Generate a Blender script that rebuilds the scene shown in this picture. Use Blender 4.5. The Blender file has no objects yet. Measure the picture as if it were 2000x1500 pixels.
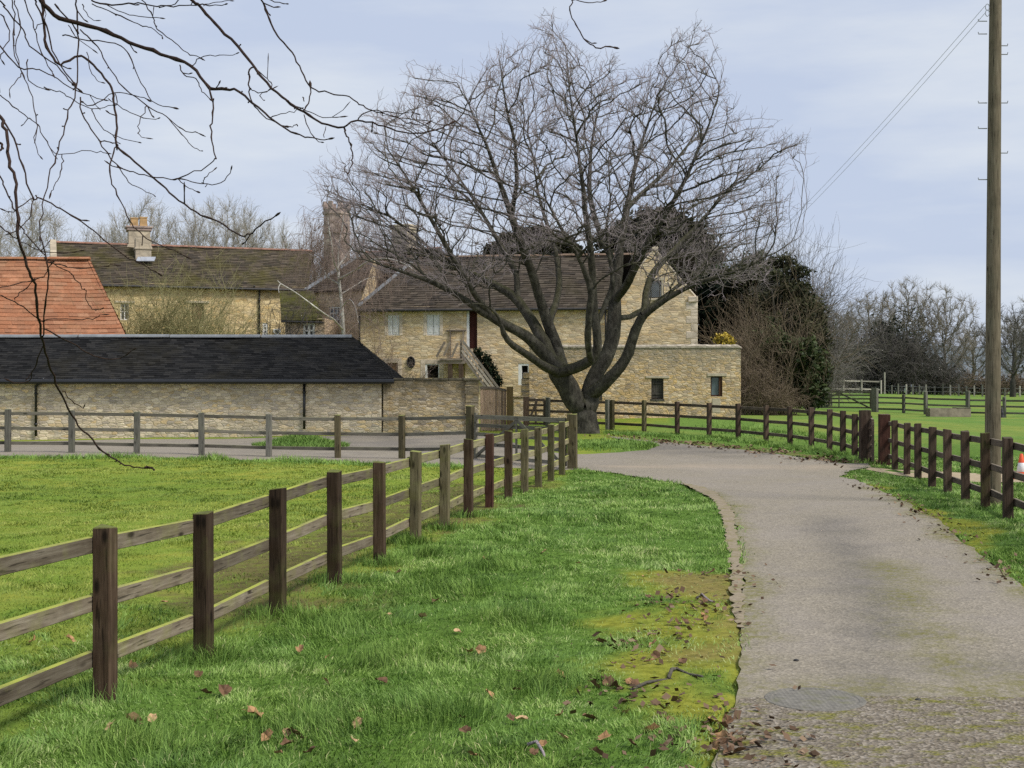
import bpy, bmesh, math, random
import numpy as np
from mathutils import Vector, Matrix
from mathutils.geometry import delaunay_2d_cdt

random.seed(7)
RNG = np.random.default_rng(7)
SC = bpy.context.scene
COL = SC.collection
PI = math.pi
R = math.radians

# ------------------------------------------------------------------ survey
# The place was measured from the photograph: eye height 2.02 m, level view,
# focal length 2600 px on a 2000 px wide frame, +Y away from the photographer.
EYE, F = 2.02, 2600.0


def P(u, v, d):
    return Vector(((u - 1000) / F * d, d, EYE - (v - 750) / F * d))


def XY(u, d):
    return Vector(((u - 1000) / F * d, d))


def zv(v, d):
    return EYE - (v - 750) / F * d


# ground levels: pixel of a point on the ground and its distance
_ctl = [(205, 1365, 8.54), (398, 1285, 10.03), (542, 1202, 11.54), (654, 1135, 13.06), (742, 1102, 14.57), (811, 1060, 16.03),
        (868, 1034, 17.47), (915, 1007, 18.87), (956, 990, 20.28), (993, 970, 21.76), (1025, 962, 23.2), (1051, 950, 24.6),
        (1076, 940, 26.0), (1118, 915, 28.85), (1440, 1365, 8.5), (1800, 1365, 8.5), (1445, 1080, 15.8), (1640, 930, 28.6),
        (15, 882, 34), (267, 887, 34), (525, 893, 34), (785, 898, 34), (140, 885, 34), (660, 895, 34), (915, 892, 32.5),
        (0, 860, 43.8), (370, 855, 43.8), (745, 848, 43.8), (930, 846, 44.5), (1145, 848, 45), (1196, 840, 48), (1258, 842, 47),
        (1323, 848, 45.5), (1385, 853, 43.5), (1442, 856, 42.3), (1496, 862, 40.5), (1543, 867, 38.8), (1585, 873, 37), (1622, 880, 35.2),
        (1646, 886, 34), (1670, 893, 33), (1690, 908, 31.8), (1748, 918, 29.8), (1771, 928, 28), (1793, 938, 26), (1820, 950, 24.4),
        (1851, 963, 22.9), (1886, 975, 21.8), (1925, 990, 20.2), (1968, 1015, 17.9), (1940, 980, 20.2), (1300, 812, 53.5),
        (1447, 815, 53.5), (1150, 815, 54), (1640, 800, 75), (1707, 806, 71), (1808, 810, 68), (1890, 815, 66), (1800, 772, 122), (1950, 776, 122), (1650, 765, 125),
        (1500, 790, 75), (1000, 838, 46)]
_C = np.array([[(u - 1000) / F * d, d, EYE - (v - 750) / F * d] for u, v, d in _ctl]
              + [[0, -6, .0], [3, 0, .0], [-3, 2, .0], [4, 4, .0], [-9, 9, .05], [-8, 14, .08], [-7, 22, .1], [-9, 28, .16], [0, 8, 0], [1.5, 14, .02], [5.5, 12, .12], [7, 9, .15],
                 [-30, 40, .25], [-30, 20, .2], [-40, 75, .4], [0, 75, .5], [20, 95, .7], [60, 60, .5], [30, 30, .3], [14, 22, .28], [60, 130, 1.0], [-60, 130, .6], [0, 130, .8]])


def zg_np(x, y):
    """terrain height, smooth inverse-distance blend of the surveyed levels"""
    x = np.asarray(x, float)
    y = np.asarray(y, float)
    sh = x.shape
    x = x.ravel()
    y = y.ravel()
    out = np.zeros_like(x)
    for i in range(0, len(x), 20000):
        xx = x[i:i + 20000, None]
        yy = y[i:i + 20000, None]
        r2 = (xx - _C[:, 0]) ** 2 + (yy - _C[:, 1]) ** 2
        s2 = (0.05 * np.abs(yy) + 0.6) ** 2
        w = 1.0 / (r2 + s2) ** 2
        out[i:i + 20000] = (w * _C[:, 2]).sum(1) / w.sum(1)
    return out.reshape(sh)


def zg(x, y):
    return float(zg_np(np.array([x]), np.array([y]))[0])


def G(u, v):
    """where the ground is seen at pixel u,v"""
    ds = np.concatenate([np.arange(4, 70, .05), np.arange(70, 200, .5)])
    xs = (u - 1000) / F * ds
    diff = (EYE - (v - 750) / F * ds) - zg_np(xs, ds)
    k = np.argmax(diff <= 0) if (diff <= 0).any() else len(ds) - 1
    if k > 0:
        a, b = diff[k - 1], diff[k]
        t = a / (a - b) if a != b else 0
        d = ds[k - 1] + t * (ds[k] - ds[k - 1])
    else:
        d = ds[0]
    x = (u - 1000) / F * d
    return Vector((x, d, zg(x, d)))


def sline(A, B, u):
    """metres along the ground line A->B at which column u is seen"""
    t = (B - A).normalized()
    k = (u - 1000) / F
    return (k * A.y - A.x) / (t.x - k * t.y)


# ------------------------------------------------------------------ objects
def tag(o, label=None, cat=None, group=None, kind=None):
    if label:
        o["label"] = label
    if cat:
        o["category"] = cat
    if group:
        o["group"] = group
    if kind:
        o["kind"] = kind
    return o


def thing(name, label, cat, loc=(0, 0, 0), group=None):
    o = bpy.data.objects.new(name, None)
    o.empty_display_size = .2
    COL.objects.link(o)
    o.location = loc
    return tag(o, label, cat, group)


def origin(parent):
    v = Vector((0, 0, 0))
    while parent is not None:
        v = v + parent.location
        parent = parent.parent
    return v


def mesh_np(name, V, faces, mat, parent=None, tint=None, tint_domain='POINT', smooth=False, uv=None, extra=None):
    """V: (n,3) world coords; faces: list of (m,k) int arrays"""
    V = np.asarray(V, dtype=np.float32)
    if parent is not None:
        V = V - np.array(origin(parent), dtype=np.float32)
    me = bpy.data.meshes.new(name)
    me.vertices.add(len(V))
    me.vertices.foreach_set("co", V.ravel())
    idx = np.concatenate([f.ravel() for f in faces]).astype(np.int32)
    tot = np.concatenate([np.full(len(f), f.shape[1]) for f in faces]).astype(np.int32)
    start = np.concatenate([[0], np.cumsum(tot)[:-1]]).astype(np.int32)
    me.loops.add(len(idx))
    me.loops.foreach_set("vertex_index", idx)
    me.polygons.add(len(tot))
    me.polygons.foreach_set("loop_start", start)
    me.polygons.foreach_set("loop_total", tot)
    if smooth:
        me.polygons.foreach_set("use_smooth", np.ones(len(tot), dtype=bool))
    me.update(calc_edges=True)
    if tint is not None:
        a = me.attributes.new("tint", 'FLOAT', tint_domain)
        a.data.foreach_set("value", np.asarray(tint, dtype=np.float32))
    for k, arr in (extra or {}).items():
        a = me.attributes.new(k, 'FLOAT', 'POINT')
        a.data.foreach_set("value", np.asarray(arr, dtype=np.float32))
    if uv is not None:
        l = me.uv_layers.new(name="UVMap")
        l.data.foreach_set("uv", np.asarray(uv, dtype=np.float32).ravel())
    me.materials.append(mat)
    o = bpy.data.objects.new(name, me)
    COL.objects.link(o)
    if parent is not None:
        o.parent = parent
    return o


class MB:
    def __init__(self):
        self.v = []
        self.f = []
        self.t = []

    def quad(self, a, b, c, d, tint=None):
        n = len(self.v)
        self.v += [Vector(a), Vector(b), Vector(c), Vector(d)]
        self.f.append((n, n + 1, n + 2, n + 3))
        self.t.append(random.random() if tint is None else tint)

    def poly(self, pts, tint=None):
        n = len(self.v)
        self.v += [Vector(p) for p in pts]
        self.f.append(tuple(range(n, n + len(pts))))
        self.t.append(random.random() if tint is None else tint)

    def hexa(self, p, tint=None):
        """8 corners: bottom 4 ccw, top 4 ccw"""
        n = len(self.v)
        self.v += [Vector(q) for q in p]
        t = random.random() if tint is None else tint
        for f in ((3, 2, 1, 0), (4, 5, 6, 7), (0, 1, 5, 4), (1, 2, 6, 5), (2, 3, 7, 6), (3, 0, 4, 7)):
            self.f.append(tuple(n + i for i in f))
            self.t.append(t)

    def box(self, c, s, rz=0, tint=None, taper=1.0):
        cx, cy, cz = c
        ca, sa = math.cos(rz), math.sin(rz)
        pts = []
        for z, k in ((-.5, 1), (.5, taper)):
            for x, y in ((-.5, -.5), (.5, -.5), (.5, .5), (-.5, .5)):
                lx, ly = x * s[0] * k, y * s[1] * k
                pts.append((cx + lx * ca - ly * sa, cy + lx * sa + ly * ca, cz + z * s[2]))
        self.hexa(pts, tint)

    def beam(self, a, b, w, h, tint=None, up=(0, 0, 1)):
        a, b = Vector(a), Vector(b)
        d = (b - a).normalized()
        s = d.cross(Vector(up))
        if s.length < 1e-4:
            s = Vector((1, 0, 0))
        s.normalize()
        n = s.cross(d).normalized()
        q = [(-1, -1), (1, -1), (1, 1), (-1, 1)]
        p0 = [a + s * (x * w / 2) + n * (y * h / 2) for x, y in q]
        p1 = [b + s * (x * w / 2) + n * (y * h / 2) for x, y in q]
        n0 = len(self.v)
        self.v += p0 + p1
        t = random.random() if tint is None else tint
        for f in ((0, 3, 2, 1), (4, 5, 6, 7), (0, 1, 5, 4), (1, 2, 6, 5), (2, 3, 7, 6), (3, 0, 4, 7)):
            self.f.append(tuple(n0 + i for i in f))
            self.t.append(t)

    def tube(self, pts, rad, k=8, cap=True, tint=None):
        pts = [Vector(p) for p in pts]
        if not hasattr(rad, '__len__'):
            rad = [rad] * len(pts)
        n0 = len(self.v)
        t = random.random() if tint is None else tint
        prev = None
        for i, p in enumerate(pts):
            d = (pts[min(i + 1, len(pts) - 1)] - pts[max(i - 1, 0)]).normalized()
            if prev is None:
                s = d.orthogonal().normalized()
            else:
                s = (prev - d * prev.dot(d)).normalized()
            prev = s
            b = d.cross(s)
            for j in range(k):
                a = 2 * PI * j / k
                self.v.append(p + (s * math.cos(a) + b * math.sin(a)) * rad[i])
        for i in range(len(pts) - 1):
            for j in range(k):
                self.f.append((n0 + i * k + j, n0 + i * k + (j + 1) % k, n0 + (i + 1) * k + (j + 1) % k, n0 + (i + 1) * k + j))
                self.t.append(t)
        if cap:
            self.f.append(tuple(n0 + j for j in reversed(range(k))))
            self.f.append(tuple(n0 + (len(pts) - 1) * k + j for j in range(k)))
            self.t += [t, t]

    def lathe(self, c, prof, k=16, tint=None):
        """profile of (r, z) revolved about the vertical through c"""
        n0 = len(self.v)
        t = random.random() if tint is None else tint
        for r, z in prof:
            for j in range(k):
                a = 2 * PI * j / k
                self.v.append(Vector((c[0] + r * math.cos(a), c[1] + r * math.sin(a), c[2] + z)))
        for i in range(len(prof) - 1):
            for j in range(k):
                self.f.append((n0 + i * k + j, n0 + i * k + (j + 1) % k, n0 + (i + 1) * k + (j + 1) % k, n0 + (i + 1) * k + j))
                self.t.append(t)

    def build(self, name, mat, parent=None, smooth=False, bevel=0):
        off = origin(parent) if parent is not None else Vector((0, 0, 0))
        me = bpy.data.meshes.new(name)
        me.from_pydata([v - off for v in self.v], [], self.f)
        a = me.attributes.new("tint", 'FLOAT', 'FACE')
        a.data.foreach_set("value", self.t)
        uvl = me.uv_layers.new(name="UVMap")
        for p in me.polygons:
            n = p.normal
            if abs(n.z) > .985:
                t, b = Vector((1, 0, 0)), Vector((0, 1, 0))
            else:
                t = Vector((0, 0, 1)).cross(n).normalized()
                b = n.cross(t)
            for li in p.loop_indices:
                w = self.v[me.loops[li].vertex_index]
                uvl.data[li].uv = (w.dot(t), w.dot(b))
        if smooth:
            for p in me.polygons:
                p.use_smooth = True
        me.materials.append(mat)
        o = bpy.data.objects.new(name, me)
        COL.objects.link(o)
        if parent is not None:
            o.parent = parent
        if bevel:
            m = o.modifiers.new("bevel", 'BEVEL')
            m.width = bevel
            m.segments = 1
            m.limit_method = 'ANGLE'
        return o


def tubes_batch(Pn, Rn, k=3):
    """N tubes with n points each, as numpy arrays (N,n,3),(N,n)"""
    N, n, _ = Pn.shape
    d = Pn[:, -1] - Pn[:, 0]
    d /= np.linalg.norm(d, axis=1, keepdims=True) + 1e-9
    ref = np.where(np.abs(d[:, 2:3]) < .8, np.array([[0, 0, 1.]]), np.array([[1., 0, 0]]))
    s = np.cross(d, ref)
    s /= np.linalg.norm(s, axis=1, keepdims=True) + 1e-9
    b = np.cross(d, s)
    a = np.arange(k) * 2 * PI / k
    off = s[:, None, :] * np.cos(a)[None, :, None] + b[:, None, :] * np.sin(a)[None, :, None]
    V = Pn[:, :, None, :] + off[:, None, :, :] * Rn[:, :, None, None]
    base = (np.arange(N) * n * k)[:, None, None]
    i = np.arange(n - 1)[None, :, None] * k
    j = np.arange(k)[None, None, :]
    j2 = (j + 1) % k
    q = np.stack(np.broadcast_arrays(base + i + j, base + i + j2, base + i + k + j2, base + i + k + j), -1)
    return V.reshape(-1, 3), q.reshape(-1, 4)


class Bag:
    """accumulates numpy tube / leaf pieces into one mesh"""

    def __init__(self):
        self.V = []
        self.Fq = []
        self.T = []
        self.n = 0

    def add(self, V, q, tint):
        self.V.append(V)
        self.Fq.append(q + self.n)
        self.n += len(V)
        self.T.append(np.broadcast_to(np.asarray(tint, float), (len(V),)).copy())

    def build(self, name, mat, parent, smooth=True):
        return mesh_np(name, np.concatenate(self.V), [np.concatenate(self.Fq)], mat, parent, np.concatenate(self.T), smooth=smooth)


def inpoly(x, y, poly):
    x = np.asarray(x)
    y = np.asarray(y)
    r = np.zeros(x.shape, bool)
    n = len(poly)
    for i in range(n):
        x1, y1 = poly[i][0], poly[i][1]
        x2, y2 = poly[(i + 1) % n][0], poly[(i + 1) % n][1]
        if y1 == y2:
            continue
        c = ((y1 > y) != (y2 > y)) & (x < (x2 - x1) * (y - y1) / (y2 - y1) + x1)
        r ^= c
    return r


def dist_poly(x, y, line):
    """distance to a polyline"""
    best = np.full(np.shape(x), 1e9)
    for a, b in zip(line[:-1], line[1:]):
        ax, ay, bx, by = a[0], a[1], b[0], b[1]
        L2 = (bx - ax) ** 2 + (by - ay) ** 2 + 1e-9
        t = np.clip(((x - ax) * (bx - ax) + (y - ay) * (by - ay)) / L2, 0, 1)
        best = np.minimum(best, np.hypot(x - ax - t * (bx - ax), y - ay - t * (by - ay)))
    return best


_gtab = RNG.random((64, 64))


def vnoise(x, y, s):
    """cheap tiling value noise 0..1"""
    x = np.asarray(x) / s
    y = np.asarray(y) / s
    xi = np.floor(x).astype(int)
    yi = np.floor(y).astype(int)
    fx = x - xi
    fy = y - yi
    fx = fx * fx * (3 - 2 * fx)
    fy = fy * fy * (3 - 2 * fy)
    g = lambda a, b: _gtab[a % 64, b % 64]
    return (g(xi, yi) * (1 - fx) + g(xi + 1, yi) * fx) * (1 - fy) + (g(xi, yi + 1) * (1 - fx) + g(xi + 1, yi + 1) * fx) * fy


# ------------------------------------------------------------------ materials
class NT:
    def __init__(self, name, rough=.85, spec=.2):
        self.m = bpy.data.materials.new(name)
        self.m.use_nodes = True
        self.nt = self.m.node_tree
        self.bs = self.nt.nodes["Principled BSDF"]
        self.bs.inputs["Roughness"].default_value = rough
        self.bs.inputs["Specular IOR Level"].default_value = spec
        self.L = self.nt.links

    def n(self, t, **kw):
        nd = self.nt.nodes.new(t)
        for k, v in kw.items():
            setattr(nd, k, v)
        return nd

    def put(self, sock, val):
        if isinstance(val, bpy.types.NodeSocket):
            self.L.new(val, sock)
        elif isinstance(val, (tuple, list)) and len(val) == 3 and sock.type == 'RGBA':
            sock.default_value = (*val, 1)
        else:
            sock.default_value = val

    def uv(self):
        return self.n("ShaderNodeUVMap").outputs[0]

    def obj(self):
        return self.n("ShaderNodeTexCoord").outputs["Object"]

    def pos(self):
        return self.n("ShaderNodeNewGeometry").outputs["Position"]

    def nz(self):
        s = self.n("ShaderNodeSeparateXYZ")
        self.L.new(self.n("ShaderNodeNewGeometry").outputs["Normal"], s.inputs[0])
        return s.outputs[2]

    def attr(self, name="tint"):
        return self.n("ShaderNodeAttribute", attribute_name=name).outputs["Fac"]

    def scale(self, vec, s):
        m = self.n("ShaderNodeVectorMath", operation='MULTIPLY')
        self.put(m.inputs[0], vec)
        m.inputs[1].default_value = s
        return m.outputs[0]

    def vadd(self, a, b):
        m = self.n("ShaderNodeVectorMath", operation='ADD')
        self.put(m.inputs[0], a)
        self.put(m.inputs[1], b)
        return m.outputs[0]

    def noise(self, vec, scale, detail=3, rough=.55, color=False):
        t = self.n("ShaderNodeTexNoise")
        self.put(t.inputs["Vector"], vec)
        t.inputs["Scale"].default_value = scale
        t.inputs["Detail"].default_value = detail
        t.inputs["Roughness"].default_value = rough
        return t.outputs["Color" if color else "Fac"]

    def voro(self, vec, scale, feature='F1', rand=1.0):
        t = self.n("ShaderNodeTexVoronoi", feature=feature)
        self.put(t.inputs["Vector"], vec)
        t.inputs["Scale"].default_value = scale
        t.inputs["Randomness"].default_value = rand
        return t

    def ramp(self, fac, stops, interp='LINEAR'):
        r = self.n("ShaderNodeValToRGB")
        r.color_ramp.interpolation = interp
        e = r.color_ramp.elements
        while len(e) < len(stops):
            e.new(.5)
        for el, (p, c) in zip(e, stops):
            el.position = p
            el.color = (c, c, c, 1) if not hasattr(c, '__len__') else (*c, 1)
        self.put(r.inputs[0], fac)
        return r.outputs[0]

    def mix(self, fac, a, b, blend='MIX'):
        m = self.n("ShaderNodeMix", data_type='RGBA', blend_type=blend)
        self.put(m.inputs[0], fac)
        self.put(m.inputs[6], a)
        self.put(m.inputs[7], b)
        return m.outputs[2]

    def math(self, op, a, b=0.0, clamp=False):
        m = self.n("ShaderNodeMath", operation=op, use_clamp=clamp)
        self.put(m.inputs[0], a)
        self.put(m.inputs[1], b)
        return m.outputs[0]

    def bump(self, h, strength=.5, dist=.02):
        b = self.n("ShaderNodeBump")
        b.inputs["Strength"].default_value = strength
        b.inputs["Distance"].default_value = dist
        self.put(b.inputs["Height"], h)
        self.L.new(b.outputs[0], self.bs.inputs["Normal"])

    def col(self, c):
        self.put(self.bs.inputs["Base Color"], c)
        return self.m


def simple(name, c, rough=.7, spec=.3, var=.25, scale=6):
    k = NT(name, rough, spec)
    f = k.noise(k.obj(), scale, 4, .6)
    lo = tuple(x * (1 - var) for x in c)
    hi = tuple(min(1, x * (1 + var)) for x in c)
    return k.col(k.ramp(f, [(.3, lo), (.7, hi)]))


def stone_mat(name, cols, sx=3.2, sy=7.5, mortar=(.36, .28, .18), stain=(.12, .1, .075), stain_amt=.5, top=None, bump=.6):
    k = NT(name, .95, .1)
    cols = [(min(.8, a_ * 1.46), min(.8, b_ * 1.44), min(.8, c_ * 1.56)) for a_, b_, c_ in cols]
    mortar = tuple(min(.7, x * .95) for x in mortar)
    uv = k.uv()
    warp = k.noise(uv, 1.6, 3, .6, color=True)
    w = k.scale(k.vadd(warp, (-.5, -.5, -.5)), (.22, .10, 0))
    vec = k.scale(k.vadd(uv, w), (sx, sy, 1))
    v1 = k.voro(vec, 1.0, 'F1', .7)
    ve = k.voro(vec, 1.0, 'DISTANCE_TO_EDGE', .7)
    sep = k.n("ShaderNodeSeparateColor")
    k.L.new(v1.outputs["Color"], sep.inputs[0])
    n = len(cols)
    c = k.ramp(sep.outputs[0], [(i / (n - 1), cc) for i, cc in enumerate(cols)])
    # every stone a little lighter or darker than its neighbour
    c = k.mix(1.0, c, k.ramp(sep.outputs[1], [(0, .76), (.5, 1.0), (1, 1.18)]), 'MULTIPLY')
    fine = k.noise(uv, 22, 4, .7)
    c = k.mix(1.0, c, k.ramp(fine, [(.25, .78), (.75, 1.18)]), 'MULTIPLY')
    e = k.ramp(ve.outputs["Distance"], [(.0, 1.0), (.10, 0.0)])
    mort = k.mix(k.noise(uv, 3.0, 3), tuple(x * .38 for x in mortar), mortar)
    c = k.mix(k.math('MULTIPLY', e, .40), c, mort)
    big = k.noise(k.scale(uv, (1, 1.6, 1)), .55, 5, .65)
    c = k.mix(k.math('MULTIPLY', k.ramp(big, [(.46, 0), (.68, 1)]), stain_amt), c, stain)
    pale = k.noise(k.vadd(uv, (13.1, 4.2, 0)), .8, 5, .7)
    c = k.mix(k.math('MULTIPLY', k.ramp(pale, [(.58, 0), (.72, 1)]), .4), c, (.5, .46, .38))
    if top:
        zt, fall, tc = top
        s = k.n("ShaderNodeSeparateXYZ")
        k.L.new(uv, s.inputs[0])
        g = k.math('ADD', s.outputs[1], k.math('MULTIPLY', k.noise(k.scale(uv, (2, .6, 1)), 1.4, 5, .7), 1.4))
        g = k.math('DIVIDE', k.math('SUBTRACT', g, zt + .7 - fall), fall, True)
        c = k.mix(k.math('MULTIPLY', g, .75), c, tc)
    h = k.math('ADD', k.ramp(ve.outputs["Distance"], [(0, 0), (.16, 1)]), k.math('MULTIPLY', fine, .5))
    k.bump(h, bump * .8, .03)
    return k.col(c)


def tile_mat(name, cols, moss=(.10, .10, .03), moss_amt=.6, rough=.9, spec=.15, moss_lo=.45):
    k = NT(name, rough, spec)
    t = k.attr()
    n = len(cols)
    c = k.ramp(t, [(i / (n - 1), cc) for i, cc in enumerate(cols)])
    uv = k.uv()
    c = k.mix(1.0, c, k.ramp(k.noise(uv, 14, 4, .7), [(.25, .65), (.75, 1.3)]), 'MULTIPLY')
    m = k.noise(k.obj(), .55, 6, .72)
    c = k.mix(k.math('MULTIPLY', k.ramp(m, [(moss_lo, 0), (moss_lo + .2, 1)]), moss_amt), c, moss)
    s = k.noise(k.vadd(k.scale(k.obj(), (1, 1, .4)), (5, 3, 1)), 1.3, 5, .7)
    c = k.mix(k.math('MULTIPLY', k.ramp(s, [(.55, 0), (.75, 1)]), .35), c, tuple(min(1, x * 2.2) for x in cols[0]))
    k.bump(k.noise(uv, 10, 4), .4, .02)
    return k.col(c)


def wood_mat(name, cols, along='v', top=None, bot=None):
    k = NT(name, .88, .15)
    uv = k.uv()
    st = (2.2, 34, 1) if along == 'u' else (34, 2.2, 1)
    g = k.noise(k.vadd(k.scale(uv, st), k.scale(k.n("ShaderNodeObjectInfo").outputs["Random"], (40, 40, 40))), 1.0, 5, .7)
    c = k.ramp(g, [(.28, cols[0]), (.55, cols[1]), (.78, cols[2])])
    v = k.n("ShaderNodeObjectInfo").outputs["Random"]
    c = k.mix(1.0, c, k.ramp(v, [(0, .62), (1, 1.3)]), 'MULTIPLY')
    blot = k.noise(k.obj(), 2.6, 4, .65)
    c = k.mix(k.math('MULTIPLY', k.ramp(blot, [(.5, 0), (.72, 1)]), .5), c, tuple(x * .55 for x in cols[0]))
    knot = k.voro(k.scale(uv, (2.2, 5.5, 1) if along == 'u' else (5.5, 2.2, 1)), 1.0)
    c = k.mix(k.ramp(knot.outputs["Distance"], [(.07, .9), (.15, 0)]), c, tuple(x * .25 for x in cols[0]))
    # splits in the grain
    ck = k.noise(k.scale(uv, tuple(x * .8 for x in st)), 1.7, 2, .5)
    c = k.mix(k.math('MULTIPLY', k.ramp(ck, [(.34, 1), (.40, 0)]), .7), c, tuple(x * .22 for x in cols[0]))
    if top:
        f = k.math('MULTIPLY', k.ramp(k.nz(), [(.4, 0), (.8, 1)]), k.ramp(k.noise(k.obj(), 5, 4), [(.28, .35), (.6, 1)]))
        c = k.mix(f, c, top)
        alg = k.noise(k.vadd(k.obj(), (7, 1, 2)), 3.5, 4)
        c = k.mix(k.math('MULTIPLY', k.ramp(alg, [(.5, 0), (.75, 1)]), .35), c, tuple(x * .7 for x in top))
    k.bump(k.math('ADD', g, k.math('MULTIPLY', ck, .6)), .55, .006)
    return k.col(c)


def bark_mat(name, c0, c1, c2, green=None, gz=.3):
    """tint attribute 0 = thick wood, 1 = fine twig"""
    k = NT(name, .9, .1)
    p = k.obj()
    f = k.noise(k.scale(p, (1, 1, .35)), 9, 5, .7)
    c = k.ramp(f, [(.3, c0), (.6, c1)])
    lich = k.noise(p, 3.2, 5, .7)
    c = k.mix(k.math('MULTIPLY', k.ramp(lich, [(.52, 0), (.66, 1)]), .6), c, tuple(x * 2.0 for x in c1))
    if green:
        c = k.mix(k.math('MULTIPLY', k.ramp(k.nz(), [(gz, 0), (.9, 1)]), .7), c, green)
    c = k.mix(k.ramp(k.attr(), [(.25, 0), (.8, 1)]), c, c2)
    k.bump(k.math('ADD', f, k.math('MULTIPLY', lich, .6)), .9, .05)
    return k.col(c)


def leaf_mat(name, cols, rough=.6, spec=.3, trans=.25):
    k = NT(name, rough, spec)
    t = k.attr()
    n = len(cols)
    c = k.ramp(t, [(i / (n - 1), cc) for i, cc in enumerate(cols)])
    return k.col(c)


STONE_H = [(.40, .27, .12), (.50, .36, .17), (.33, .23, .11), (.54, .42, .23), (.44, .33, .18), (.30, .23, .14)]
M = {}
M['stone_barn'] = stone_mat('rubble stone pale', [(.43, .355, .24), (.51, .43, .29), (.36, .31, .235), (.55, .47, .32), (.46, .38, .25), (.49, .37, .19)], 4.3, 11.0,
                            mortar=(.36, .29, .20), stain=(.24, .205, .15), stain_amt=.38)
M['stone_wall'] = stone_mat('rubble stone lichened', [(.38, .30, .17), (.46, .36, .20), (.30, .25, .17), (.50, .42, .28), (.42, .30, .13), (.26, .22, .16)], 4.8, 12.0,
                            mortar=(.28, .225, .15), stain=(.13, .11, .08), stain_amt=.5, top=(2.1, .8, (.10, .085, .055)))
M['stone_out'] = stone_mat('rubble stone outbuilding', [(.42, .30, .14), (.50, .37, .19), (.34, .27, .17), (.54, .44, .28), (.46, .32, .13), (.28, .23, .16)], 5.2, 12.5,
                           mortar=(.32, .245, .15), stain=(.15, .12, .085), stain_amt=.4, top=(3.55, 1.3, (.24, .22, .175)))
M['stone_gran'] = stone_mat('coursed stone granary', [(.46, .35, .19), (.53, .42, .24), (.39, .31, .19), (.56, .46, .29), (.48, .35, .17)], 2.9, 9.5,
                            mortar=(.40, .32, .20), stain=(.22, .17, .11), stain_amt=.35, bump=.45)
M['stone_house'] = stone_mat('coursed stone house', [(.45, .35, .17), (.50, .40, .20), (.39, .30, .15), (.54, .44, .24), (.43, .31, .13)], 3.0, 8.5,
                             mortar=(.36, .28, .15), stain=(.2, .15, .08), stain_amt=.35, bump=.45)
M['stone_wing'] = stone_mat('coursed stone wing', [(.42, .32, .21), (.47, .37, .24), (.37, .29, .20), (.50, .40, .27), (.40, .29, .17)], 3.0, 8.5,
                            mortar=(.27, .21, .145), stain=(.16, .12, .09), stain_amt=.5, bump=.45)
M['ashlar'] = stone_mat('ashlar chimney', [(.31, .265, .18), (.36, .31, .21), (.28, .24, .17)], 1.4, 2.4, mortar=(.3, .26, .2), stain=(.2, .18, .14), stain_amt=.4, bump=.2)
M['tower'] = stone_mat('tower stone', [(.27, .21, .17), (.31, .25, .20), (.24, .19, .16)], 1.6, 3.0, mortar=(.18, .15, .12), stain=(.15, .12, .1), stain_amt=.4, bump=.2)
M['lintel'] = simple('dressed stone', (.46, .40, .30), .9, .1, .2, 5)
M['quoin'] = stone_mat('quoin stone', [(.50, .43, .32), (.55, .47, .34), (.45, .38, .27)], 1.0, 2.6, mortar=(.38, .31, .22), stain=(.3, .25, .18), stain_amt=.4, bump=.2)
M['slate'] = tile_mat('black slate', [(.012, .012, .0125), (.019, .019, .0195), (.024, .024, .0245), (.033, .032, .031), (.015, .015, .016)], moss=(.035, .03, .016), moss_amt=.4, rough=.95, spec=.04, moss_lo=.5)
M['stone_slate'] = tile_mat('stone slate', [(.060, .050, .038), (.085, .068, .050), (.045, .038, .030), (.12, .095, .070), (.07, .055, .040)], moss=(.085, .075, .018), moss_amt=.7)
M['gran_slate'] = tile_mat('stone slate granary', [(.058, .047, .037), (.078, .062, .048), (.042, .035, .029), (.108, .088, .068), (.066, .052, .041)], moss=(.06, .05, .022), moss_amt=.45, moss_lo=.5)
M['pantile'] = tile_mat('orange clay tile', [(.36, .155, .082), (.32, .135, .07), (.40, .20, .115), (.28, .125, .07), (.37, .17, .09)], moss=(.22, .15, .09), moss_amt=.5, moss_lo=.52)
M['ridge_red'] = simple('ridge tile red', (.27, .15, .11), .9, .1, .35, 4)
M['ridge_grey'] = simple('ridge lead grey', (.20, .21, .22), .6, .4, .25, 3)
M['lead'] = simple('lead flashing', (.17, .18, .19), .6, .4, .3, 3)
M['black_plastic'] = simple('black gutter', (.012, .012, .013), .4, .5, .2, 5)
M['dark_metal'] = simple('dark iron', (.025, .022, .02), .6, .5, .4, 12)
M['galv'] = simple('galvanised steel', (.22, .22, .22), .5, .5, .3, 12)
M['white_paint'] = simple('white paint', (.72, .72, .70), .6, .3, .1, 4)
M['glass'] = simple('window glass dark', (.035, .04, .045), .12, .6, .3, 2)
M['glass_blue'] = simple('window glass grey', (.11, .15, .16), .2, .6, .3, 2)
M['void'] = simple('dark interior', (.008, .007, .006), .95, .05, .2, 2)
M['door_red'] = wood_mat('door dark red boards', [(.045, .014, .010), (.065, .022, .016), (.085, .03, .02)], 'v')
M['brown_frame'] = wood_mat('brown frame', [(.05, .025, .015), (.08, .04, .025), (.11, .06, .04)], 'v')
M['shutter'] = wood_mat('old grey shutter', [(.04, .038, .033), (.075, .07, .062), (.12, .115, .105)], 'v')
M['board_brown'] = wood_mat('brown boarding', [(.20, .12, .075), (.27, .165, .10), (.33, .21, .13)], 'v')
M['gate_boards'] = wood_mat('cedar boards', [(.36, .24, .165), (.48, .34, .245), (.56, .42, .32)], 'v')
M['gate_post'] = wood_mat('gate post softwood', [(.22, .14, .06), (.33, .22, .10), (.40, .28, .14)], 'v', top=(.2, .2, .06))
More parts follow.
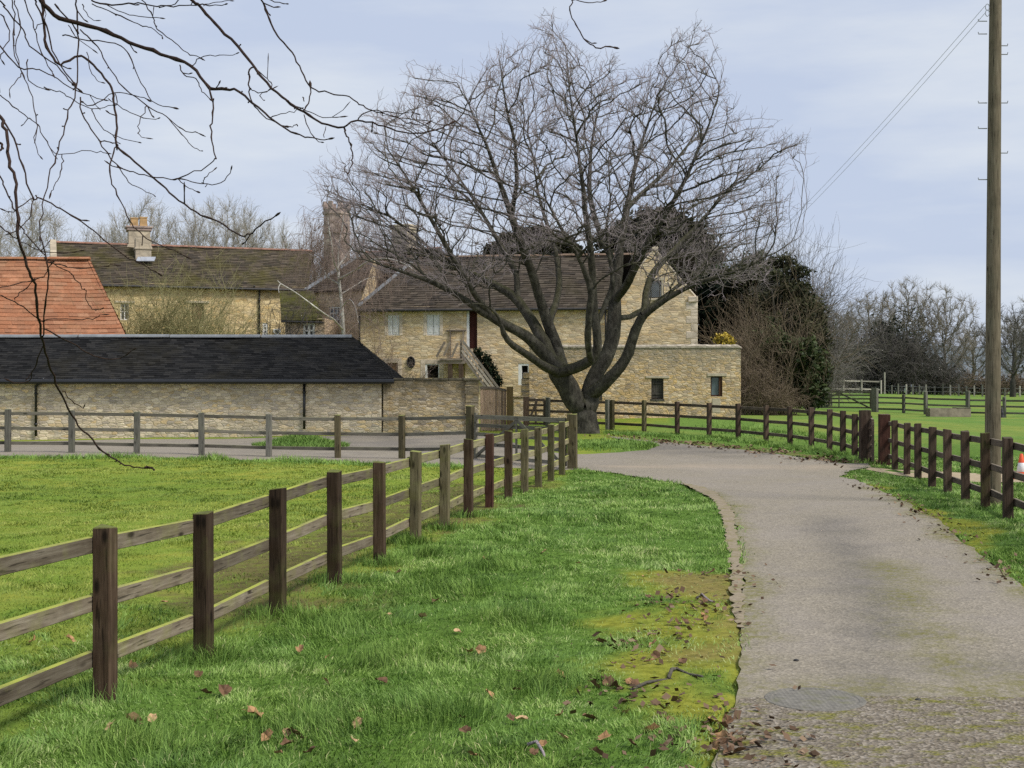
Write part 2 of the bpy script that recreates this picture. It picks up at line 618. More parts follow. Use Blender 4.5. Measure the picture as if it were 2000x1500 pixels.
M['post_a'] = wood_mat('post treated brown', [(.036, .022, .013), (.075, .048, .031), (.135, .096, .064)], 'v', top=(.14, .16, .04))
M['post_green'] = wood_mat('post algae green', [(.075, .06, .033), (.125, .105, .06), (.185, .155, .09)], 'v', top=(.26, .28, .08))
M['rail_a'] = wood_mat('rail weathered', [(.10, .075, .05), (.20, .165, .12), (.30, .26, .20)], 'u', top=(.36, .39, .07))
M['rail_a_far'] = wood_mat('rail weathered green', [(.16, .135, .08), (.26, .225, .14), (.34, .30, .20)], 'u', top=(.38, .40, .09))
M['post_b'] = wood_mat('post grey', [(.10, .095, .08), (.16, .155, .13), (.23, .22, .185)], 'v', top=(.22, .23, .14))
M['rail_b'] = wood_mat('rail grey', [(.10, .09, .07), (.17, .155, .125), (.23, .215, .17)], 'u', top=(.28, .28, .17))
M['post_c'] = wood_mat('post creosote', [(.045, .029, .020), (.092, .062, .045), (.165, .120, .090)], 'v', top=(.09, .08, .05))
M['rail_c'] = wood_mat('rail creosote', [(.060, .044, .033), (.11, .082, .062), (.18, .145, .115)], 'u', top=(.26, .22, .16))
M['post_red'] = wood_mat('post red brown', [(.032, .013, .010), (.062, .028, .020), (.105, .055, .04)], 'v', top=(.12, .09, .06))
M['wood_far'] = wood_mat('pale far timber', [(.32, .29, .24), (.42, .39, .33), (.5, .47, .4)], 'u')
M['stair_wood'] = wood_mat('grey stair timber', [(.16, .13, .10), (.26, .215, .175), (.36, .30, .25)], 'u')
M['pole'] = wood_mat('pole wood', [(.075, .060, .040), (.135, .110, .075), (.20, .17, .125)], 'v', top=(.15, .16, .1))
M['cone_orange'] = simple('cone orange', (.75, .10, .03), .5, .4, .1, 4)
M['cone_white'] = simple('cone white band', (.75, .75, .75), .4, .4, .08, 4)
M['cone_black'] = simple('cone black', (.03, .03, .035), .6, .4, .2, 4)
M['concrete'] = simple('trough concrete', (.26, .22, .17), .9, .1, .35, 3)
M['bark_oak'] = bark_mat('bark oak', (.017, .015, .012), (.078, .071, .057), (.32, .27, .275), green=(.075, .075, .03))
M['bark_fore'] = bark_mat('bark foreground', (.018, .012, .009), (.045, .032, .025), (.045, .028, .022), green=(.045, .045, .015), gz=.5)
M['bark_far'] = bark_mat('bark far', (.17, .155, .13), (.25, .23, .19), (.36, .33, .28))
M['bark_grey'] = bark_mat('bark far grey', (.085, .076, .068), (.14, .125, .11), (.24, .22, .20))
M['bark_mid'] = bark_mat('bark mid grey', (.05, .044, .038), (.085, .075, .065), (.155, .138, .122))
M['bark_hedge'] = bark_mat('bark hedge olive', (.085, .075, .055), (.14, .125, .092), (.235, .21, .165))
M['bark_scrub'] = bark_mat('bark scrub', (.08, .06, .042), (.13, .10, .07), (.20, .155, .11))
M['bark_ivy'] = bark_mat('bark hedge dark', (.032, .030, .025), (.06, .056, .048), (.115, .105, .095))
M['bark_brown'] = bark_mat('bark purple brown', (.09, .066, .056), (.15, .115, .095), (.24, .185, .16))
M['bark_birch'] = bark_mat('bark birch', (.30, .28, .25), (.50, .47, .43), (.26, .195, .165))
M['willow'] = bark_mat('willow shoots', (.10, .095, .05), (.15, .14, .07), (.27, .25, .12))
M['yew'] = leaf_mat('yew foliage', [(.005, .009, .005), (.010, .016, .009), (.018, .027, .013), (.030, .040, .02)], .8, .1)
M['cedar'] = leaf_mat('cedar foliage', [(.010, .011, .008), (.024, .023, .015), (.044, .041, .025), (.075, .068, .042)], .8, .1)
M['holly'] = leaf_mat('holly foliage', [(.014, .022, .008), (.030, .046, .014), (.052, .074, .022), (.09, .115, .04)], .6, .25)
M['ivy'] = leaf_mat('ivy foliage', [(.012, .013, .007), (.026, .029, .013), (.048, .050, .022), (.085, .082, .040)], .7, .15)
M['forsythia'] = leaf_mat('yellow flowers', [(.10, .09, .025), (.30, .23, .03), (.52, .38, .05), (.45, .33, .05)])
M['leaf_a'] = simple('leaf tan', (.31, .18, .085), .7, .2, .5, 30)
M['leaf_b'] = simple('leaf brown', (.14, .078, .042), .7, .2, .4, 25)
M['leaf_c'] = simple('leaf pale', (.42, .28, .15), .7, .2, .45, 30)
M['wire'] = simple('wire', (.30, .31, .34), .5, .3, .1, 3)
# ------------------------------------------------------------------ ground
def line_g(px):
    return [G(u, v) for u, v in px]


W2 = lambda x, y: Vector((x, y, zg(x, y)))
road_px = [(2000, 1150), (1960, 1118), (1900, 1072), (1820, 1012), (1740, 967), (1680, 941), (1640, 931), (1662, 920), (1700, 913), (1696, 906), (1650, 906), (1600, 899), (1530, 889),
           (1460, 880), (1380, 872), (1310, 865), (1240, 858), (1185, 852), (1205, 857), (1262, 863), (1290, 871), (1262, 880), (1200, 885), (1130, 888), (1075, 884), (1010, 868), (950, 851), (930, 848), (740, 851), (400, 858), (0, 863), (-220, 865),
           (-220, 893), (0, 893), (200, 893), (400, 897), (640, 903), (800, 907), (900, 910), (1000, 915), (1100, 919), (1135, 917), (1200, 925), (1270, 936), (1330, 946), (1395, 963), (1430, 1000),
           (1444, 1080), (1450, 1150), (1448, 1250), (1440, 1365), (1412, 1425), (1392, 1500)]
road_w = [W2(4.3, 2), W2(4.5, 8.5)] + line_g(road_px) + [W2(.98, 5), W2(.95, 2)]
road_w = [W2(4.3, -5)] + road_w + [W2(.95, -5)]
# ragged edge
rp = []
for a, b in zip(road_w, road_w[1:] + road_w[:1]):
    n = max(1, min(60, int((b - a).length / (.22 if a.y > 14 else .12))))
    nn = Vector((-(b - a).y, (b - a).x, 0)).normalized()
    for i in range(n):
        p = a.lerp(b, i / n)
        rp.append((p + nn * (random.uniform(-.05, .05) if n > 2 and a.y > 14 else random.uniform(-.015, .015))).to_2d())
ROAD = [(p.x, p.y) for p in rp]

fenceA_line = [((u - 1000) / F * d, d) for u, d in ((-200, 6.9), (205, 8.54), (1118, 28.85))]
mud_line = [(G(u, v).x, G(u, v).y) for u, v in ((430, 1190), (560, 1080), (720, 1030), (850, 985), (930, 950))]
moss_line = [(G(u, v).x, G(u, v).y) for u, v in ((1400, 1120), (1385, 1180), (1362, 1260), (1345, 1330))]
soil_line = [(G(u, v).x, G(u, v).y) for u, v in ((1412, 1115), (1405, 1180), (1400, 1240), (1420, 1300))]
edge_line = [(G(u, v).x, G(u, v).y) for u, v in ((1440, 1120), (1446, 1200), (1440, 1300), (1432, 1380), (1405, 1440), (1388, 1500))]
rim_line = [(G(u, v).x, G(u, v).y) for u, v in ((2000, 1158), (1900, 1078), (1820, 1018), (1740, 972), (1650, 938))]
litter_line = [(G(u, v).x, G(u, v).y) for u, v in ((1180, 851), (1240, 856), (1310, 862), (1380, 868), (1460, 876), (1530, 886), (1600, 896), (1690, 908))]


def masks(x, y):
    x0_, y0_ = x, y
    x = x + (vnoise(x0_ + 11, y0_ + 5, .9) - .5) * .9 + (vnoise(x0_ + 31, y0_, .3) - .5) * .3
    y = y + (vnoise(x0_ + 3, y0_ + 45, .9) - .5) * 2.0 + (vnoise(x0_, y0_ + 7, .3) - .5) * .5
    n1 = vnoise(x, y, .35)
    n2 = vnoise(x + 40, y + 9, .12)
    n3 = vnoise(x + 3, y + 71, 1.3)
    nn = .5 * n1 + .3 * n2 + .2 * n3
    mud = np.clip(1.45 - dist_poly(x, y, mud_line) / .75 + (nn - .5) * 4.2, 0, 1) * .85
    moss = np.clip(1.55 - dist_poly(x, y, moss_line) / .55 + (nn - .5) * 2.2, 0, 1)
    moss = np.maximum(moss, np.clip(1.0 - dist_poly(x, y, rim_line) / .3 + (nn - .5) * 2.4, 0, 1))
    moss = np.maximum(moss, np.clip(1.15 - dist_poly(x0_, y0_, edge_line) / .16 + (nn - .5) * 2.6, 0, 1))
    moss = moss * np.clip(.45 + 1.3 * vnoise(x0_ + 9, y0_ + 3, .13) + .5 * (vnoise(x0_, y0_, .05) - .5), 0, 1)
    soil = np.clip(1.2 - dist_poly(x, y, soil_line) / .30 + (nn - .5) * 2.2, 0, 1)
    soil = np.maximum(soil, np.clip(1.1 - dist_poly(x, y, litter_line) / .35 + (nn - .5) * 3.0, 0, 1))
    # paddock: behind the front fence, lighter and yellower
    side = (-4.258 + .193 * y)
    pad = np.clip((side - x) / .6 + .5 + (nn - .5) * .6, 0, 1)
    pad = pad * np.clip((y - 6 + (nn - .5) * 8) / 8, 0, 1)
    return mud, moss, soil, pad


def axis(fine0, fine1, step, lo, hi, grow=1.16):
    a = list(np.arange(fine0, fine1 + 1e-6, step))
    s = step
    while a[-1] < hi:
        s *= grow
        a.append(a[-1] + s)
    s = step
    while a[0] > lo:
        s *= grow
        a.insert(0, a[0] - s)
    return np.array(a)


gx = axis(-9, 9, .16, -900, 900)
gy = axis(5.5, 36, .16, -40, 2600)
X, Y = np.meshgrid(gx, gy)
Zt = zg_np(X, Y)
far = np.clip((Y - 130) / 200, 0, 1)
Zt = Zt * (1 - far) + .9 * far
# small tussocky unevenness away from the road
Zt = Zt + (vnoise(X, Y, .7) - .5) * .05 * np.clip((60 - Y) / 30, 0, 1)
roadmask = inpoly(X, Y, ROAD)
Zt = Zt - roadmask * .06
mudm, mossm, soilm, padm = masks(X, Y)
ny, nx = X.shape
ii = np.arange(ny * nx).reshape(ny, nx)
q = np.stack([ii[:-1, :-1], ii[:-1, 1:], ii[1:, 1:], ii[1:, :-1]], -1).reshape(-1, 4)

k = NT('grass ground', .95, .05)
p = k.pos()
n_s = k.noise(p, 9, 5, .7)
n_m = k.noise(p, 1.4, 5, .65)
n_l = k.noise(k.scale(p, (1, .7, 1)), .22, 5, .65)
verge = k.ramp(n_s, [(.25, (.04, .08, .014)), (.55, (.10, .18, .03)), (.8, (.16, .26, .055))])
padc = k.ramp(n_s, [(.25, (.10, .15, .02)), (.55, (.20, .265, .036)), (.8, (.28, .33, .055))])
padc = k.mix(k.ramp(n_m, [(.42, 0), (.62, .8)]), padc, (.30, .30, .05))
padc = k.mix(k.ramp(n_l, [(.45, 0), (.6, .55)]), padc, (.11, .20, .028))
fieldc = k.ramp(n_s, [(.25, (.085, .155, .03)), (.6, (.16, .26, .055)), (.85, (.23, .32, .08))])
fieldc = k.mix(k.ramp(n_l, [(.45, 0), (.62, .8)]), fieldc, (.24, .27, .06))
fieldc = k.mix(k.ramp(n_m, [(.45, 0), (.7, .5)]), fieldc, (.08, .16, .03))
sx = k.n("ShaderNodeSeparateXYZ")
k.L.new(p, sx.inputs[0])
c = k.mix(k.math('DIVIDE', k.math('SUBTRACT', sx.outputs[1], 34), 10, True), verge, fieldc)
c = k.mix(k.attr("pad"), c, padc)
mudc = k.ramp(n_s, [(.3, (.055, .04, .02)), (.5, (.13, .10, .05)), (.62, (.12, .13, .03)), (.8, (.17, .19, .04))])
c = k.mix(k.attr("mud"), c, mudc)
mossc = k.ramp(n_s, [(.25, (.09, .095, .015)), (.5, (.215, .225, .03)), (.75, (.32, .32, .055))])
c = k.mix(k.attr("moss"), c, mossc)
soilc = k.ramp(k.noise(p, 16, 5, .7), [(.3, (.09, .06, .032)), (.55, (.22, .15, .075)), (.8, (.32, .24, .14))])
c = k.mix(k.math('MULTIPLY', k.attr("soil"), .62), c, soilc)
# far beyond the hedges: woodland and fields, haze mixed into the dull colour
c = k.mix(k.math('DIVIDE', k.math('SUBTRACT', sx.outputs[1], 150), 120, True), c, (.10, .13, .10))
k.bump(n_s, .7, .05)
ground = mesh_np('ground', np.stack([X, Y, Zt], -1).reshape(-1, 3), [q], k.col(c), smooth=True,
                 extra={'mud': mudm.ravel(), 'moss': mossm.ravel(), 'soil': soilm.ravel(), 'pad': padm.ravel()})
tag(ground, kind='structure')


def sheet(name, poly, lift, mat, step=.3, extra=None):
    """flat sheet following the terrain inside a polygon"""
    poly = [(a, b) for a, b in poly]
    xs = [a for a, b in poly]
    ys = [b for a, b in poly]
    pts = [Vector(q) for q in poly]
    y = min(ys) + step
    while y < max(ys):
        st = step if y < 25 else step * 2.2
        row = np.arange(min(xs), max(xs), st) + random.random() * st
        row = row[inpoly(row, np.full_like(row, y), poly)]
        if len(row):
            dd = dist_poly(row, np.full_like(row, y), poly + poly[:1])
            pts += [Vector((a, y)) for a in row[dd > st * .35]]
        y += st
    n = len(poly)
    edges = [(i, (i + 1) % n) for i in range(n)]
    v, e, f, *_ = delaunay_2d_cdt(pts, edges, [], 1, 1e-4)
    vx = np.array([a[0] for a in v])
    vy = np.array([a[1] for a in v])
    z = zg_np(vx, vy) + lift
    tri = np.array([t for t in f if len(t) == 3])
    # make all faces point up
    a, b, c_ = tri[:, 0], tri[:, 1], tri[:, 2]
    cr = (vx[b] - vx[a]) * (vy[c_] - vy[a]) - (vy[b] - vy[a]) * (vx[c_] - vx[a])
    tri[cr < 0] = tri[cr < 0][:, ::-1]
    ex = extra(vx, vy) if extra else None
    o = mesh_np(name, np.stack([vx, vy, z], -1), [tri], mat, smooth=True, extra=ex)
    tag(o, kind='structure')
    return o


streak = [(G(u, v).x, G(u, v).y) for u, v in ((1600, 1010), (1640, 1060), (1690, 1130), (1730, 1220), (1700, 1330), (1690, 1400))]
greenst = [(G(u, v).x, G(u, v).y) for u, v in ((1740, 1100), (1800, 1190), (1830, 1260), (1850, 1330))]
cross = [(G(u, v).x, G(u, v).y) for u, v in ((1460, 1300), (1600, 1300), (1800, 1310), (2000, 1300))]
darkst = [(G(u, v).x, G(u, v).y) for u, v in ((1180, 868), (1250, 872), (1330, 878), (1420, 884))]
sandst = [(G(u, v).x, G(u, v).y) for u, v in ((1230, 912), (1400, 912), (1560, 914), (1690, 912))]
yardmud = [(G(u, v).x, G(u, v).y) for u, v in ((1000, 866), (900, 868), (780, 866), (700, 866))]


def road_extra(x, y):
    nn = .6 * vnoise(x, y, .5) + .4 * vnoise(x + 9, y, .14) - .5
    oil = np.clip(.9 - dist_poly(x, y, streak) / .5 + nn * 1.5, 0, 1) * .8
    oil = np.maximum(oil, .55 * np.clip(1 - np.abs(dist_poly(x, y, cross)) / .5 + nn, 0, 1) * (x > 2.2))
    oil = np.maximum(oil, np.clip(1 - dist_poly(x, y, darkst) / 2.2 + nn * 1.4, 0, 1) * .9)
    oil = np.maximum(oil, np.clip(1 - dist_poly(x, y, yardmud) / 4.5 + nn * 2, 0, 1) * .8)
    grn = np.clip(.75 - dist_poly(x, y, greenst) / .5 + nn * 1.6, 0, 1)
    eg = dist_poly(x, y, ROAD + ROAD[:1])
    grn = np.maximum(grn, np.clip(.9 - eg / .28 + nn * 2.0, 0, 1) * (y < 24))
    grn = np.maximum(grn, np.clip(1 - np.abs(y - 8.75) / .5 + nn * 2.2, 0, 1) * (x > 1.2) * .8)
    sand = np.clip(.9 - dist_poly(x, y, sandst) / .9 + nn * 1.6, 0, 1)
    return {'oil': oil, 'green': grn, 'sand': sand}


k = NT('road tarmac', .9, .15)
p = k.pos()
sp = k.noise(p, 55, 3, .75)
agg = k.voro(p, 42)
c = k.ramp(sp, [(.28, (.198, .168, .126)), (.5, (.272, .237, .182)), (.72, (.356, .316, .252))])
sep = k.n("ShaderNodeSeparateColor")
k.L.new(agg.outputs["Color"], sep.inputs[0])
c = k.mix(1.0, c, k.ramp(sep.outputs[0], [(0, .75), (.6, 1.0), (1, 1.2)]), 'MULTIPLY')
c = k.mix(k.ramp(k.noise(p, .5, 5, .65), [(.4, 0), (.7, .4)]), c, (.30, .265, .24))
c = k.mix(k.ramp(k.noise(p, 2.5, 5, .7), [(.5, 0), (.75, .35)]), c, (.17, .15, .14))
c = k.mix(k.math('MULTIPLY', k.attr('sand'), .55), c, (.40, .32, .235))
c = k.mix(k.math('MULTIPLY', k.attr('oil'), k.ramp(k.noise(p, 18, 4, .75), [(.3, .25), (.65, .85)])), c, (.09, .086, .083))
gm = k.math('MULTIPLY', k.attr('green'), k.ramp(k.noise(p, 11, 5, .75), [(.4, .1), (.6, 1)]))
c = k.mix(gm, c, (.16, .15, .035))
k.bump(k.math('ADD', sp, agg.outputs["Distance"]), .6, .01)
road = sheet('road', ROAD, .012, k.col(c), .25, road_extra)

# old broken concrete apron in the foreground, mossy
ap = [(G(u, v).x, G(u, v).y) for u, v in ((1446, 1368), (1520, 1366), (1700, 1364), (1850, 1366), (1990, 1367))]
ap = ap + [(4.42, 8.46), (4.3, 3), (4.25, -4.5), (1.0, -4.5), (1.02, 3), (G(1398, 1498).x, G(1398, 1498).y), (G(1418, 1425).x, G(1418, 1425).y)]
k = NT('old concrete apron', .92, .1)
p = k.pos()
agg = k.voro(k.vadd(p, k.scale(k.noise(p, 9, 2, .5, color=True), (.05, .05, 0))), 44)
sep = k.n("ShaderNodeSeparateColor")
k.L.new(agg.outputs["Color"], sep.inputs[0])
c = k.ramp(sep.outputs[0], [(0, (.16, .135, .10)), (.35, (.215, .182, .14)), (.7, (.26, .222, .175)), (1, (.36, .318, .265))])
c = k.mix(k.ramp(k.noise(p, 30, 4, .7), [(.35, .4), (.62, 0)]), c, (.07, .058, .04))
ms = k.noise(k.scale(p, (1, 1.7, 1)), 3.4, 6, .75)
c = k.mix(k.ramp(ms, [(.5, 0), (.62, .9)]), c, k.ramp(k.noise(p, 40, 3, .7), [(.3, (.10, .10, .014)), (.7, (.24, .23, .04))]))
dk = k.noise(k.scale(k.vadd(p, (9, 4, 0)), (1, 2.4, 1)), 2.1, 6, .75)
c = k.mix(k.ramp(dk, [(.54, 0), (.70, .4)]), c, (.05, .036, .02))
k.bump(k.math('ADD', agg.outputs["Distance"], k.noise(p, 20, 4)), .8, .018)
apron = sheet('apron', ap, .017, k.col(c), .2)

# sandy gravel margin along the left edge of the bend
mg = [(G(u, v).x, G(u, v).y) for u, v in ((1330, 944), (1372, 952), (1402, 964), (1432, 1000), (1446, 1080), (1452, 1150), (1450, 1230), (1436, 1228), (1428, 1150), (1424, 1080), (1410, 1010), (1392, 976))]
mr = []
for a, b in zip(mg, mg[1:] + mg[:1]):
    n = max(1, int(math.dist(a, b) / .12))
    for i in range(n):
        mr.append((a[0] + (b[0] - a[0]) * i / n + random.uniform(-.03, .03), a[1] + (b[1] - a[1]) * i / n))
k = NT('sandy margin', .95, .1)
p = k.pos()
c = k.ramp(k.noise(p, 28, 5, .7), [(.3, (.19, .155, .105)), (.55, (.29, .24, .17)), (.8, (.37, .31, .23))])
c = k.mix(k.ramp(k.noise(p, 5, 5, .7), [(.5, 0), (.65, .7)]), c, (.17, .16, .04))
k.bump(k.noise(p, 40, 3), .5, .01)
MARGIN = mr
margin = sheet('gravel_margin', mr, .0175, k.col(c), .12)

# sandy track behind the right hand fence
tr = [(G(u, v).x, G(u, v).y) for u, v in ((1700, 914), (1745, 919), (1800, 921), (1900, 926), (2000, 927), (2200, 930), (2200, 955), (2000, 944), (1900, 943), (1800, 936), (1740, 928), (1690, 918))]
k = NT('sandy track', .95, .1)
p = k.pos()
k.bump(k.noise(p, 20, 4), .5, .02)
TRACK = tr
track = sheet('track', tr, .02, k.col(k.ramp(k.noise(p, 6, 5, .7), [(.3, (.30, .23, .14)), (.7, (.46, .38, .26))])), .2)

# manhole cover set in the road
mc = G(1592, 1371)
b = MB()
ring = []
for r, z in ((.0, .0215), (.235, .0215), (.25, .0212), (.258, .0185), (.268, .0185), (.275, .0215), (.31, .0215), (.315, .019), (.315, -.02)):
    ring.append((max(r, .001), z))
b.lathe((mc.x, mc.y, zg(mc.x, mc.y)), ring, 40)
k = NT('manhole iron', .85, .2)
p = k.pos()
c = k.ramp(k.noise(p, 24, 5, .7), [(.3, (.12, .112, .095)), (.7, (.225, .21, .18))])
c = k.mix(k.ramp(k.noise(p, 7, 4), [(.5, 0), (.7, .6)]), c, (.15, .15, .06))
k.bump(k.voro(p, 34, 'F1', .1).outputs["Distance"], .6, .01)
tag(b.build('manhole_cover', k.col(c)), 'round grey manhole cover set in the foot of the tarmac road', 'manhole cover')


# ------------------------------------------------------------------ grass
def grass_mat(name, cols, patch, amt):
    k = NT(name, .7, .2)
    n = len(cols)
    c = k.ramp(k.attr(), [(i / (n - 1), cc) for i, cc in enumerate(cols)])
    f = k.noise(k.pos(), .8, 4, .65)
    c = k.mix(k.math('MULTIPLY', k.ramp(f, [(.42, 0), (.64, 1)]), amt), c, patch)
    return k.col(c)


M['grass_v'] = grass_mat('verge grass blades', [(.05, .092, .016), (.11, .19, .032), (.18, .292, .054), (.255, .375, .085), (.355, .465, .155), (.50, .475, .235)], (.14, .275, .078), .38)
M['grass_p'] = grass_mat('paddock grass blades', [(.10, .15, .024), (.17, .235, .04), (.245, .305, .055), (.33, .36, .075), (.39, .38, .12)], (.13, .22, .045), .5)
M['grass_f'] = grass_mat('field grass blades', [(.05, .10, .016), (.09, .17, .028), (.13, .21, .035), (.18, .24, .055)], (.09, .19, .03), .4)


def blades(name, label, xy, length, mat, tint, width=.0042, seed=1, lean=.75):
    rng = np.random.default_rng(seed)
    n = len(xy)
    x, y = xy[:, 0], xy[:, 1]
    z = zg_np(x, y) + (vnoise(x, y, .7) - .5) * .05 - .012
    # blades lie over together in swirls, as uncut winter grass does
    ang = vnoise(x, y, .45) * 9 + vnoise(x, y, .15) * 4 + rng.normal(0, .8, n)
    ln = length * rng.uniform(.55, 1.3, n)
    le = np.clip(rng.normal(lean, .3, n), .1, 1.35)
    dx, dy = np.cos(ang), np.sin(ang)
    wd = width * np.maximum(1, y / 11) * rng.uniform(.7, 1.3, n)
    yaw = rng.uniform(0, 2 * PI, n)
    px, py = np.cos(yaw), np.sin(yaw)
    p0 = np.stack([x, y, z], -1)
    hx = ln * .5 * np.sin(le * .55)
    p1 = p0 + np.stack([dx * hx, dy * hx, ln * .5 * np.cos(le * .55)], -1)
    hx2 = ln * .5 * np.sin(le * 1.35)
    p2 = p1 + np.stack([dx * hx2, dy * hx2, ln * .5 * np.cos(le * 1.35)], -1)
    s = np.stack([px * wd, py * wd, np.zeros(n)], -1)
    V = np.stack([p0 - s, p0 + s, p1 + s * .8, p1 - s * .8, p2], 1).reshape(-1, 3)
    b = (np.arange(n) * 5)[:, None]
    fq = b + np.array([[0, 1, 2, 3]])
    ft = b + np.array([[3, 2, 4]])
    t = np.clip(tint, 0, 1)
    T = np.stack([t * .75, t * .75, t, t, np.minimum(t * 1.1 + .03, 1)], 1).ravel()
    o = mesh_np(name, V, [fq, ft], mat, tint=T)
    tag(o, label, 'grass', kind='stuff')
    return o


def scatter(n, d0, d1, seed, power=1.5):
    """points over the wedge of ground in view, denser where nearer"""
    rng = np.random.default_rng(seed)
    # density ~ d^-power per m2, area element ~ d
    e = 2 - power
    uu = rng.random(n)
    d = (d0 ** e + uu * (d1 ** e - d0 ** e)) ** (1 / e)
    x = rng.uniform(-1, 1, n) * (.40 * d + .6)
    return np.stack([x, d], -1)


xy = scatter(560000, 6.2, 33.5, 11, 1.45)
x, y = xy[:, 0], xy[:, 1]
mud, moss, soil, pad = masks(x, y)
jx, jy = x + RNG.normal(0, .05, len(x)), y + RNG.normal(0, .07, len(x))
onroad = inpoly(jx, jy, ROAD) | inpoly(x, y, MARGIN) | inpoly(x, y, TRACK)
rr = RNG.random(len(x))
keep = ~onroad & (rr > mud * .93) & (rr > moss * .84) & (rr > soil * .88)
xy = xy[keep]
x, y = xy[:, 0], xy[:, 1]
pad = pad[keep]
moss = moss[keep]
right = x > 4.0 + .0 * y
ispad = pad > .5
tuss = vnoise(x + 5, y + 2, .55)
clump = vnoise(x + 50, y + 20, .22)
sel = ~ispad
bright = .42 + .42 * (vnoise(x, y, 1.2) - .5) + .55 * (clump - .5) + .3 * (vnoise(x, y + 30, .5) - .5) + RNG.normal(0, .13, len(x)) + .3 * moss
straw = RNG.random(len(x)) > .955
bright = np.where(straw, .97, np.minimum(bright, .9))
leng = (.038 + .068 * tuss ** 1.5) * np.where(moss > .2, .6, 1)
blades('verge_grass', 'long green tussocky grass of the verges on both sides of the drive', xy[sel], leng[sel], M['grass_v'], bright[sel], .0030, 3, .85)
sel = ispad
br2 = .45 + .5 * (vnoise(x, y, 2.2) - .5) + .3 * (clump - .5) + RNG.normal(0, .14, len(x))
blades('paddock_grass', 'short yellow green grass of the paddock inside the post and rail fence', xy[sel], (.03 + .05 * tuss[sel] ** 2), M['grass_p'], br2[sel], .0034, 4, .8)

# longer unmown grass: strip along the back fence, foot of posts, tree island, far verge, mound
ext = []
def strip(px, w, n, seed):
    rng = np.random.default_rng(seed)
    ln = [G(u, v) for u, v in px]
    for _ in range(n):
        i = rng.integers(0, len(ln) - 1)
        t = rng.random()
        p = ln[i].lerp(ln[i + 1], t)
        ext.append((p.x + rng.normal(0, w * .3), p.y + rng.normal(0, w)))
strip([(0, 893), (130, 893), (267, 893), (394, 897), (525, 901), (660, 905), (785, 907), (900, 912)], .42, 11000, 1)
strip([(1190, 846), (1258, 850), (1323, 854), (1385, 858), (1442, 862), (1496, 868), (1543, 874), (1585, 880), (1640, 892), (1685, 904)], .55, 12000, 2)
strip([(1130, 870), (1180, 870), (1240, 871), (1270, 872)], .9, 7000, 3)
strip([(1400, 840), (1550, 850), (1650, 866)], 1.6, 5000, 4)
strip([(500, 876), (580, 868), (680, 876)], .5, 300, 5)
strip([(30, 892), (90, 888)], .22, 900, 6)
ext = np.array(ext)
ok = ~inpoly(ext[:, 0], ext[:, 1], ROAD)
ext = ext[ok]
blades('rough_grass', 'rough longer grass along the foot of the back fences and round the oak', ext, .07 + .15 * vnoise(ext[:, 0], ext[:, 1], .6) ** 1.4, M['grass_v'],
       .36 + .35 * (vnoise(ext[:, 0], ext[:, 1], .5) - .4) + RNG.normal(0, .1, len(ext)), .0028, 8, .7)
# dark tussocks against the front fence
tus = []
for u, v, rad, n in ((800, 1062, .11, 900), (835, 1085, .09, 500), (205, 1362, .14, 400), (398, 1286, .13, 500), (542, 1203, .15, 500), (654, 1135, .14, 350), (742, 1102, .14, 350),
                     (868, 1034, .15, 350), (915, 1008, .16, 350), (960, 1105, .2, 500), (760, 1290, .22, 700), (650, 1225, .25, 700), (880, 1150, .25, 700), (1020, 1215, .2, 500), (620, 1420, .2, 900), (860, 1395, .2, 900), (1060, 1340, .18, 700), (250, 1450, .2, 700)):
    c0 = G(u, v)
    a = RNG.normal(0, rad, (n, 2))
    tus.append(np.array([[c0.x, c0.y]]) + a)
tus = np.concatenate(tus)
blades('grass_tussocks', 'dark green tussocks standing up from the verge along the front fence', tus, np.full(len(tus), .15), M['grass_v'], .22 + RNG.normal(0, .14, len(tus)) + .2 * RNG.random(len(tus)), .0026, 9, .55)

# grass mound in the yard
mp = G(588, 872)
b = MB()
cx, cy = mp.x, mp.y
rows = []
for i in range(9):
    r = i / 8
    row = []
    for j in range(28):
        a = 2 * PI * j / 28
        rx, ry = 1.38 * r * (1 + .08 * math.sin(3 * a)), .75 * r
        px, py = cx + rx * math.cos(a), cy + ry * math.sin(a)
        row.append(Vector((px, py, zg(px, py) + .30 * (math.cos(PI * r) * .5 + .5) + random.uniform(-.02, .02) + .005)))
    rows.append(row)
for i in range(8):
    for j in range(28):
        b.quad(rows[i][j], rows[i + 1][j], rows[i + 1][(j + 1) % 28], rows[i][(j + 1) % 28])
mound = thing('grass_mound', 'low grassed hump in the yard behind the back fence', 'mound', (cx, cy, zg(cx, cy)))
k = NT('mound turf', .95, .05)
b.build('turf', k.col(k.ramp(k.noise(k.pos(), 12, 5, .7), [(.3, (.03, .075, .012)), (.7, (.08, .17, .03))])), mound, smooth=True)
rng = np.random.default_rng(21)
rr = np.sqrt(rng.random(5200)) * 1.02
aa = rng.random(5200) * 2 * PI
mx, my = cx + 1.38 * rr * np.cos(aa), cy + .75 * rr * np.sin(aa)
N = len(mx)
mz = zg_np(mx, my) + .30 * (np.cos(PI * np.minimum(rr, 1)) * .5 + .5)
ln = rng.uniform(.08, .2, N)
ang = rng.random(N) * 2 * PI
top = np.stack([mx + np.cos(ang) * ln * .6, my + np.sin(ang) * ln * .6, mz + ln * .75], -1)
bt = np.stack([mx, my, mz], -1)
w = np.stack([np.full(N, .011), np.zeros(N), np.zeros(N)], -1)
V = np.stack([bt - w, bt + w, top], 1).reshape(-1, 3)
go = mesh_np('grass', V, [(np.arange(N) * 3)[:, None] + np.array([[0, 1, 2]])], M['grass_v'], mound, np.repeat(np.clip(rng.normal(.42, .16, N), 0, .9), 3))
go['kind'] = 'stuff'
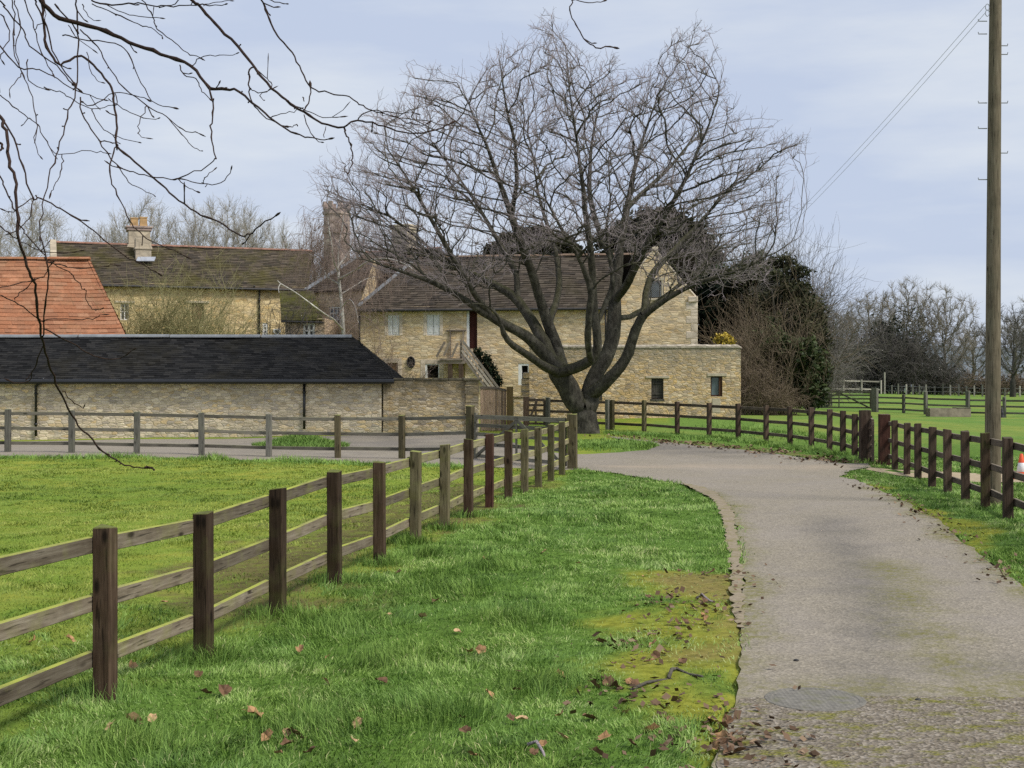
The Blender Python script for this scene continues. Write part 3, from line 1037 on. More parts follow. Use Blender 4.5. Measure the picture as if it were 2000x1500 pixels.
# ------------------------------------------------------------------ fences
def fence(name, label, pts, rails, h, pw, mpost, mrail, rw=.042, rh=.095, back=1, special=None, jitter=.012, cat='fence'):
    """pts: ground points; rails: heights above ground of the rail centres"""
    t = thing(name, label, cat, pts[0])
    n = len(pts)
    for i, p in enumerate(pts):
        d = (pts[min(i + 1, n - 1)] - pts[max(i - 1, 0)]).to_2d().normalized()
        sp = (special or {}).get(i, {})
        hh = sp.get('h', h) + random.uniform(-jitter, jitter)
        ww = sp.get('w', pw)
        b = MB()
        lx, ly = random.uniform(-.012, .012), random.uniform(-.012, .012)
        a = math.atan2(d.y, d.x) + random.uniform(-.05, .05)
        ca, sa = math.cos(a), math.sin(a)
        q = []
        for z, ox, oy in ((-.3, 0, 0), (hh, lx, ly)):
            for x, y in ((-.5, -.5), (.5, -.5), (.5, .5), (-.5, .5)):
                q.append((p.x + ox + (x * ca - y * sa) * ww, p.y + oy + (x * sa + y * ca) * ww, p.z + z + (random.uniform(-.012, .012) if z > 0 else 0)))
        b.hexa(q)
        b.build('post', sp.get('m', mpost(i) if callable(mpost) else mpost), t, bevel=.006)
    for i in range(n - 1):
        a, c = pts[i], pts[i + 1]
        d = (c - a).to_2d().normalized()
        nv = Vector((-d.y, d.x, 0)) * back
        off = nv * (pw / 2 + rw / 2 + .001)
        e = Vector((d.x, d.y, 0)) * .05
        for r in rails:
            b = MB()
            b.beam(a + off - e * (0 if i else 1) + Vector((0, 0, r + random.uniform(-jitter, jitter))) + nv * random.uniform(0, .003), c + off + e * .9 + Vector((0, 0, r + random.uniform(-jitter, jitter))) + nv * random.uniform(0, .003), rw, rh)
            b.build('rail', mrail(i) if callable(mrail) else mrail, t, bevel=.004)
    return t


# front paddock fence
dA = [5.55, 7.04, 8.54, 10.03, 11.54, 13.06, 14.57, 16.03, 17.47, 18.87, 20.28, 21.76, 23.2, 24.6, 26.0, 27.4, 28.85]
ptsA = []
for d in dA:
    x = -4.258 + .193 * d
    ptsA.append(Vector((x, d, zg(x, d))))
mfa = lambda i: M['post_red'] if i in (10,) else (M['post_a'] if i < 7 or i in (9, 11) else M['post_green'])
fence('paddock_fence', 'three rail brown timber fence running from the near left corner back beside the drive', ptsA, (.255, .62, .985), 1.1, .118, mfa,
      lambda i: M['rail_a'] if i < 7 else M['rail_a_far'], rh=.105, back=1, special={16: {'h': 1.18, 'w': .20, 'm': M['post_green']}})

# back paddock fence in front of the yard
us = [-380, -245, -112, 15, 140, 267, 394, 525, 660, 785, 918]
ptsB = []
for i, u in enumerate(us):
    d = 34 - (.9 if u > 900 else 0) - max(0, (u - 600)) / 400
    q = XY(u, d)
    ptsB.append(Vector((q.x, q.y, zg(q.x, q.y))))
fence('yard_fence', 'grey weathered post and rail fence between the paddock and the stone barn', ptsB, (.24, .62, 1.0), 1.1, .135, lambda i: M['post_b'] if i < 8 else M['post_green'],
      M['rail_b'], rw=.04, rh=.085, special={10: {'h': 1.28, 'w': .16}})


def field_gate(name, label, a, b_, h, mat, bars=5, base=.12, thick=.05, braces=1):
    """five bar gate hung between ground points a and b"""
    t = thing(name, label, 'gate', a)
    a, b_ = Vector(a), Vector(b_)
    up = Vector((0, 0, 1))
    for i in range(bars):
        z = base + (h - base) * (i / (bars - 1)) ** .85
        m = MB()
        m.beam(a + up * z, b_ + up * z, thick * .6 if i < bars - 1 else thick, .085 if i < bars - 1 else .10)
        m.build('bar', mat, t)
    for k_ in (.012, .988):
        m = MB()
        p = a.lerp(b_, k_)
        m.beam(p + up * (base - .06), p + up * (h + .10 * (k_ < .5)), thick * 1.15, .09, up=(b_ - a).normalized())
        m.build('stile', mat, t)
    d = (b_ - a)
    nv = Vector((d.y, -d.x, 0)).normalized() * (thick * .55)
    for p, q in ((.03, .5), (.5, .97)) if braces == 2 else ((.03, .55),):
        m = MB()
        if p < .3:
            m.beam(a.lerp(b_, p) + up * base + nv, a.lerp(b_, q) + up * (h - .05) + nv, .024, .08)
        else:
            m.beam(a.lerp(b_, p) + up * (h - .05) + nv, a.lerp(b_, q) + up * base + nv, .024, .08)
        m.build('brace', mat, t)
    m = MB()
    p = a.lerp(b_, .5)
    m.beam(p + up * base + nv * 1.5, p + up * h + nv * 1.5, .02, .07, up=d.normalized())
    m.build('brace', mat, t)
    return t


gA = ptsB[-1] + Vector((.12, -.06, 0))
gB = ptsA[-1] + Vector((-.14, .10, 0))
gA.z = gB.z = .17
field_gate('field_gate', 'weathered five bar timber gate closing the paddock corner beside the thick end post', gA, gB, 1.06, M['rail_b'], braces=2)

# curved fence round the bend (dark creosote), and the roadside fence on the right
cu = [(1010, 50.0), (1070, 49.6), (1132, 48.9), (1196, 48), (1258, 47), (1323, 45.4), (1385, 43.7), (1442, 42.2), (1496, 40.5), (1543, 38.8), (1585, 37), (1620, 35.4), (1646, 34.1), (1669, 33.0), (1689, 31.8)]
ptsC = []
for u, d in cu:
    q = XY(u, d)
    ptsC.append(Vector((q.x, q.y, zg(q.x, q.y))))
fence('drive_fence', 'dark brown three rail fence curving round the bend in front of the stone outbuilding', ptsC[3:], (.22, .60, .98), 1.1, .13, lambda i: M['post_green'] if i in (0, 1) else M['post_c'], M['rail_c'],
      special={11: {'h': 1.26, 'w': .235, 'm': M['post_c']}}, back=1)
fence('garden_fence', 'short grey brown length of fence beside the small gate behind the oak trunk', ptsC[1:3] + [ptsC[3] + Vector((-.16, .03, 0))], (.22, .60, .98), 1.1, .14, M['post_b'], M['rail_c'], back=1)
rd = [(1727, 31.0, 1.2), (1748, 29.9, 1.1), (1771, 28.1, 1.1), (1793, 26.3, 1.1), (1820, 24.6, 1.1), (1851, 23.0, 1.1), (1886, 21.5, 1.1), (1925, 19.8, 1.1), (1969, 18.1, 1.1), (2025, 16.6, 1.1), (2095, 15.2, 1.1), (2180, 13.7, 1.1)]
ptsD = []
for u, d, h in rd:
    q = XY(u, d)
    ptsD.append(Vector((q.x, q.y, zg(q.x, q.y))))
fence('roadside_fence', 'dark brown three rail fence along the right verge in front of the utility pole', ptsD, (.22, .60, .98), 1.1, .125, lambda i: M['post_a'] if i in (7,) else M['post_c'], M['rail_c'],
      special={0: {'h': 1.2, 'w': .24, 'm': M['post_red']}}, back=1)
a_, b2_ = ptsC[-1] + Vector((.02, .16, 0)), ptsD[0] + Vector((.16, .14, 0))
field_gate('small_gate', 'narrow dark timber gate between the two thick brown gateposts', ptsC[-1] + Vector((.17, .1, .0)), ptsD[0] + Vector((-.18, .06, 0)) + Vector((0, .25, 0)), 1.02, M['rail_c'], braces=1)
# small hand gate left of the oak
q1, q2 = XY(1030, 49.9), XY(1064, 49.7)
field_gate('hand_gate', 'small rusty brown hand gate between the curved board gate and the oak trunk', Vector((q1.x, q1.y, zg(*q1))), Vector((q2.x, q2.y, zg(*q2))), 1.0, M['rail_c'], thick=.04)
b = MB()
for u, d, h in ((1027, 49.9, 1.12),):
    q = XY(u, d)
    b.box((q.x, q.y, zg(*q) + h / 2 - .1), (.2, .2, h + .2))
tag(b.build('gate_post', M['post_c'], bevel=.006), 'dark post on the left of the small hand gate', 'post')

# fences out in the pasture
def gpt(u, d):
    q = XY(u, d)
    return Vector((q.x, q.y, zg(*q)))


fence('field_fence', 'grey rail fence in the pasture right of the far field gate', [gpt(1709, 71.5), gpt(1765, 70.5), gpt(1808, 68.5), gpt(1890, 66.8), gpt(1962, 65.5), gpt(2040, 64)], (.18, .5, .8), .98, .13, M['post_b'], M['rail_b'],
      special={0: {'h': 1.3, 'w': .3}, 2: {'h': 1.2, 'w': .16}, 3: {'h': 1.25, 'w': .17}})
ga, gb = gpt(1578, 74), gpt(1702, 72)
gz = zv(800, 73)
ga.z = gb.z = gz
field_gate('pasture_gate', 'grey five bar field gate with crossed braces far off in the pasture', ga, gb, .98, M['rail_b'], braces=2)
b = MB()
q = XY(1573, 74)
b.box((q.x, q.y, zv(762, 74) / 2 + .1), (.28, .2, zv(762, 74) - .2), taper=.96)
tag(b.build('gate_post', M['post_b'], bevel=.01), 'stout grey post at the left end of the pasture gate', 'post')
fence('paddock_rails', 'pale two rail fence beyond the pasture gate at the edge of the trees', [gpt(1600, 124), gpt(1648, 124), gpt(1683, 124.5), gpt(1721, 125)], (.35, 1.1), 1.25, .12, M['wood_far'], M['wood_far'], rw=.06, rh=.12)
st = []
u = 1728
while u < 2060:
    st.append(gpt(u, 122 + random.uniform(-.6, .6)))
    u += random.uniform(12, 17)
t = thing('stake_fence', 'line of thin stakes and wire along the hedge at the far pasture edge', 'fence', st[0])
for i, p in enumerate(st):
    m = MB()
    hh = random.choice((.85, .95, 1.0, 1.1, 2.0 if i % 5 == 0 else 1.0))
    m.box((p.x, p.y, p.z + hh / 2), (.12, .12, hh))
    m.build('stake', M['wood_far'] if i % 3 == 0 else M['post_b'], t)
m = MB()
for z in (.35, .75):
    m.tube([p + Vector((0, -.06, z)) for p in st], .012, 4)
m.build('wire', M['galv'], t)

# trough in the pasture
t = thing('water_trough', 'long low stone water trough standing in the pasture by the rail fence', 'trough', gpt(1852, 65.5))
p = gpt(1852, 65.5)
m = MB()
L_, W_, H_ = 2.0, .7, .42
m.box((p.x, p.y - W_ / 2 + .06, p.z + H_ / 2), (L_, .12, H_))
m.box((p.x, p.y + W_ / 2 - .06, p.z + H_ / 2), (L_, .12, H_))
m.box((p.x - L_ / 2 + .06, p.y, p.z + H_ / 2), (.12, W_ - .242, H_ - .004))
m.box((p.x + L_ / 2 - .06, p.y, p.z + H_ / 2), (.12, W_ - .242, H_ - .004))
m.box((p.x, p.y, p.z + .06), (L_ - .25, W_ - .25, .1))
m.build('basin', M['concrete'], t)
m = MB()
m.box((p.x + L_ / 2 - .35, p.y, p.z + H_ + .02), (.66, W_ + .02, .035))
m.build('cover', M['post_b'], t)


def cone(label, p, h, body, band):
    t = thing('traffic_cone', label, 'traffic cone', p)
    s = h / .5
    m = MB()
    m.box((p.x, p.y, p.z + .015 * s), (.29 * s, .29 * s, .03 * s), rz=.4)
    m.build('base', body, t)
    m = MB()
    m.lathe(p, [(.108 * s, .03 * s), (.104 * s, .05 * s), (.086 * s, .16 * s)], 20)
    m.lathe(p, [(.058 * s, .33 * s), (.03 * s, .49 * s), (.022 * s, .5 * s), (.001, .5 * s)], 20)
    m.build('body', body, t, smooth=True)
    m = MB()
    m.lathe(p, [(.086 * s, .16 * s), (.088 * s, .162 * s), (.060 * s, .328 * s), (.058 * s, .33 * s)], 20)
    m.build('band', band, t, smooth=True)
    return t


p = gpt(1995, 26.2)
cone('orange traffic cone with a white band behind the roadside fence', p, .52, M['cone_orange'], M['cone_white'])
p = gpt(1957, 64)
cone('small black traffic cone far off in the pasture beyond the utility pole', p, .5, M['cone_black'], M['cone_black'])

# ------------------------------------------------------------------ utility pole
pp = gpt(1939, 20.25)
pole = thing('utility_pole', 'tall weathered timber utility pole with climbing pegs behind the roadside fence', 'utility pole', pp)
m = MB()
m.tube([pp + Vector((.002 * i * i * .1, 0, -.4 + i * .55)) for i in range(18)], [.122 - .0022 * i for i in range(18)], 18)
m.build('shaft', M['pole'], pole, smooth=True)
for v, s in ((88, 1), (105, 1), (65, -1), (200, 1), (200, -1), (250, -1), (298, 1), (350, -1), (40, -1), (150, 0)):
    z = zv(v, 20.2)
    m = MB()
    for s_ in ((s,) if s else ()):
        m.tube([(pp.x + s_ * .09, pp.y - .01, z), (pp.x + s_ * .22, pp.y - .01, z), (pp.x + s_ * .225, pp.y - .01, z + .03)], .0075, 6)
    if m.v:
        m.build('climbing_peg', M['galv'], pole)
zt = zv(14, 20.2)
for dz, sd in ((0, .0), (-.09, .05)):
    m = MB()
    m.tube([(pp.x - .10 + .03 * math.cos(a * .7), pp.y - .05, zt + dz + .05 * math.sin(a * .7)) for a in range(10)], .006, 6)
    m.build('wire_loop', M['wire'], pole)
for zz in (8.1, 8.4):
    m = MB()
    m.lathe((pp.x, pp.y - .15, zz), [(.001, 0), (.035, 0), (.045, .03), (.03, .06), (.04, .09), (.001, .11)], 10)
    m.build('insulator', M['white_paint'], pole, smooth=True)
for i, (dv, ev) in enumerate(((10, 336), (24, 347))):
    a = Vector((pp.x - .12, pp.y, zv(dv, 20.2)))
    e = P(1340, 590 + 10 * i, 61.6)
    mid = P(1560, ev, 42)
    m = MB()
    # quadratic through the three points
    pts = []
    tm = (mid.x - a.x) / (e.x - a.x)
    for j in range(41):
        s = j / 40
        q = a.lerp(e, s)
        sag = 1.0 * 4 * s * (1 - s)
        pts.append(q - Vector((0, 0, sag * .6)))
    m.tube(pts, .0036, 5)
    tag(m.build('overhead_wire', M['wire']), ('upper' if i == 0 else 'lower') + ' of the two thin wires running from the utility pole to the granary', 'wire', 'overhead wires')

# ------------------------------------------------------------------ fallen leaves and sticks
def leaf_mesh(size, seed):
    rg = random.Random(seed)
    m = MB()
    n = 12
    rim = []
    for i in range(n):
        a = 2 * PI * i / n
        r = size * (.74 + .26 * abs(math.cos(2.5 * a)) ** .6) * rg.uniform(.8, 1.08)
        x, y = r * math.cos(a) * .62, r * math.sin(a) * .5
        z = size * (.35 * (y / size) ** 2 * 4 * rg.uniform(.2, 1.2) + .4 * (x / size) ** 2 * rg.uniform(-.5, 1.4)) + rg.uniform(0, .15) * size
        rim.append(Vector((x, y, z)))
    c = Vector((0, 0, size * .02))
    for i in range(n):
        m.poly([c, rim[i], rim[(i + 1) % n]])
    m.tube([c, Vector((-size * .4, 0, size * .1)), Vector((-size * .75, size * .1, size * .05))], size * .015, 4)
    return m


protos = {}
for mk in ('leaf_a', 'leaf_b', 'leaf_c'):
    for s in (1, 2, 3):
        mm = leaf_mesh(.1, s * 7 + len(mk) + ord(mk[-1]))
        me = bpy.data.meshes.new('fallen_leaf')
        me.from_pydata(mm.v, [], mm.f)
        me.materials.append(M[mk])
        protos[(mk, s)] = me


def leaf(u, v, mk, s, size, lift, label, group):
    o = bpy.data.objects.new('fallen_leaf', protos[(mk, s)])
    COL.objects.link(o)
    g = G(u, v)
    o.location = (g.x, g.y, g.z + lift)
    o.scale = (size,) * 3
    o.rotation_euler = (random.uniform(-.75, .75), random.uniform(-.75, .75), random.uniform(0, 6.28))
    tag(o, label, 'leaf', group)


big = [(258, 1415, 'leaf_c', 1.15), (216, 1428, 'leaf_c', .8), (297, 1412, 'leaf_c', .7), (494, 1402, 'leaf_a', 1.25), (438, 1357, 'leaf_b', 1.1), (402, 1362, 'leaf_b', .9), (388, 1325, 'leaf_b', .7),
       (233, 1267, 'leaf_a', 1.0), (258, 1308, 'leaf_a', .8), (137, 1255, 'leaf_a', .9), (65, 1258, 'leaf_a', .9), (912, 1280, 'leaf_a', 1.1), (940, 1278, 'leaf_a', 1.0), (824, 1210, 'leaf_c', .9),
       (587, 1275, 'leaf_a', .8), (638, 1342, 'leaf_a', .8), (948, 1098, 'leaf_a', 1.0), (779, 1123, 'leaf_b', .8), (851, 1180, 'leaf_b', .8), (745, 1338, 'leaf_b', .9), (893, 1240, 'leaf_c', .7), (700, 1422, 'leaf_c', .8),
       (1062, 1083, 'leaf_c', .9), (690, 1455, 'leaf_c', .7), (322, 1182, 'leaf_a', .7), (760, 1206, 'leaf_c', .5), (1020, 1414, 'leaf_c', .8), (1100, 1450, 'leaf_c', .8), (1152, 1412, 'leaf_b', 1.0),
       (1180, 1450, 'leaf_a', .8), (925, 1486, 'leaf_a', .9), (1095, 1405, 'leaf_a', .7), (1225, 1400, 'leaf_c', .7), (560, 1440, 'leaf_c', .6), (705, 1398, 'leaf_a', .6), (955, 1365, 'leaf_a', .8), (772, 1300, 'leaf_b', .6),
       (1010, 1355, 'leaf_b', .6), (640, 1290, 'leaf_a', .5), (1130, 1105, 'leaf_a', .6), (1170, 1260, 'leaf_b', .8)]
for i, (u, v, mk, s) in enumerate(big):
    leaf(u, v, mk, 1 + i % 3, s * .9, .026, 'curled dry brown leaf lying in the green grass of the left verge', 'leaves fallen on the grass verge')
dark = [(520, 1452), (575, 1440), (590, 1452), (560, 1462), (545, 1482), (610, 1478), (900, 1412), (905, 1435), (1060, 1462), (1040, 1478), (1170, 1480), (1000, 1410), (1095, 1325), (1165, 1350), (1190, 1342), (1205, 1350), (1225, 1340),
        (1240, 1346), (1195, 1302), (1260, 1302), (1270, 1296), (1285, 1288), (1180, 1262), (1190, 1258), (1280, 1264), (1300, 1280), (1340, 1222), (1322, 1220), (1375, 1212), (1335, 1302), (1310, 1172), (1370, 1176), (1260, 1135), (1322, 1118),
        (1395, 1120), (1268, 1170), (1410, 1450), (1402, 1440), (1418, 1462), (1432, 1448), (1395, 1472), (1422, 1478), (1440, 1460), (1408, 1428), (1386, 1418), (1425, 1420), (1450, 1480), (1230, 1460), (1270, 1440), (1310, 1420)]
for i, (u, v) in enumerate(dark):
    leaf(u + random.uniform(-4, 4), v + random.uniform(-3, 3), 'leaf_b' if i % 4 else 'leaf_a', 1 + i % 3, random.uniform(.45, .95), .028, 'small dark curled leaf on the mossy ground beside the drive', 'dark leaves beside the drive edge')


def stick(pts, r, label):
    m = MB()
    q = [G(u, v) for u, v in pts]
    q = [a + Vector((0, 0, .022 + .018 * math.sin(i * 1.7))) for i, a in enumerate(q)]
    m.tube(q, [r * (1 - .5 * i / len(q)) for i in range(len(q))], 7)
    tag(m.build('fallen_stick', M['bark_oak'], smooth=True), label, 'stick')


stick([(1306, 1330), (1312, 1318), (1322, 1311), (1345, 1318), (1372, 1330)], .014, 'crooked dead stick bent like a hook on the moss left of the drive')
stick([(1232, 1354), (1262, 1345), (1285, 1334), (1312, 1328)], .013, 'straight dead stick lying left of the hooked stick on the moss')
stick([(1362, 1172), (1370, 1169), (1385, 1177), (1396, 1177)], .016, 'short dark piece of stick on bare soil at the drive edge')
stick([(1030, 1462), (1048, 1462), (1060, 1474), (1064, 1480)], .011, 'pale curved twig in the grass at the bottom of the photo')
for i, (u, v) in enumerate(((1555, 1294), (1793, 1372))):
    g = G(u, v)
    m = MB()
    m.lathe((g.x, g.y, g.z + .012), [(.001, 0), (.019, .002), (.020, .007), (.012, .013), (.001, .014)], 9)  # flat dark disc standing for a scrap of dead leaf
    tag(m.build('leaf_bit', M['dark_metal'], smooth=True), 'small dark leaf bit on the tarmac ' + ('above' if i == 0 else 'right of') + ' the manhole cover', 'stone')

# dark leaf litter drifted along the road edges (uncountable)
def litter(name, label, line, n, w, seed, size=.035):
    rg = np.random.default_rng(seed)
    ln = [G(u, v) for u, v in line]
    seg = rg.integers(0, len(ln) - 1, n)
    tt = rg.random(n)
    A = np.array([list(p) for p in ln])
    p = A[seg] * (1 - tt)[:, None] + A[seg + 1] * tt[:, None]
    p[:, 0] += rg.normal(0, w, n)
    p[:, 1] += rg.normal(0, w, n)
    kp = vnoise(p[:, 0], p[:, 1], .5) + rg.normal(0, .15, n) > .45
    p = p[kp]
    n = len(p)
    p[:, 2] = zg_np(p[:, 0], p[:, 1]) + rg.uniform(.022, .05, n)
    a = rg.random(n) * 2 * PI
    s = size * rg.uniform(.5, 1.4, n)
    e1 = np.stack([np.cos(a) * s, np.sin(a) * s, rg.normal(0, .35, n) * s], -1)
    e2 = np.stack([-np.sin(a) * s * .6, np.cos(a) * s * .6, rg.normal(0, .35, n) * s], -1)
    V = np.stack([p - e1, p + e2, p + e1, p - e2], 1).reshape(-1, 3)
    o = mesh_np(name, V, [(np.arange(n) * 4)[:, None] + np.array([[0, 1, 2, 3]])], M['litter'], tint=np.repeat(rg.random(n), 4))
    tag(o, label, 'leaf litter', kind='stuff')


M['litter'] = leaf_mat('leaf litter', [(.05, .032, .02), (.10, .062, .038), (.17, .11, .07), (.28, .20, .13)], .8, .1)
litter('leaf_litter', 'dark leaf litter drifted along the outside edge of the bend', [(1190, 852), (1310, 863), (1380, 870), (1460, 878), (1530, 888), (1600, 898), (1690, 909)], 1700, .45, 31, .045)
litter('leaf_litter', 'dead leaves and crumbs along the right edge of the drive', [(1645, 933), (1740, 968), (1820, 1013), (1900, 1073), (2000, 1150)], 560, .16, 32, .028)
litter('leaf_litter', 'dead leaves scattered over the mossy left edge of the drive', [(1420, 1110), (1350, 1180), (1290, 1280), (1250, 1340), (1420, 1440), (1400, 1500)], 900, .30, 33, .026)
# ------------------------------------------------------------------ buildings
class Facade:
    def __init__(self, A, B):
        self.A, self.B = A.copy(), B.copy()
        self.t = (B - A).normalized()
        self.n = Vector((self.t.y, -self.t.x))   # towards the camera
        self.len = (B - A).length

    def pt(self, s, z, off=0.0):
        q = self.A + self.t * s + self.n * off
        return Vector((q.x, q.y, z))

    def s(self, u):
        return sline(self.A, self.B, u)

    def z(self, u, v, off=0.0):
        d = (self.A + self.t * self.s(u) + self.n * off).y
        return zv(v, d)

    def op(self, u0, v0, u1, v1):
        um = (u0 + u1) / 2
        return (self.s(u0), self.s(u1), self.z(um, v1), self.z(um, v0))

    def wall(self, b, s0, s1, z0, z1, ops=(), depth=.2):
        S = sorted({s0, s1, *[o[0] for o in ops], *[o[1] for o in ops]})
        Z = sorted({z0, z1, *[o[2] for o in ops], *[o[3] for o in ops]})
        for i in range(len(S) - 1):
            for j in range(len(Z) - 1):
                sm, zm = (S[i] + S[i + 1]) / 2, (Z[j] + Z[j + 1]) / 2
                if any(o[0] < sm < o[1] and o[2] < zm < o[3] for o in ops):
                    continue
                b.quad(self.pt(S[i], Z[j]), self.pt(S[i + 1], Z[j]), self.pt(S[i + 1], Z[j + 1]), self.pt(S[i], Z[j + 1]))
        for a, c, zb, zt in ops:
            b.quad(self.pt(a, zb), self.pt(a, zt), self.pt(a, zt, -depth), self.pt(a, zb, -depth))
            b.quad(self.pt(c, zb), self.pt(c, zb, -depth), self.pt(c, zt, -depth), self.pt(c, zt))
            b.quad(self.pt(a, zt), self.pt(c, zt), self.pt(c, zt, -depth), self.pt(a, zt, -depth))
            b.quad(self.pt(a, zb), self.pt(a, zb, -depth), self.pt(c, zb, -depth), self.pt(c, zb))

    def block(self, b, s0, s1, z0, z1, o0, o1):
        """box between offsets o0 (back) and o1 (front)"""
        b.hexa([self.pt(s0, z0, o1), self.pt(s1, z0, o1), self.pt(s1, z0, o0), self.pt(s0, z0, o0),
                self.pt(s0, z1, o1), self.pt(s1, z1, o1), self.pt(s1, z1, o0), self.pt(s0, z1, o0)])


def window(fac, o, parent, frame='white_paint', pane='glass', cols=2, rows=2, depth=.14, fw=.06, name='window', only_left=False, bar=.03):
    a, c, zb, zt = o
    b = MB()
    e = .003
    fac.block(b, a + e, a + fw, zb + e, zt - e, -depth, -depth + .05)
    if not only_left:
        fac.block(b, c - fw, c - e, zb + e, zt - e, -depth, -depth + .05)
        fac.block(b, a + fw, c - fw, zt - fw, zt - e, -depth, -depth + .048)
        fac.block(b, a + fw, c - fw, zb + e, zb + fw, -depth, -depth + .052)
        for i in range(1, cols):
            s = a + (c - a) * i / cols
            w = bar if cols != 2 else bar * 1.6
            fac.block(b, s - w / 2, s + w / 2, zb + fw, zt - fw, -depth + .002, -depth + .042)
        for j in range(1, rows):
            z = zb + (zt - zb) * j / rows
            fac.block(b, a + fw, c - fw, z - bar / 2, z + bar / 2, -depth + .004, -depth + .036)
    f = b.build(name, M[frame], parent)
    p = MB()
    p.quad(fac.pt(a, zb, -depth + .01), fac.pt(c, zb, -depth + .01), fac.pt(c, zt, -depth + .01), fac.pt(a, zt, -depth + .01))
    p.build('pane', M[pane], f)
    return f


def tiles(b, e0, e1, r1, r0, course, tw, lift=.03, jit=.4):
    e0, e1, r1, r0 = map(Vector, (e0, e1, r1, r0))
    nrm = (e1 - e0).cross(r0 - e0).normalized()
    n = max(2, int(((r0 - e0).length + (r1 - e1).length) / 2 / course))
    for i in range(n):
        t0, t1 = i / n, min(1.0, (i + 1.25) / n)
        L0, R0, L1, R1 = e0.lerp(r0, t0), e1.lerp(r1, t0), e0.lerp(r0, t1), e1.lerp(r1, t1)
        m = max(2, int((R0 - L0).length / tw))
        off = (i % 2) * .5 + random.uniform(-.1, .1)
        cuts = sorted({0.0, 1.0, *[min(1, max(0, (j + off + random.uniform(-.15, .15)) / m)) for j in range(m + 1)]})
        ctint = random.uniform(-.12, .12)
        for a, c in zip(cuts[:-1], cuts[1:]):
            if c - a < 1e-5:
                continue
            l = lift * (1 + random.uniform(-jit, jit))
            wv = lambda p_: nrm * (.030 * math.sin(p_.x * .8 + 1) + .022 * math.sin(p_.x * 1.9 + p_.z * 1.3))
            dn = (L0 - L1).normalized() * random.uniform(0, .25) * lift
            A0, B0 = L0.lerp(R0, a) + nrm * l + dn, L0.lerp(R0, c) + nrm * (l + random.uniform(-.2, .2) * lift) + dn
            A1, B1 = L1.lerp(R1, a), L1.lerp(R1, c)
            A0, B0, A1, B1 = A0 + wv(A0), B0 + wv(B0), A1 + wv(A1), B1 + wv(B1)
            tn = min(1, max(0, random.random() + ctint))
            b.quad(A0, B0, B1 + nrm * .002, A1 + nrm * .002, tn)
            b.quad(A0 - nrm * l * 1.3, B0 - nrm * l * 1.3, B0, A0, tn)
    # deck under the tiles
    b.quad(e0 - nrm * .10, e1 - nrm * .10, r1 - nrm * .10, r0 - nrm * .10, .1)


def pipe(fac, u, v0, v1, parent, r=.045, mat='black_plastic', name='downpipe', off=.09, swan=0):
    s = fac.s(u)
    z0, z1 = fac.z(u, v1), fac.z(u, v0)
    m = MB()
    pts = [fac.pt(s, z0, off), fac.pt(s, z1 - (.16 if swan else 0), off)]
    if swan:
        pts += [fac.pt(s + swan * .3, z1 - .02, off + .05), fac.pt(s + swan * .3, z1 + .08, off + .2)]
    m.tube(pts, r, 8)
    for f in (.2, .75):
        z = z0 + (z1 - z0) * f
        m.tube([fac.pt(s, z, off), fac.pt(s, z + .06, off)], r * 1.35, 8)
    return m.build(name, M[mat], parent, smooth=True)


def ridge(b, p, q, r=.11, seg=.45):
    p, q = Vector(p), Vector(q)
    n = max(1, int((q - p).length / seg))
    d = (q - p).normalized()
    s = Vector((d.y, -d.x, 0)).normalized()
    for i in range(n):
        a, c = p.lerp(q, i / n), p.lerp(q, (i + .985) / n)
        dz = random.uniform(-.008, .008)
        ring = [(s * (r * math.cos(t)) + Vector((0, 0, r * .8 * math.sin(t) - .03 + dz))) for t in [PI * k_ / 6 for k_ in range(7)]]
        for k_ in range(6):
            b.quad(a + ring[k_], c + ring[k_], c + ring[k_ + 1], a + ring[k_ + 1])
        b.poly([a + x for x in ring])
        b.poly([c + x for x in reversed(ring)])


def chimney(parent, c, w, d, z0, z1, rz=0, pots=0, capz=.35):
    b = MB()
    b.box((c.x, c.y, (z0 + z1) / 2), (w, d, z1 - z0), rz)
    b.box((c.x, c.y, z0 + (z1 - z0) * .42), (w * 1.1, d * 1.1, .13), rz)
    b.box((c.x, c.y, z0 + (z1 - z0) * .2), (w * 1.16, d * 1.16, (z1 - z0) * .40), rz)
    ch = b.build('chimney', M['ashlar'], parent, bevel=.02)
    b = MB()
    b.box((c.x, c.y, z1 - .02), (w * 1.14, d * 1.14, .14), rz)
    b.box((c.x, c.y, z1 + .11), (w * 1.24, d * 1.24, .12), rz)
    b.build('cap', M['tower'] if pots else M['ashlar'], ch, bevel=.02)
    for i in range(pots):
        m = MB()
        ox = (i - (pots - 1) / 2) * w * .42
        x, y = c.x + ox * math.cos(rz), c.y + ox * math.sin(rz)
        h = .50 + .06 * (i % 2)
        m.box((x, y, z1 + .17 + h / 2), (w * .36, w * .36, h), rz, taper=.88)
        m.box((x, y, z1 + .17 + h - .03), (w * .37, w * .37, .07), rz)
        m.build('pot', M['pot'], ch, bevel=.015)
    return ch


M['lead_pale'] = simple('pale lead', (.36, .38, .42), .5, .4, .2, 3)
M['ridge_brown'] = simple('ridge tile brown', (.20, .14, .10), .9, .1, .35, 4)
M['pot'] = simple('buff chimney pot', (.44, .285, .14), .85, .1, .3, 3)

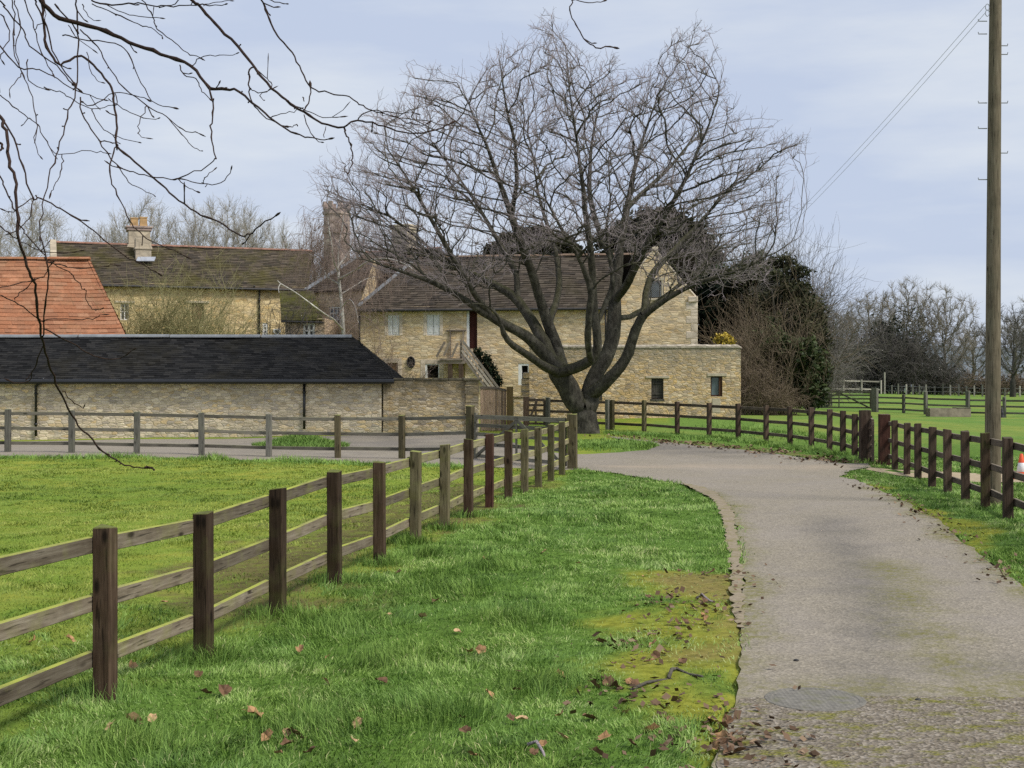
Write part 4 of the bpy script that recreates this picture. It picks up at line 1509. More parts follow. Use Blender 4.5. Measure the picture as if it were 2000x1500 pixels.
# ---- long low barn with the black slate roof
fb = Facade(XY(-260, 44), XY(745, 44))
barn = thing('stone_barn', 'long low stone barn with a black slate roof behind the yard fence', 'barn', fb.pt(0, .2))
ze = 2.16
b = MB()
fb.wall(b, 0, fb.len, -.2, ze - .02)
b.quad(fb.pt(fb.len, -.2), fb.pt(fb.len, -.2, -5.2), fb.pt(fb.len, ze - .02, -5.2), fb.pt(fb.len, ze - .02))
b.quad(fb.pt(0, -.2, -5.2), fb.pt(0, -.2), fb.pt(0, ze - .02), fb.pt(0, ze - .02, -5.2))
b.quad(fb.pt(fb.len, -.2, -5.2), fb.pt(0, -.2, -5.2), fb.pt(0, ze - .02, -5.2), fb.pt(fb.len, ze - .02, -5.2))
b.build('wall', M['stone_barn'], barn)
zr = zv(659, 46.6)
e0, e1 = Vector((fb.A.x - .2, 43.72, ze - .03)), Vector((P(769, 742, 43.72).x, 43.72, ze - .03))
r0, r1 = Vector((fb.A.x - .2, 46.6, zr)), Vector((P(690, 0, 46.6).x, 46.6, zr))
bk0, bk1 = Vector((e0.x, 49.48, ze - .03)), Vector((e1.x, 49.48, ze - .03))
b = MB()
tiles(b, e0, e1, r1, r0, .15, .26, .016)
tiles(b, e1, bk1, r1, r1, .15, .26, .016)
b.quad(bk1, bk0, r0, r1)
roof_ = b.build('roof', M['slate'], barn)
b = MB()
ridge(b, r0 + Vector((0, 0, .03)), r1 + Vector((0, 0, .03)), .13, 3.0)
b.build('ridge', M['ridge_grey'], roof_)
b = MB()
b.box(((e0.x + e1.x) / 2 - .03, 43.70, ze - .075), (e1.x - e0.x - .1, .05, .13))
b.tube([Vector((e0.x, 43.63, ze - .06)), Vector((e1.x + .02, 43.63, ze - .06))], .075, 10)
b.build('gutter', M['black_plastic'], barn)
b = MB()
b.box(((e0.x + e1.x) / 2 - .1, 43.86, ze - .04), (e1.x - e0.x - .3, .26, .02))
b.build('soffit', M['black_plastic'], barn)
pipe(fb, 72, 744, 852, barn, swan=1)
pipe(fb, 595, 744, 838, barn)

# ---- garden wall with pier
fw = Facade(XY(748, 44.05), XY(908, 44.2))
gw = thing('garden_wall', 'lichened stone garden wall between the barn end and the curved board gate', 'wall', fw.pt(0, .25))
b = MB()
zt = zv(744, 44.1)
fw.block(b, 0, fw.len, -.1, zt, -.42, 0)
fw.block(b, .02, .20, -.1, zt - .02, 0.001, .05)
fw.block(b, 0, fw.len, -.1, .62, .001, .06)
b.build('wall_face', M['stone_wall'], gw)
b = MB()
s = 0
while s < fw.len - .05:
    w = random.uniform(.25, .55)
    w = min(w, fw.len - s)
    h = random.uniform(.06, .12)
    fw.block(b, s + .004, s + w - .004, zt + .002, zt + h, -.45, random.uniform(.01, .045))
    s += w
M['coping'] = simple('weathered coping', (.115, .10, .07), .95, .1, .45, 4)
b.build('coping', M['coping'], gw, bevel=.02)
fp = Facade(XY(908, 44.15), XY(936, 44.2))
b = MB()
z = .1
i = 0
while z < zt - .05:
    h = random.uniform(.26, .40)
    fp.block(b, 0 if i % 2 else .015, fp.len - (.0 if i % 2 else .02), z, min(zt, z + h - .008), -.5, .06 + .015 * (i % 2))
    z += h
    i += 1
b.build('pier', M['stone_wall'], gw, bevel=.015)
b = MB()
fp.block(b, -.05, fp.len + .05, zt + .003, zt + .09, -.55, .12)
b.build('pier_cap', M['coping'], gw, bevel=.02)

# ---- curved board gate
fg = Facade(XY(938, 46.2), XY(989, 46.4))
gt = thing('board_gate', 'pale cedar board gate with a curved top between garden wall and post', 'gate', fg.pt(0, .35))
nb = 9
zb = .38
topz = lambda f: zv(757, 46.3) - .30 * 0 - .02 - .10 * f - .06 * math.sin(PI * f) * -1 * .6
for i in range(nb):
    m = MB()
    a, c = fg.len * i / nb + .004, fg.len * (i + 1) / nb - .004
    fa, fc = i / nb, (i + 1) / nb
    m.hexa([fg.pt(a, zb, .02), fg.pt(c, zb, .02), fg.pt(c, zb, 0), fg.pt(a, zb, 0), fg.pt(a, topz(fa), .02), fg.pt(c, topz(fc), .02), fg.pt(c, topz(fc), 0), fg.pt(a, topz(fa), 0)])
    m.build('board', M['gate_boards'], gt)
m = MB()
for i in range(12):
    fa, fc = i / 12, (i + 1) / 12
    m.hexa([fg.pt(fg.len * fa, topz(fa) - .02, .05), fg.pt(fg.len * fc, topz(fc) - .02, .05), fg.pt(fg.len * fc, topz(fc) - .02, -.03), fg.pt(fg.len * fa, topz(fa) - .02, -.03),
            fg.pt(fg.len * fa, topz(fa) + .06, .05), fg.pt(fg.len * fc, topz(fc) + .06, .05), fg.pt(fg.len * fc, topz(fc) + .06, -.03), fg.pt(fg.len * fa, topz(fa) + .06, -.03)])
m.build('top_rail', M['stair_wood'], gt)
m = MB()
m.box((*XY(996, 46.3), (.2 + zv(755, 46.3)) / 2), (.23, .23, zv(755, 46.3) - .2), taper=.97)
tag(m.build('gate_post', M['gate_post'], bevel=.012), 'square yellow brown timber post at the right of the cedar board gate', 'post')

# ---- outbuilding
fo = Facade(XY(1034, 53.5), XY(1447, 53.3))
ob = thing('stone_outbuilding', 'low flat topped stone outbuilding with two small windows behind the oak', 'outbuilding', fo.pt(0, .6))
zt = zv(679, 53.4)
w1 = fo.op(1272, 739, 1296, 779)
w2 = fo.op(1388, 735, 1411, 774)
b = MB()
fo.wall(b, 0, fo.len, .2, zt, [w1, w2], .28)
b.quad(fo.pt(fo.len, .2), fo.pt(fo.len, .2, -4.5), fo.pt(fo.len, zt, -4.5), fo.pt(fo.len, zt))
b.quad(fo.pt(0, .2, -4.5), fo.pt(0, .2), fo.pt(0, zt), fo.pt(0, zt, -4.5))
b.quad(fo.pt(fo.len, .2, -4.5), fo.pt(0, .2, -4.5), fo.pt(0, zt, -4.5), fo.pt(fo.len, zt, -4.5))
b.quad(fo.pt(0, zt - .3), fo.pt(fo.len, zt - .3), fo.pt(fo.len, zt - .3, -4.5), fo.pt(0, zt - .3, -4.5))
b.build('wall', M['stone_out'], ob)
b = MB()
prof = [(.03, -.02), (.035, .05), (-.02, .10), (-.12, .125), (-.3, .125), (-.42, .08), (-.44, -.02)]
N = 60
prev = None
for i in range(N + 1):
    s = -.02 + (fo.len + .05) * i / N
    dz = random.uniform(-.012, .02) - (.10 * max(0, (i - N + 2) / 2) ** 2 if i > N - 2 else 0)
    ring = [fo.pt(s, zt + z + dz * (z > .04), o) for o, z in prof]
    if prev:
        for k_ in range(len(prof) - 1):
            b.quad(prev[k_], ring[k_], ring[k_ + 1], prev[k_ + 1])
    else:
        b.poly(ring)
    prev = ring
b.poly(list(reversed(prev)))
M['coping_pale'] = stone_mat('coping pale', [(.30, .27, .20), (.36, .32, .24), (.26, .23, .17)], 1.6, 3, mortar=(.24, .21, .15), stain=(.16, .15, .10), stain_amt=.6, bump=.3)
b.build('coping', M['coping_pale'], ob)
b = MB()
fo.block(b, w1[0] - .22, w1[1] + .24, w1[3] + .003, w1[3] + .10, -.1, .03)
b.build('lintel', M['lintel'], ob, bevel=.01)
b = MB()
fo.block(b, w2[0] - .14, w2[1] + .18, w2[3] + .003, w2[3] + .13, -.1, .03)
b.build('lintel', M['lintel'], ob, bevel=.01)
b = MB()
for i in range(3):
    a = w1[0] + .03 + (w1[1] - w1[0] - .06) * i / 3
    fo.block(b, a + .004, a + (w1[1] - w1[0] - .06) / 3 - .004, w1[2] + .04, w1[3] - .03, -.16, -.13)
for f in (.2, .72):
    z = w1[2] + (w1[3] - w1[2]) * f
    fo.block(b, w1[0] + .04, w1[1] - .04, z, z + .07, -.129, -.10)
sh = b.build('shutter', M['shutter'], ob)
sh['label'] = 'old grey boarded shutter'
b = MB()
fo.block(b, w1[0] + .002, w1[0] + .05, w1[2], w1[3], -.2, -.11)
fo.block(b, w1[1] - .05, w1[1] - .002, w1[2], w1[3], -.2, -.11)
fo.block(b, w1[0] - .03, w1[1] + .03, w1[2] - .08, w1[2] - .002, -.2, .02)
b.build('frame', M['shutter'], sh)
f = window(fo, w2, ob, 'brown_frame', 'glass_blue', 1, 1, .17, .05)
b = MB()
fo.block(b, w2[1] - .13, w2[1] - .003, w2[2] + .02, w2[3] - .02, -.165, -.06)
b.build('casement', M['brown_frame'], f)
b = MB()
o = fo.op(1391, 778, 1407, 806)
fo.block(b, o[0], o[1], o[2], o[2] + (o[3] - o[2]) * .48, -.1, .012)
fo.block(b, o[0], o[1], o[2] + (o[3] - o[2]) * .5, o[3], -.1, .015)
b.build('blocking', M['lintel'], ob, bevel=.01)
b = MB()
o = fo.op(1172, 765, 1176, 782)
fo.block(b, o[0], o[1], o[2], o[3], -.1, .03)
b.build('bracket', M['dark_metal'], ob)
# broken stub and low yard wall at the left end
fl = Facade(XY(1003, 52.2), XY(1030, 52.4))
b = MB()
fl.block(b, 0, fl.len, .1, zv(777, 52.3), -.4, 0)
for i in range(3):
    fl.block(b, -.03 + fl.len * i / 3, fl.len * (i + 1) / 3 - .01, zv(777, 52.3) + .002, zv(773, 52.3) + random.uniform(-.02, .02), -.44, .05)
tag(b.build('low_wall', M['stone_wall'], bevel=.02), 'short low stone wall at the right of the yellow brown gate post', 'wall')
fs_ = Facade(XY(1017, 53.9), XY(1040, 53.7))
b = MB()
for i in range(9):
    z0, z1 = .2 + (zv(727, 53.8) - .2) * i / 9, .2 + (zv(727, 53.8) - .2) * (i + 1) / 9
    fs_.block(b, random.uniform(-.03, .06) + (.1 if i == 8 else 0), fs_.len, z0, z1, -.4 + random.uniform(-.03, .03), random.uniform(-.03, .03))
b.build('wall_stub', M['stone_out'], ob, bevel=.03)

# ---- granary
fr = Facade(XY(700, 65.2), XY(1362, 62.9))
gr = thing('stone_granary', 'long two storey honey stone granary with gable and outside stair behind the oak', 'granary', fr.pt(0, .4))
ze, zr, hd = 5.80, 8.48, 3.3
sw = fr.s(1196)
ops = {'w1': fr.op(757, 615, 780, 655), 'w2': fr.op(833, 614, 859, 655), 'door': fr.op(911, 605, 932, 681), 'low1': fr.op(755, 709, 777, 737), 'low2': fr.op(830, 711, 858, 738), 'low3': fr.op(1012, 710, 1033, 752)}
b = MB()
fr.wall(b, 0, sw, .2, ze, list(ops.values()), .22)
b.quad(fr.pt(0, .2, -2 * hd), fr.pt(0, .2), fr.pt(0, ze), fr.pt(0, ze, -2 * hd))
b.poly([fr.pt(0, ze, -2 * hd), fr.pt(0, ze), fr.pt(0, zr, -hd)])
b.quad(fr.pt(fr.len, .2, -2 * hd), fr.pt(0, .2, -2 * hd), fr.pt(0, ze, -2 * hd), fr.pt(fr.len, ze, -2 * hd))
# cross wing with gable to the front
wo = .14
zew, zpk = fr.z(1280, 582), fr.z(1283, 489)
sp = (sw + fr.len) / 2
b.poly([fr.pt(sw, .2, wo), fr.pt(fr.len, .2, wo), fr.pt(fr.len, zew, wo), fr.pt(sp, zpk, wo), fr.pt(sw, zew, wo)])
b.quad(fr.pt(sw, .2, -.3), fr.pt(sw, .2, wo), fr.pt(sw, zew, wo), fr.pt(sw, zew, -.3))
b.quad(fr.pt(fr.len, .2, wo), fr.pt(fr.len, .2, -5.5), fr.pt(fr.len, zew, -5.5), fr.pt(fr.len, zew, wo))
b.poly([fr.pt(fr.len, .2, -5.5), fr.pt(sw, .2, -5.5), fr.pt(sw, zew, -5.5), fr.pt(sp, zpk, -5.5), fr.pt(fr.len, zew, -5.5)])
b.build('wall', M['stone_gran'], gr)
b = MB()
ov = .22
sl = (zr - ze) / hd
tiles(b, fr.pt(.02, ze - ov * sl, ov), fr.pt(sw + .05, ze - ov * sl, ov), fr.pt(sw + .05, zr, -hd), fr.pt(2.35, zr, -hd), .20, .36, .034)
b.quad(fr.pt(fr.len, ze, -2 * hd - .1), fr.pt(0, ze, -2 * hd - .1), fr.pt(.2, zr - .02, -hd), fr.pt(fr.len, zr - .02, -hd))
rf = b.build('roof', M['gran_slate'], gr)
b = MB()
tiles(b, fr.pt(fr.len + .02, zew + .02, wo - .32), fr.pt(fr.len + .02, zew + .02, -5.4), fr.pt(sp, zpk + .02, -5.4), fr.pt(sp, zpk + .02, wo - .32), .2, .36, .034)
tiles(b, fr.pt(sw - .02, zew + .02, -5.4), fr.pt(sw - .02, zew + .02, wo - .32), fr.pt(sp, zpk + .02, wo - .32), fr.pt(sp, zpk + .02, -5.4), .2, .36, .034)
b.build('gable_roof', M['gran_slate'], gr)
b = MB()
ridge(b, fr.pt(2.35, zr + .03, -hd), fr.pt(sp - .1, zr + .03, -hd), .13)
b.build('ridge', M['ridge_brown'], rf)
# valley leads against the house wing
b = MB()
a_, c_ = fr.pt(.0, ze + .03, ov - .1), fr.pt(2.3, zr + .08, -hd)
b.beam(a_, c_, .2, .03, up=(0, -.6, .8))
b.build('valley', M['lead'], rf)
# coped gable verges and kneelers
b = MB()
for s_, sg in ((fr.len, 1), (sw, -1)):
    p0, p1 = fr.pt(s_ - sg * .02, zew - .02, wo - .14), fr.pt(sp, zpk + .06, wo - .14)
    n = 7
    for i in range(n):
        q0, q1 = p0.lerp(p1, i / n), p0.lerp(p1, (i + .985) / n)
        b.beam(q0, q1, .34, .07 + random.uniform(-.01, .01))
b.box(fr.pt(sp, zpk + .06, wo - .14), (.30, .34, .2))
for s_, sg in ((fr.len, 1), (sw, -1)):
    b.box(fr.pt(s_ - sg * .20, zew - .08, wo - .10), (.44, .40, .26), math.atan2(fr.t.y, fr.t.x))
b.build('coping', M['quoin'], gr, bevel=.015)
# quoins on the right corner
b = MB()
z = .25
i = 0
while z < zew - .4:
    h = random.uniform(.30, .42)
    l = .52 if i % 2 else .30
    fr.block(b, fr.len - l, fr.len + .012, z, z + h - .012, -.35, wo + .012)
    z += h
    i += 1
b.build('quoin', M['quoin'], gr, bevel=.012)
# lattice window in the gable: proud near-black block, recess shade put into its colour
o = fr.op(1269, 550, 1291, 581)
b = MB()
fr.block(b, o[0] - .02, o[1] + .02, o[2] - .02, o[3] + .02, .05, wo + .01)
lat = b.build('lattice_window', M['void'], gr)
b = MB()
for i in range(-6, 12):
    for sg in (1, -1):
        sA = o[0] + (o[1] - o[0]) * i / 6
        pts = []
        x0, x1 = sA, sA + sg * (o[3] - o[2])
        # clip the slanted bar to the opening
        lo, hi = min(x0, x1), max(x0, x1)
        f0 = max(0, (o[0] - x0) / (x1 - x0), (o[1] - x0) / (x1 - x0)) if False else None
        ta, tb = sorted(((o[0] - x0) / (x1 - x0), (o[1] - x0) / (x1 - x0)))
        ta, tb = max(0, ta), min(1, tb)
        if tb - ta > .05:
            zz = lambda t: o[2] + (o[3] - o[2]) * t
            b.beam(fr.pt(x0 + (x1 - x0) * ta, zz(ta), wo + .03 + .012 * (sg > 0)), fr.pt(x0 + (x1 - x0) * tb, zz(tb), wo + .03 + .012 * (sg > 0)), .01, .028)
b.build('lattice', M['lead'], lat)
b = MB()
fr.block(b, o[0] - .12, o[0] - .02, o[2] - .05, o[3] + .04, .05, wo + .03)
fr.block(b, o[1] + .02, o[1] + .12, o[2] - .05, o[3] + .04, .05, wo + .03)
fr.block(b, o[0] - .16, o[1] + .16, o[3] + .042, o[3] + .18, .05, wo + .035)
fr.block(b, o[0] - .16, o[1] + .16, o[2] - .15, o[2] - .052, .05, wo + .05)
b.build('surround', M['lintel'], lat, bevel=.01)
# gutter and pipes
b = MB()
zg_ = ze - ov * sl - .03
b.tube([fr.pt(.02, zg_, ov + .06), fr.pt(sw - .05, zg_, ov + .06)], .065, 8)
b.build('gutter', M['dark_metal'], gr)
pipe(fr, 1183, 592, 672, gr, .045, 'dark_metal')
pipe(fr, 703, 604, 676, gr, .045, 'dark_metal')
# windows: white boarded shutters above, openings below
for key in ('w1', 'w2'):
    a, c, z0, z1 = ops[key]
    b = MB()
    e = .003
    fr.block(b, a + e, a + .05, z0 + e, z1 - e, -.12, -.04)
    fr.block(b, c - .05, c - e, z0 + e, z1 - e, -.12, -.04)
    fr.block(b, a + .05, c - .05, z1 - .05, z1 - e, -.12, -.042)
    fr.block(b, a + .05, c - .05, z0 + e, z0 + .05, -.12, -.038)
    f = b.build('window', M['white_paint'], gr)
    b = MB()
    mid = a + (c - a) * (.42 if key == 'w1' else .5)
    for x0, x1 in ((a + .055, mid - .012), (mid + .012, c - .055)):
        fr.block(b, x0, x1, z0 + .055, z1 - .055, -.08, -.030)
        fr.block(b, x0 + .06, x1 - .06, z0 + .14, (z0 + z1) / 2 - .04, -.029, -.020)
        fr.block(b, x0 + .06, x1 - .06, (z0 + z1) / 2 + .04, z1 - .14, -.029, -.020)
    b.build('shutter', M['white_paint'], f)
    b = MB()
    b.quad(fr.pt(a, z0, -.2), fr.pt(c, z0, -.2), fr.pt(c, z1, -.2), fr.pt(a, z1, -.2))
    b.build('pane', M['glass'], f)
a, c, z0, z1 = ops['door']
b = MB()
dw = .16
nb = 5
for i in range(nb):
    x0, x1 = a + dw + (c - a - dw) * i / nb, a + dw + (c - a - dw) * (i + 1) / nb
    fr.block(b, x0 + .003, x1 - .003, z0 + .01, z1 - .03, -.12, -.08)
dr = b.build('door', M['door_red'], gr)
dr['label'] = 'dark red boarded loft door'
b = MB()
fr.block(b, a + .004, a + dw - .03, z0 + .01, z1 - .02, -.15, -.03)
fr.block(b, a + dw - .03, c - .004, z1 - .035, z1 - .004, -.15, -.03)
b.build('frame', M['white_paint'], dr)
a, c, z0, z1 = ops['low1']
b = MB()
for i in range(4):
    fr.block(b, a + (c - a) * i / 4 + .004, a + (c - a) * (i + 1) / 4 - .004, z0, z1, -.12, -.08)
b.build('boarded_opening', M['board_brown'], gr)
for key in ('low2', 'low3'):
    a, c, z0, z1 = ops[key]
    b = MB()
    b.quad(fr.pt(a, z0, -.21), fr.pt(c, z0, -.21), fr.pt(c, z1, -.21), fr.pt(a, z1, -.21))
    w = b.build('open_hatch', M['void'], gr)
    b = MB()
    fr.block(b, a + .004, a + (.10 if key == 'low2' else .17), z0, z1 - .004, -.18, -.02)
    fr.block(b, a + .10, c - .004, z1 - (.05 if key == 'low2' else .10), z1 - .004, -.18, -.022)
    fr.block(b, c - .05, c - .004, z0, z1 - .06, -.18, -.02)
    b.build('frame', M['white_paint'], w)
# lintels
for key, ex in (('w1', .15), ('w2', .15), ('low1', .2), ('low2', .22)):
    a, c, z0, z1 = ops[key]
    b = MB()
    fr.block(b, a - ex, c + ex, z1 + .003, z1 + .22, -.2, .012)
    fr.block(b, a - ex, a - .003, z0, z1, -.2, .010)
    fr.block(b, c + .003, c + ex, z0, z1, -.2, .011)
    b.build('lintel', M['quoin'], gr, bevel=.008)

# round iron wall plate
o = fr.op(796, 697, 810, 718)
ms, mz = (o[0] + o[1]) / 2, (o[2] + o[3]) / 2
t = thing('iron_roundel', 'oval black iron roundel fixed to the granary wall', 'roundel', fr.pt(ms, mz, .03))
rx, rz_ = (o[1] - o[0]) / 2, (o[3] - o[2]) / 2
b = MB()
ringp = [fr.pt(ms + rx * math.cos(a_), mz + rz_ * math.sin(a_), .05) for a_ in [2 * PI * i / 24 for i in range(25)]]
b.tube(ringp, .035, 6, cap=False)
ringp = [fr.pt(ms + rx * .45 * math.cos(a_), mz + rz_ * .45 * math.sin(a_), .06) for a_ in [2 * PI * i / 16 for i in range(17)]]
b.tube(ringp, .025, 6, cap=False)
for i in range(6):
    a_ = 2 * PI * i / 6
    b.tube([fr.pt(ms, mz, .06), fr.pt(ms + rx * math.cos(a_), mz + rz_ * math.sin(a_), .05)], .02, 5)
b.build('wheel', M['dark_metal'], t)
b = MB()
b.poly([fr.pt(ms + rx * .96 * math.cos(a_), mz + rz_ * .96 * math.sin(a_), .02) for a_ in [2 * PI * i / 24 for i in range(24)]])
b.build('back_plate', M['void'], t)

M['rail_pale'] = wood_mat('pale weathered rail', [(.26, .22, .18), (.40, .35, .30), (.52, .47, .42)], 'u')
# outside stair: stone flight with ivy, timber landing and rails
st = thing('granary_stair', 'grey timber landing and sloping handrails of the granary outside stair', 'staircase', fr.pt(fr.s(920), .4, 1.0))
s0, s1 = fr.s(916), fr.s(980)
ztop, zbot = fr.z(915, 683, .6), .55
b = MB()
n = 12
for i in range(n):
    a, c = s0 + (s1 - s0) * i / n, s0 + (s1 - s0) * (i + 1) / n
    fr.block(b, a, c, .2, ztop + (zbot - ztop) * (i + .5) / n, .004, 1.05)
b.build('steps', M['stone_gran'], st)
b = MB()
sl0, sl1 = fr.s(868), fr.s(913)
zl = fr.z(890, 704, 1)
fr.block(b, sl0, sl1, zl, zl + .09, .01, 1.3)
fr.block(b, sl0 - .1, sl1 + .1, zl - .16, zl - .002, 1.1, 1.25)
fr.block(b, sl0, sl1, zl - .14, zl - .002, .1, .24)
b.build('landing', M['stair_wood'], st)
for u in (888, 909):
    b = MB()
    fr.block(b, fr.s(u) - .10, fr.s(u) + .10, .2, zl - .163, 1.08, 1.26)
    b.build('prop', M['post_c'], st)
# leaning balusters of the landing
for u0, v0, u1, v1 in ((862, 697, 878, 668), (876, 695, 888, 668), (891, 698, 903, 670)):
    b = MB()
    b.beam(fr.pt(fr.s(u0), fr.z(u0, v0, 1.2), 1.22), fr.pt(fr.s(u1), fr.z(u1, v1, 1.2), 1.22), .05, .10)
    b.build('baluster', M['stair_wood'], st)
b = MB()
b.beam(fr.pt(fr.s(872), fr.z(872, 645, .6), .05), fr.pt(fr.s(911), fr.z(911, 645, .6), .05), .05, .07)
b.build('handrail', M['stair_wood'], st)
for u in (880, 905):
    b = MB()
    b.beam(fr.pt(fr.s(u), zl + .09, .06), fr.pt(fr.s(u), fr.z(u, 646, .6), .06), .05, .05)
    b.build('baluster', M['stair_wood'], st)
so_ = lambda u: sline(fr.A + fr.n * 1.14, fr.B + fr.n * 1.14, u)
for ua, va, ub, vb in ((904, 666, 975, 760), (903, 675, 967, 760), (902, 684, 959, 760), (901, 692, 951, 760)):
    b = MB()
    b.beam(fr.pt(so_(ua), fr.z(ua, va, 1.14), 1.14), fr.pt(so_(ub), fr.z(ub, vb, 1.14), 1.14), .05, .105)
    b.build('handrail', M['rail_pale'], st)
for u, v0, v1 in ((908, 664, 700), (957, 742, 775)):
    b = MB()
    b.beam(fr.pt(fr.s(u), fr.z(u, v1, 1.1), 1.06), fr.pt(fr.s(u), fr.z(u, v0, 1.1), 1.06), .09, .09)
    b.build('newel', M['stair_wood'], st)

# ---- farmhouse
fh = Facade(XY(108, 71), XY(640, 76))
hs = thing('farmhouse', 'long stone farmhouse with mossy stone slate roof and chimney behind the barn', 'house', fh.pt(0, .4))
ze, zr, hd = 7.52, 9.92, 3.6
hops = [fh.op(235, 592, 252, 625), fh.op(374, 592, 398, 625), fh.op(513, 631, 523, 658)]
s_r = fh.s(612)
b = MB()
fh.wall(b, 0, fh.len, .2, ze, hops, .2)
b.quad(fh.pt(0, .2, -2 * hd), fh.pt(0, .2), fh.pt(0, ze), fh.pt(0, ze, -2 * hd))
b.poly([fh.pt(0, ze, -2 * hd), fh.pt(0, ze), fh.pt(0, zr, -hd)])
b.quad(fh.pt(fh.len, .2, -2 * hd), fh.pt(0, .2, -2 * hd), fh.pt(0, ze, -2 * hd), fh.pt(fh.len, ze, -2 * hd))
b.build('wall', M['stone_house'], hs)
b = MB()
ov = .25
sl = (zr - ze) / hd
sr0, sr1 = fh.s(601), fh.s(614)
tiles(b, fh.pt(.1, ze - ov * sl, ov), fh.pt(sr0, ze - ov * sl, ov), fh.pt(sr1 + .6, zr, -hd), fh.pt(.1, zr, -hd), .19, .34, .034)
b.quad(fh.pt(fh.len, ze, -2 * hd), fh.pt(0, ze, -2 * hd), fh.pt(0, zr - .02, -hd), fh.pt(fh.len, zr - .02, -hd))
rf = b.build('roof', M['stone_slate'], hs)
b = MB()
ridge(b, fh.pt(.1, zr + .03, -hd), fh.pt(sr1 + .6, zr + .03, -hd), .13)
b.build('ridge', M['ridge_red'], rf)
b = MB()
p0, p1, p2 = fh.pt(-.06, ze + .08, 0), fh.pt(-.06, zr + .12, -hd), fh.pt(-.06, ze + .08, -2 * hd)
for a_, c_ in ((p0, p1), (p1, p2)):
    b.beam(a_, c_, .34, .14)
b.build('coping', M['ashlar'], hs, bevel=.015)
b = MB()
b.tube([fh.pt(.1, ze - ov * sl - .04, ov + .06), fh.pt(sr0, ze - ov * sl - .04, ov + .06)], .065, 8)
b.build('gutter', M['dark_metal'], hs)
pipe(fh, 506, 562, 662, hs, .055, 'dark_metal', swan=-1)
window(fh, hops[0], hs, 'white_paint', 'glass', 2, 2)
window(fh, hops[1], hs, 'brown_frame', 'board_brown', 2, 1)
window(fh, hops[2], hs, 'white_paint', 'glass', 1, 4, .08, .10, bar=.07)
for o in hops[:2]:
    b = MB()
    fh.block(b, o[0] - .3, o[1] + .3, o[3] + .003, o[3] + .12, -.1, .05)
    b.build('lintel', M['lintel'], hs, bevel=.01)
hch = chimney(hs, P(271, 0, 76.2), 1.2, .95, 9.2, zv(449, 76.2), math.atan2(fh.t.y, fh.t.x), 2)
b = MB()
pc = P(279, 0, 75.0)
b.box((pc.x, pc.y, 9.45), (.86, .8, 1.5), math.atan2(fh.t.y, fh.t.x))
b.box((pc.x, pc.y, 9.62), (.96, .9, .12), math.atan2(fh.t.y, fh.t.x))
b.build('base', M['ashlar'], hch, bevel=.02)
b = MB()
pl_ = P(284, 0, 74.2)
b.beam(Vector((pl_.x, pl_.y - .06, 8.86)), Vector((pl_.x, pl_.y + .3, 9.12)), 1.0, .05)
b.build('flashing', M['lead_pale'], hch)
b = MB()
pc = P(285, 491, 73.0)
b.beam(fh.pt(fh.s(276), 0, 0).xy.to_3d() + Vector((0, -.1, ze + 1.0)), fh.pt(fh.s(296), 0, 0).xy.to_3d() + Vector((0, -.1, ze + 1.0)), .05, .05) if False else None
alx = fh.pt(fh.s(541), fh.z(541, 648), .06)
t = thing('alarm_box', 'small white and dark alarm box on the farmhouse wall', 'alarm', alx)
m = MB()
q = [(-.20, .16), (.20, .16), (.20, -.02), (0, -.24), (-.20, -.02)]
fr3 = [Vector((alx.x + a_, alx.y - .10, alx.z + c_)) for a_, c_ in q]
bk3 = [p + Vector((0, .13, 0)) for p in fr3]
m.poly(list(reversed(fr3)))
for i in range(5):
    m.quad(fr3[i], fr3[(i + 1) % 5], bk3[(i + 1) % 5], bk3[i])
m.build('case', M['white_paint'], t)
m = MB()
m.poly([Vector((p.x * .62 + alx.x * .38, alx.y - .105, p.z * .62 + alx.z * .38)) for p in reversed(fr3)])
m.build('badge', M['glass'], t)

# ---- house wing with second chimney
fwg = Facade(XY(598, 71.2), XY(716, 69.2))
wg = thing('house_wing', 'brownish stone wing joining farmhouse and granary behind the birch', 'house', fwg.pt(0, .4))
ze, hd = fwg.z(640, 563), 3.4
zr = zv(495, 73.6)
wo_ = fwg.op(643, 599, 665, 636)
b = MB()
fwg.wall(b, 0, fwg.len, .2, ze, [wo_], .18)
b.quad(fwg.pt(0, .2, -3), fwg.pt(0, .2), fwg.pt(0, ze), fwg.pt(0, ze, -3))
b.build('wall', M['stone_wing'], wg)
b = MB()
ov = .2
tiles(b, fwg.pt(.12, ze - ov * .75, ov), fwg.pt(6.4, ze - ov * .75, ov), fwg.pt(6.4, zr, -hd), fwg.pt(1.45, zr, -hd), .2, .36, .034)
b.quad(fwg.pt(6.4, ze, -2 * hd), fwg.pt(1, ze, -2 * hd), fwg.pt(1, zr - .02, -hd), fwg.pt(6.4, zr - .02, -hd))
b.poly([fwg.pt(6.38, ze, 0), fwg.pt(6.38, ze, -2 * hd), fwg.pt(6.38, zr, -hd)])
M['wing_slate'] = tile_mat('stone slate wing', [(.058, .044, .036), (.078, .058, .046), (.042, .033, .028), (.10, .08, .064)], moss=(.05, .04, .02), moss_amt=.4)
rf = b.build('roof', M['wing_slate'], wg)
b = MB()
b.beam(fwg.pt(.06, ze - .02, .12), fwg.pt(1.40, zr + .08, -hd), .24, .04, up=(0, -.6, .8))
b.build('valley', M['lead'], rf)
b = MB()
ridge(b, fwg.pt(1.45, zr + .03, -hd), fwg.pt(6.4, zr + .03, -hd), .12)
b.build('ridge', M['ridge_red'], rf)
window(fwg, wo_, wg, 'white_paint', 'glass', 3, 3, .08, .07, bar=.045)
chimney(wg, P(789, 0, 72.4), 1.05, .9, zv(520, 72.4), zv(446, 72.4), math.atan2(fwg.t.y, fwg.t.x))

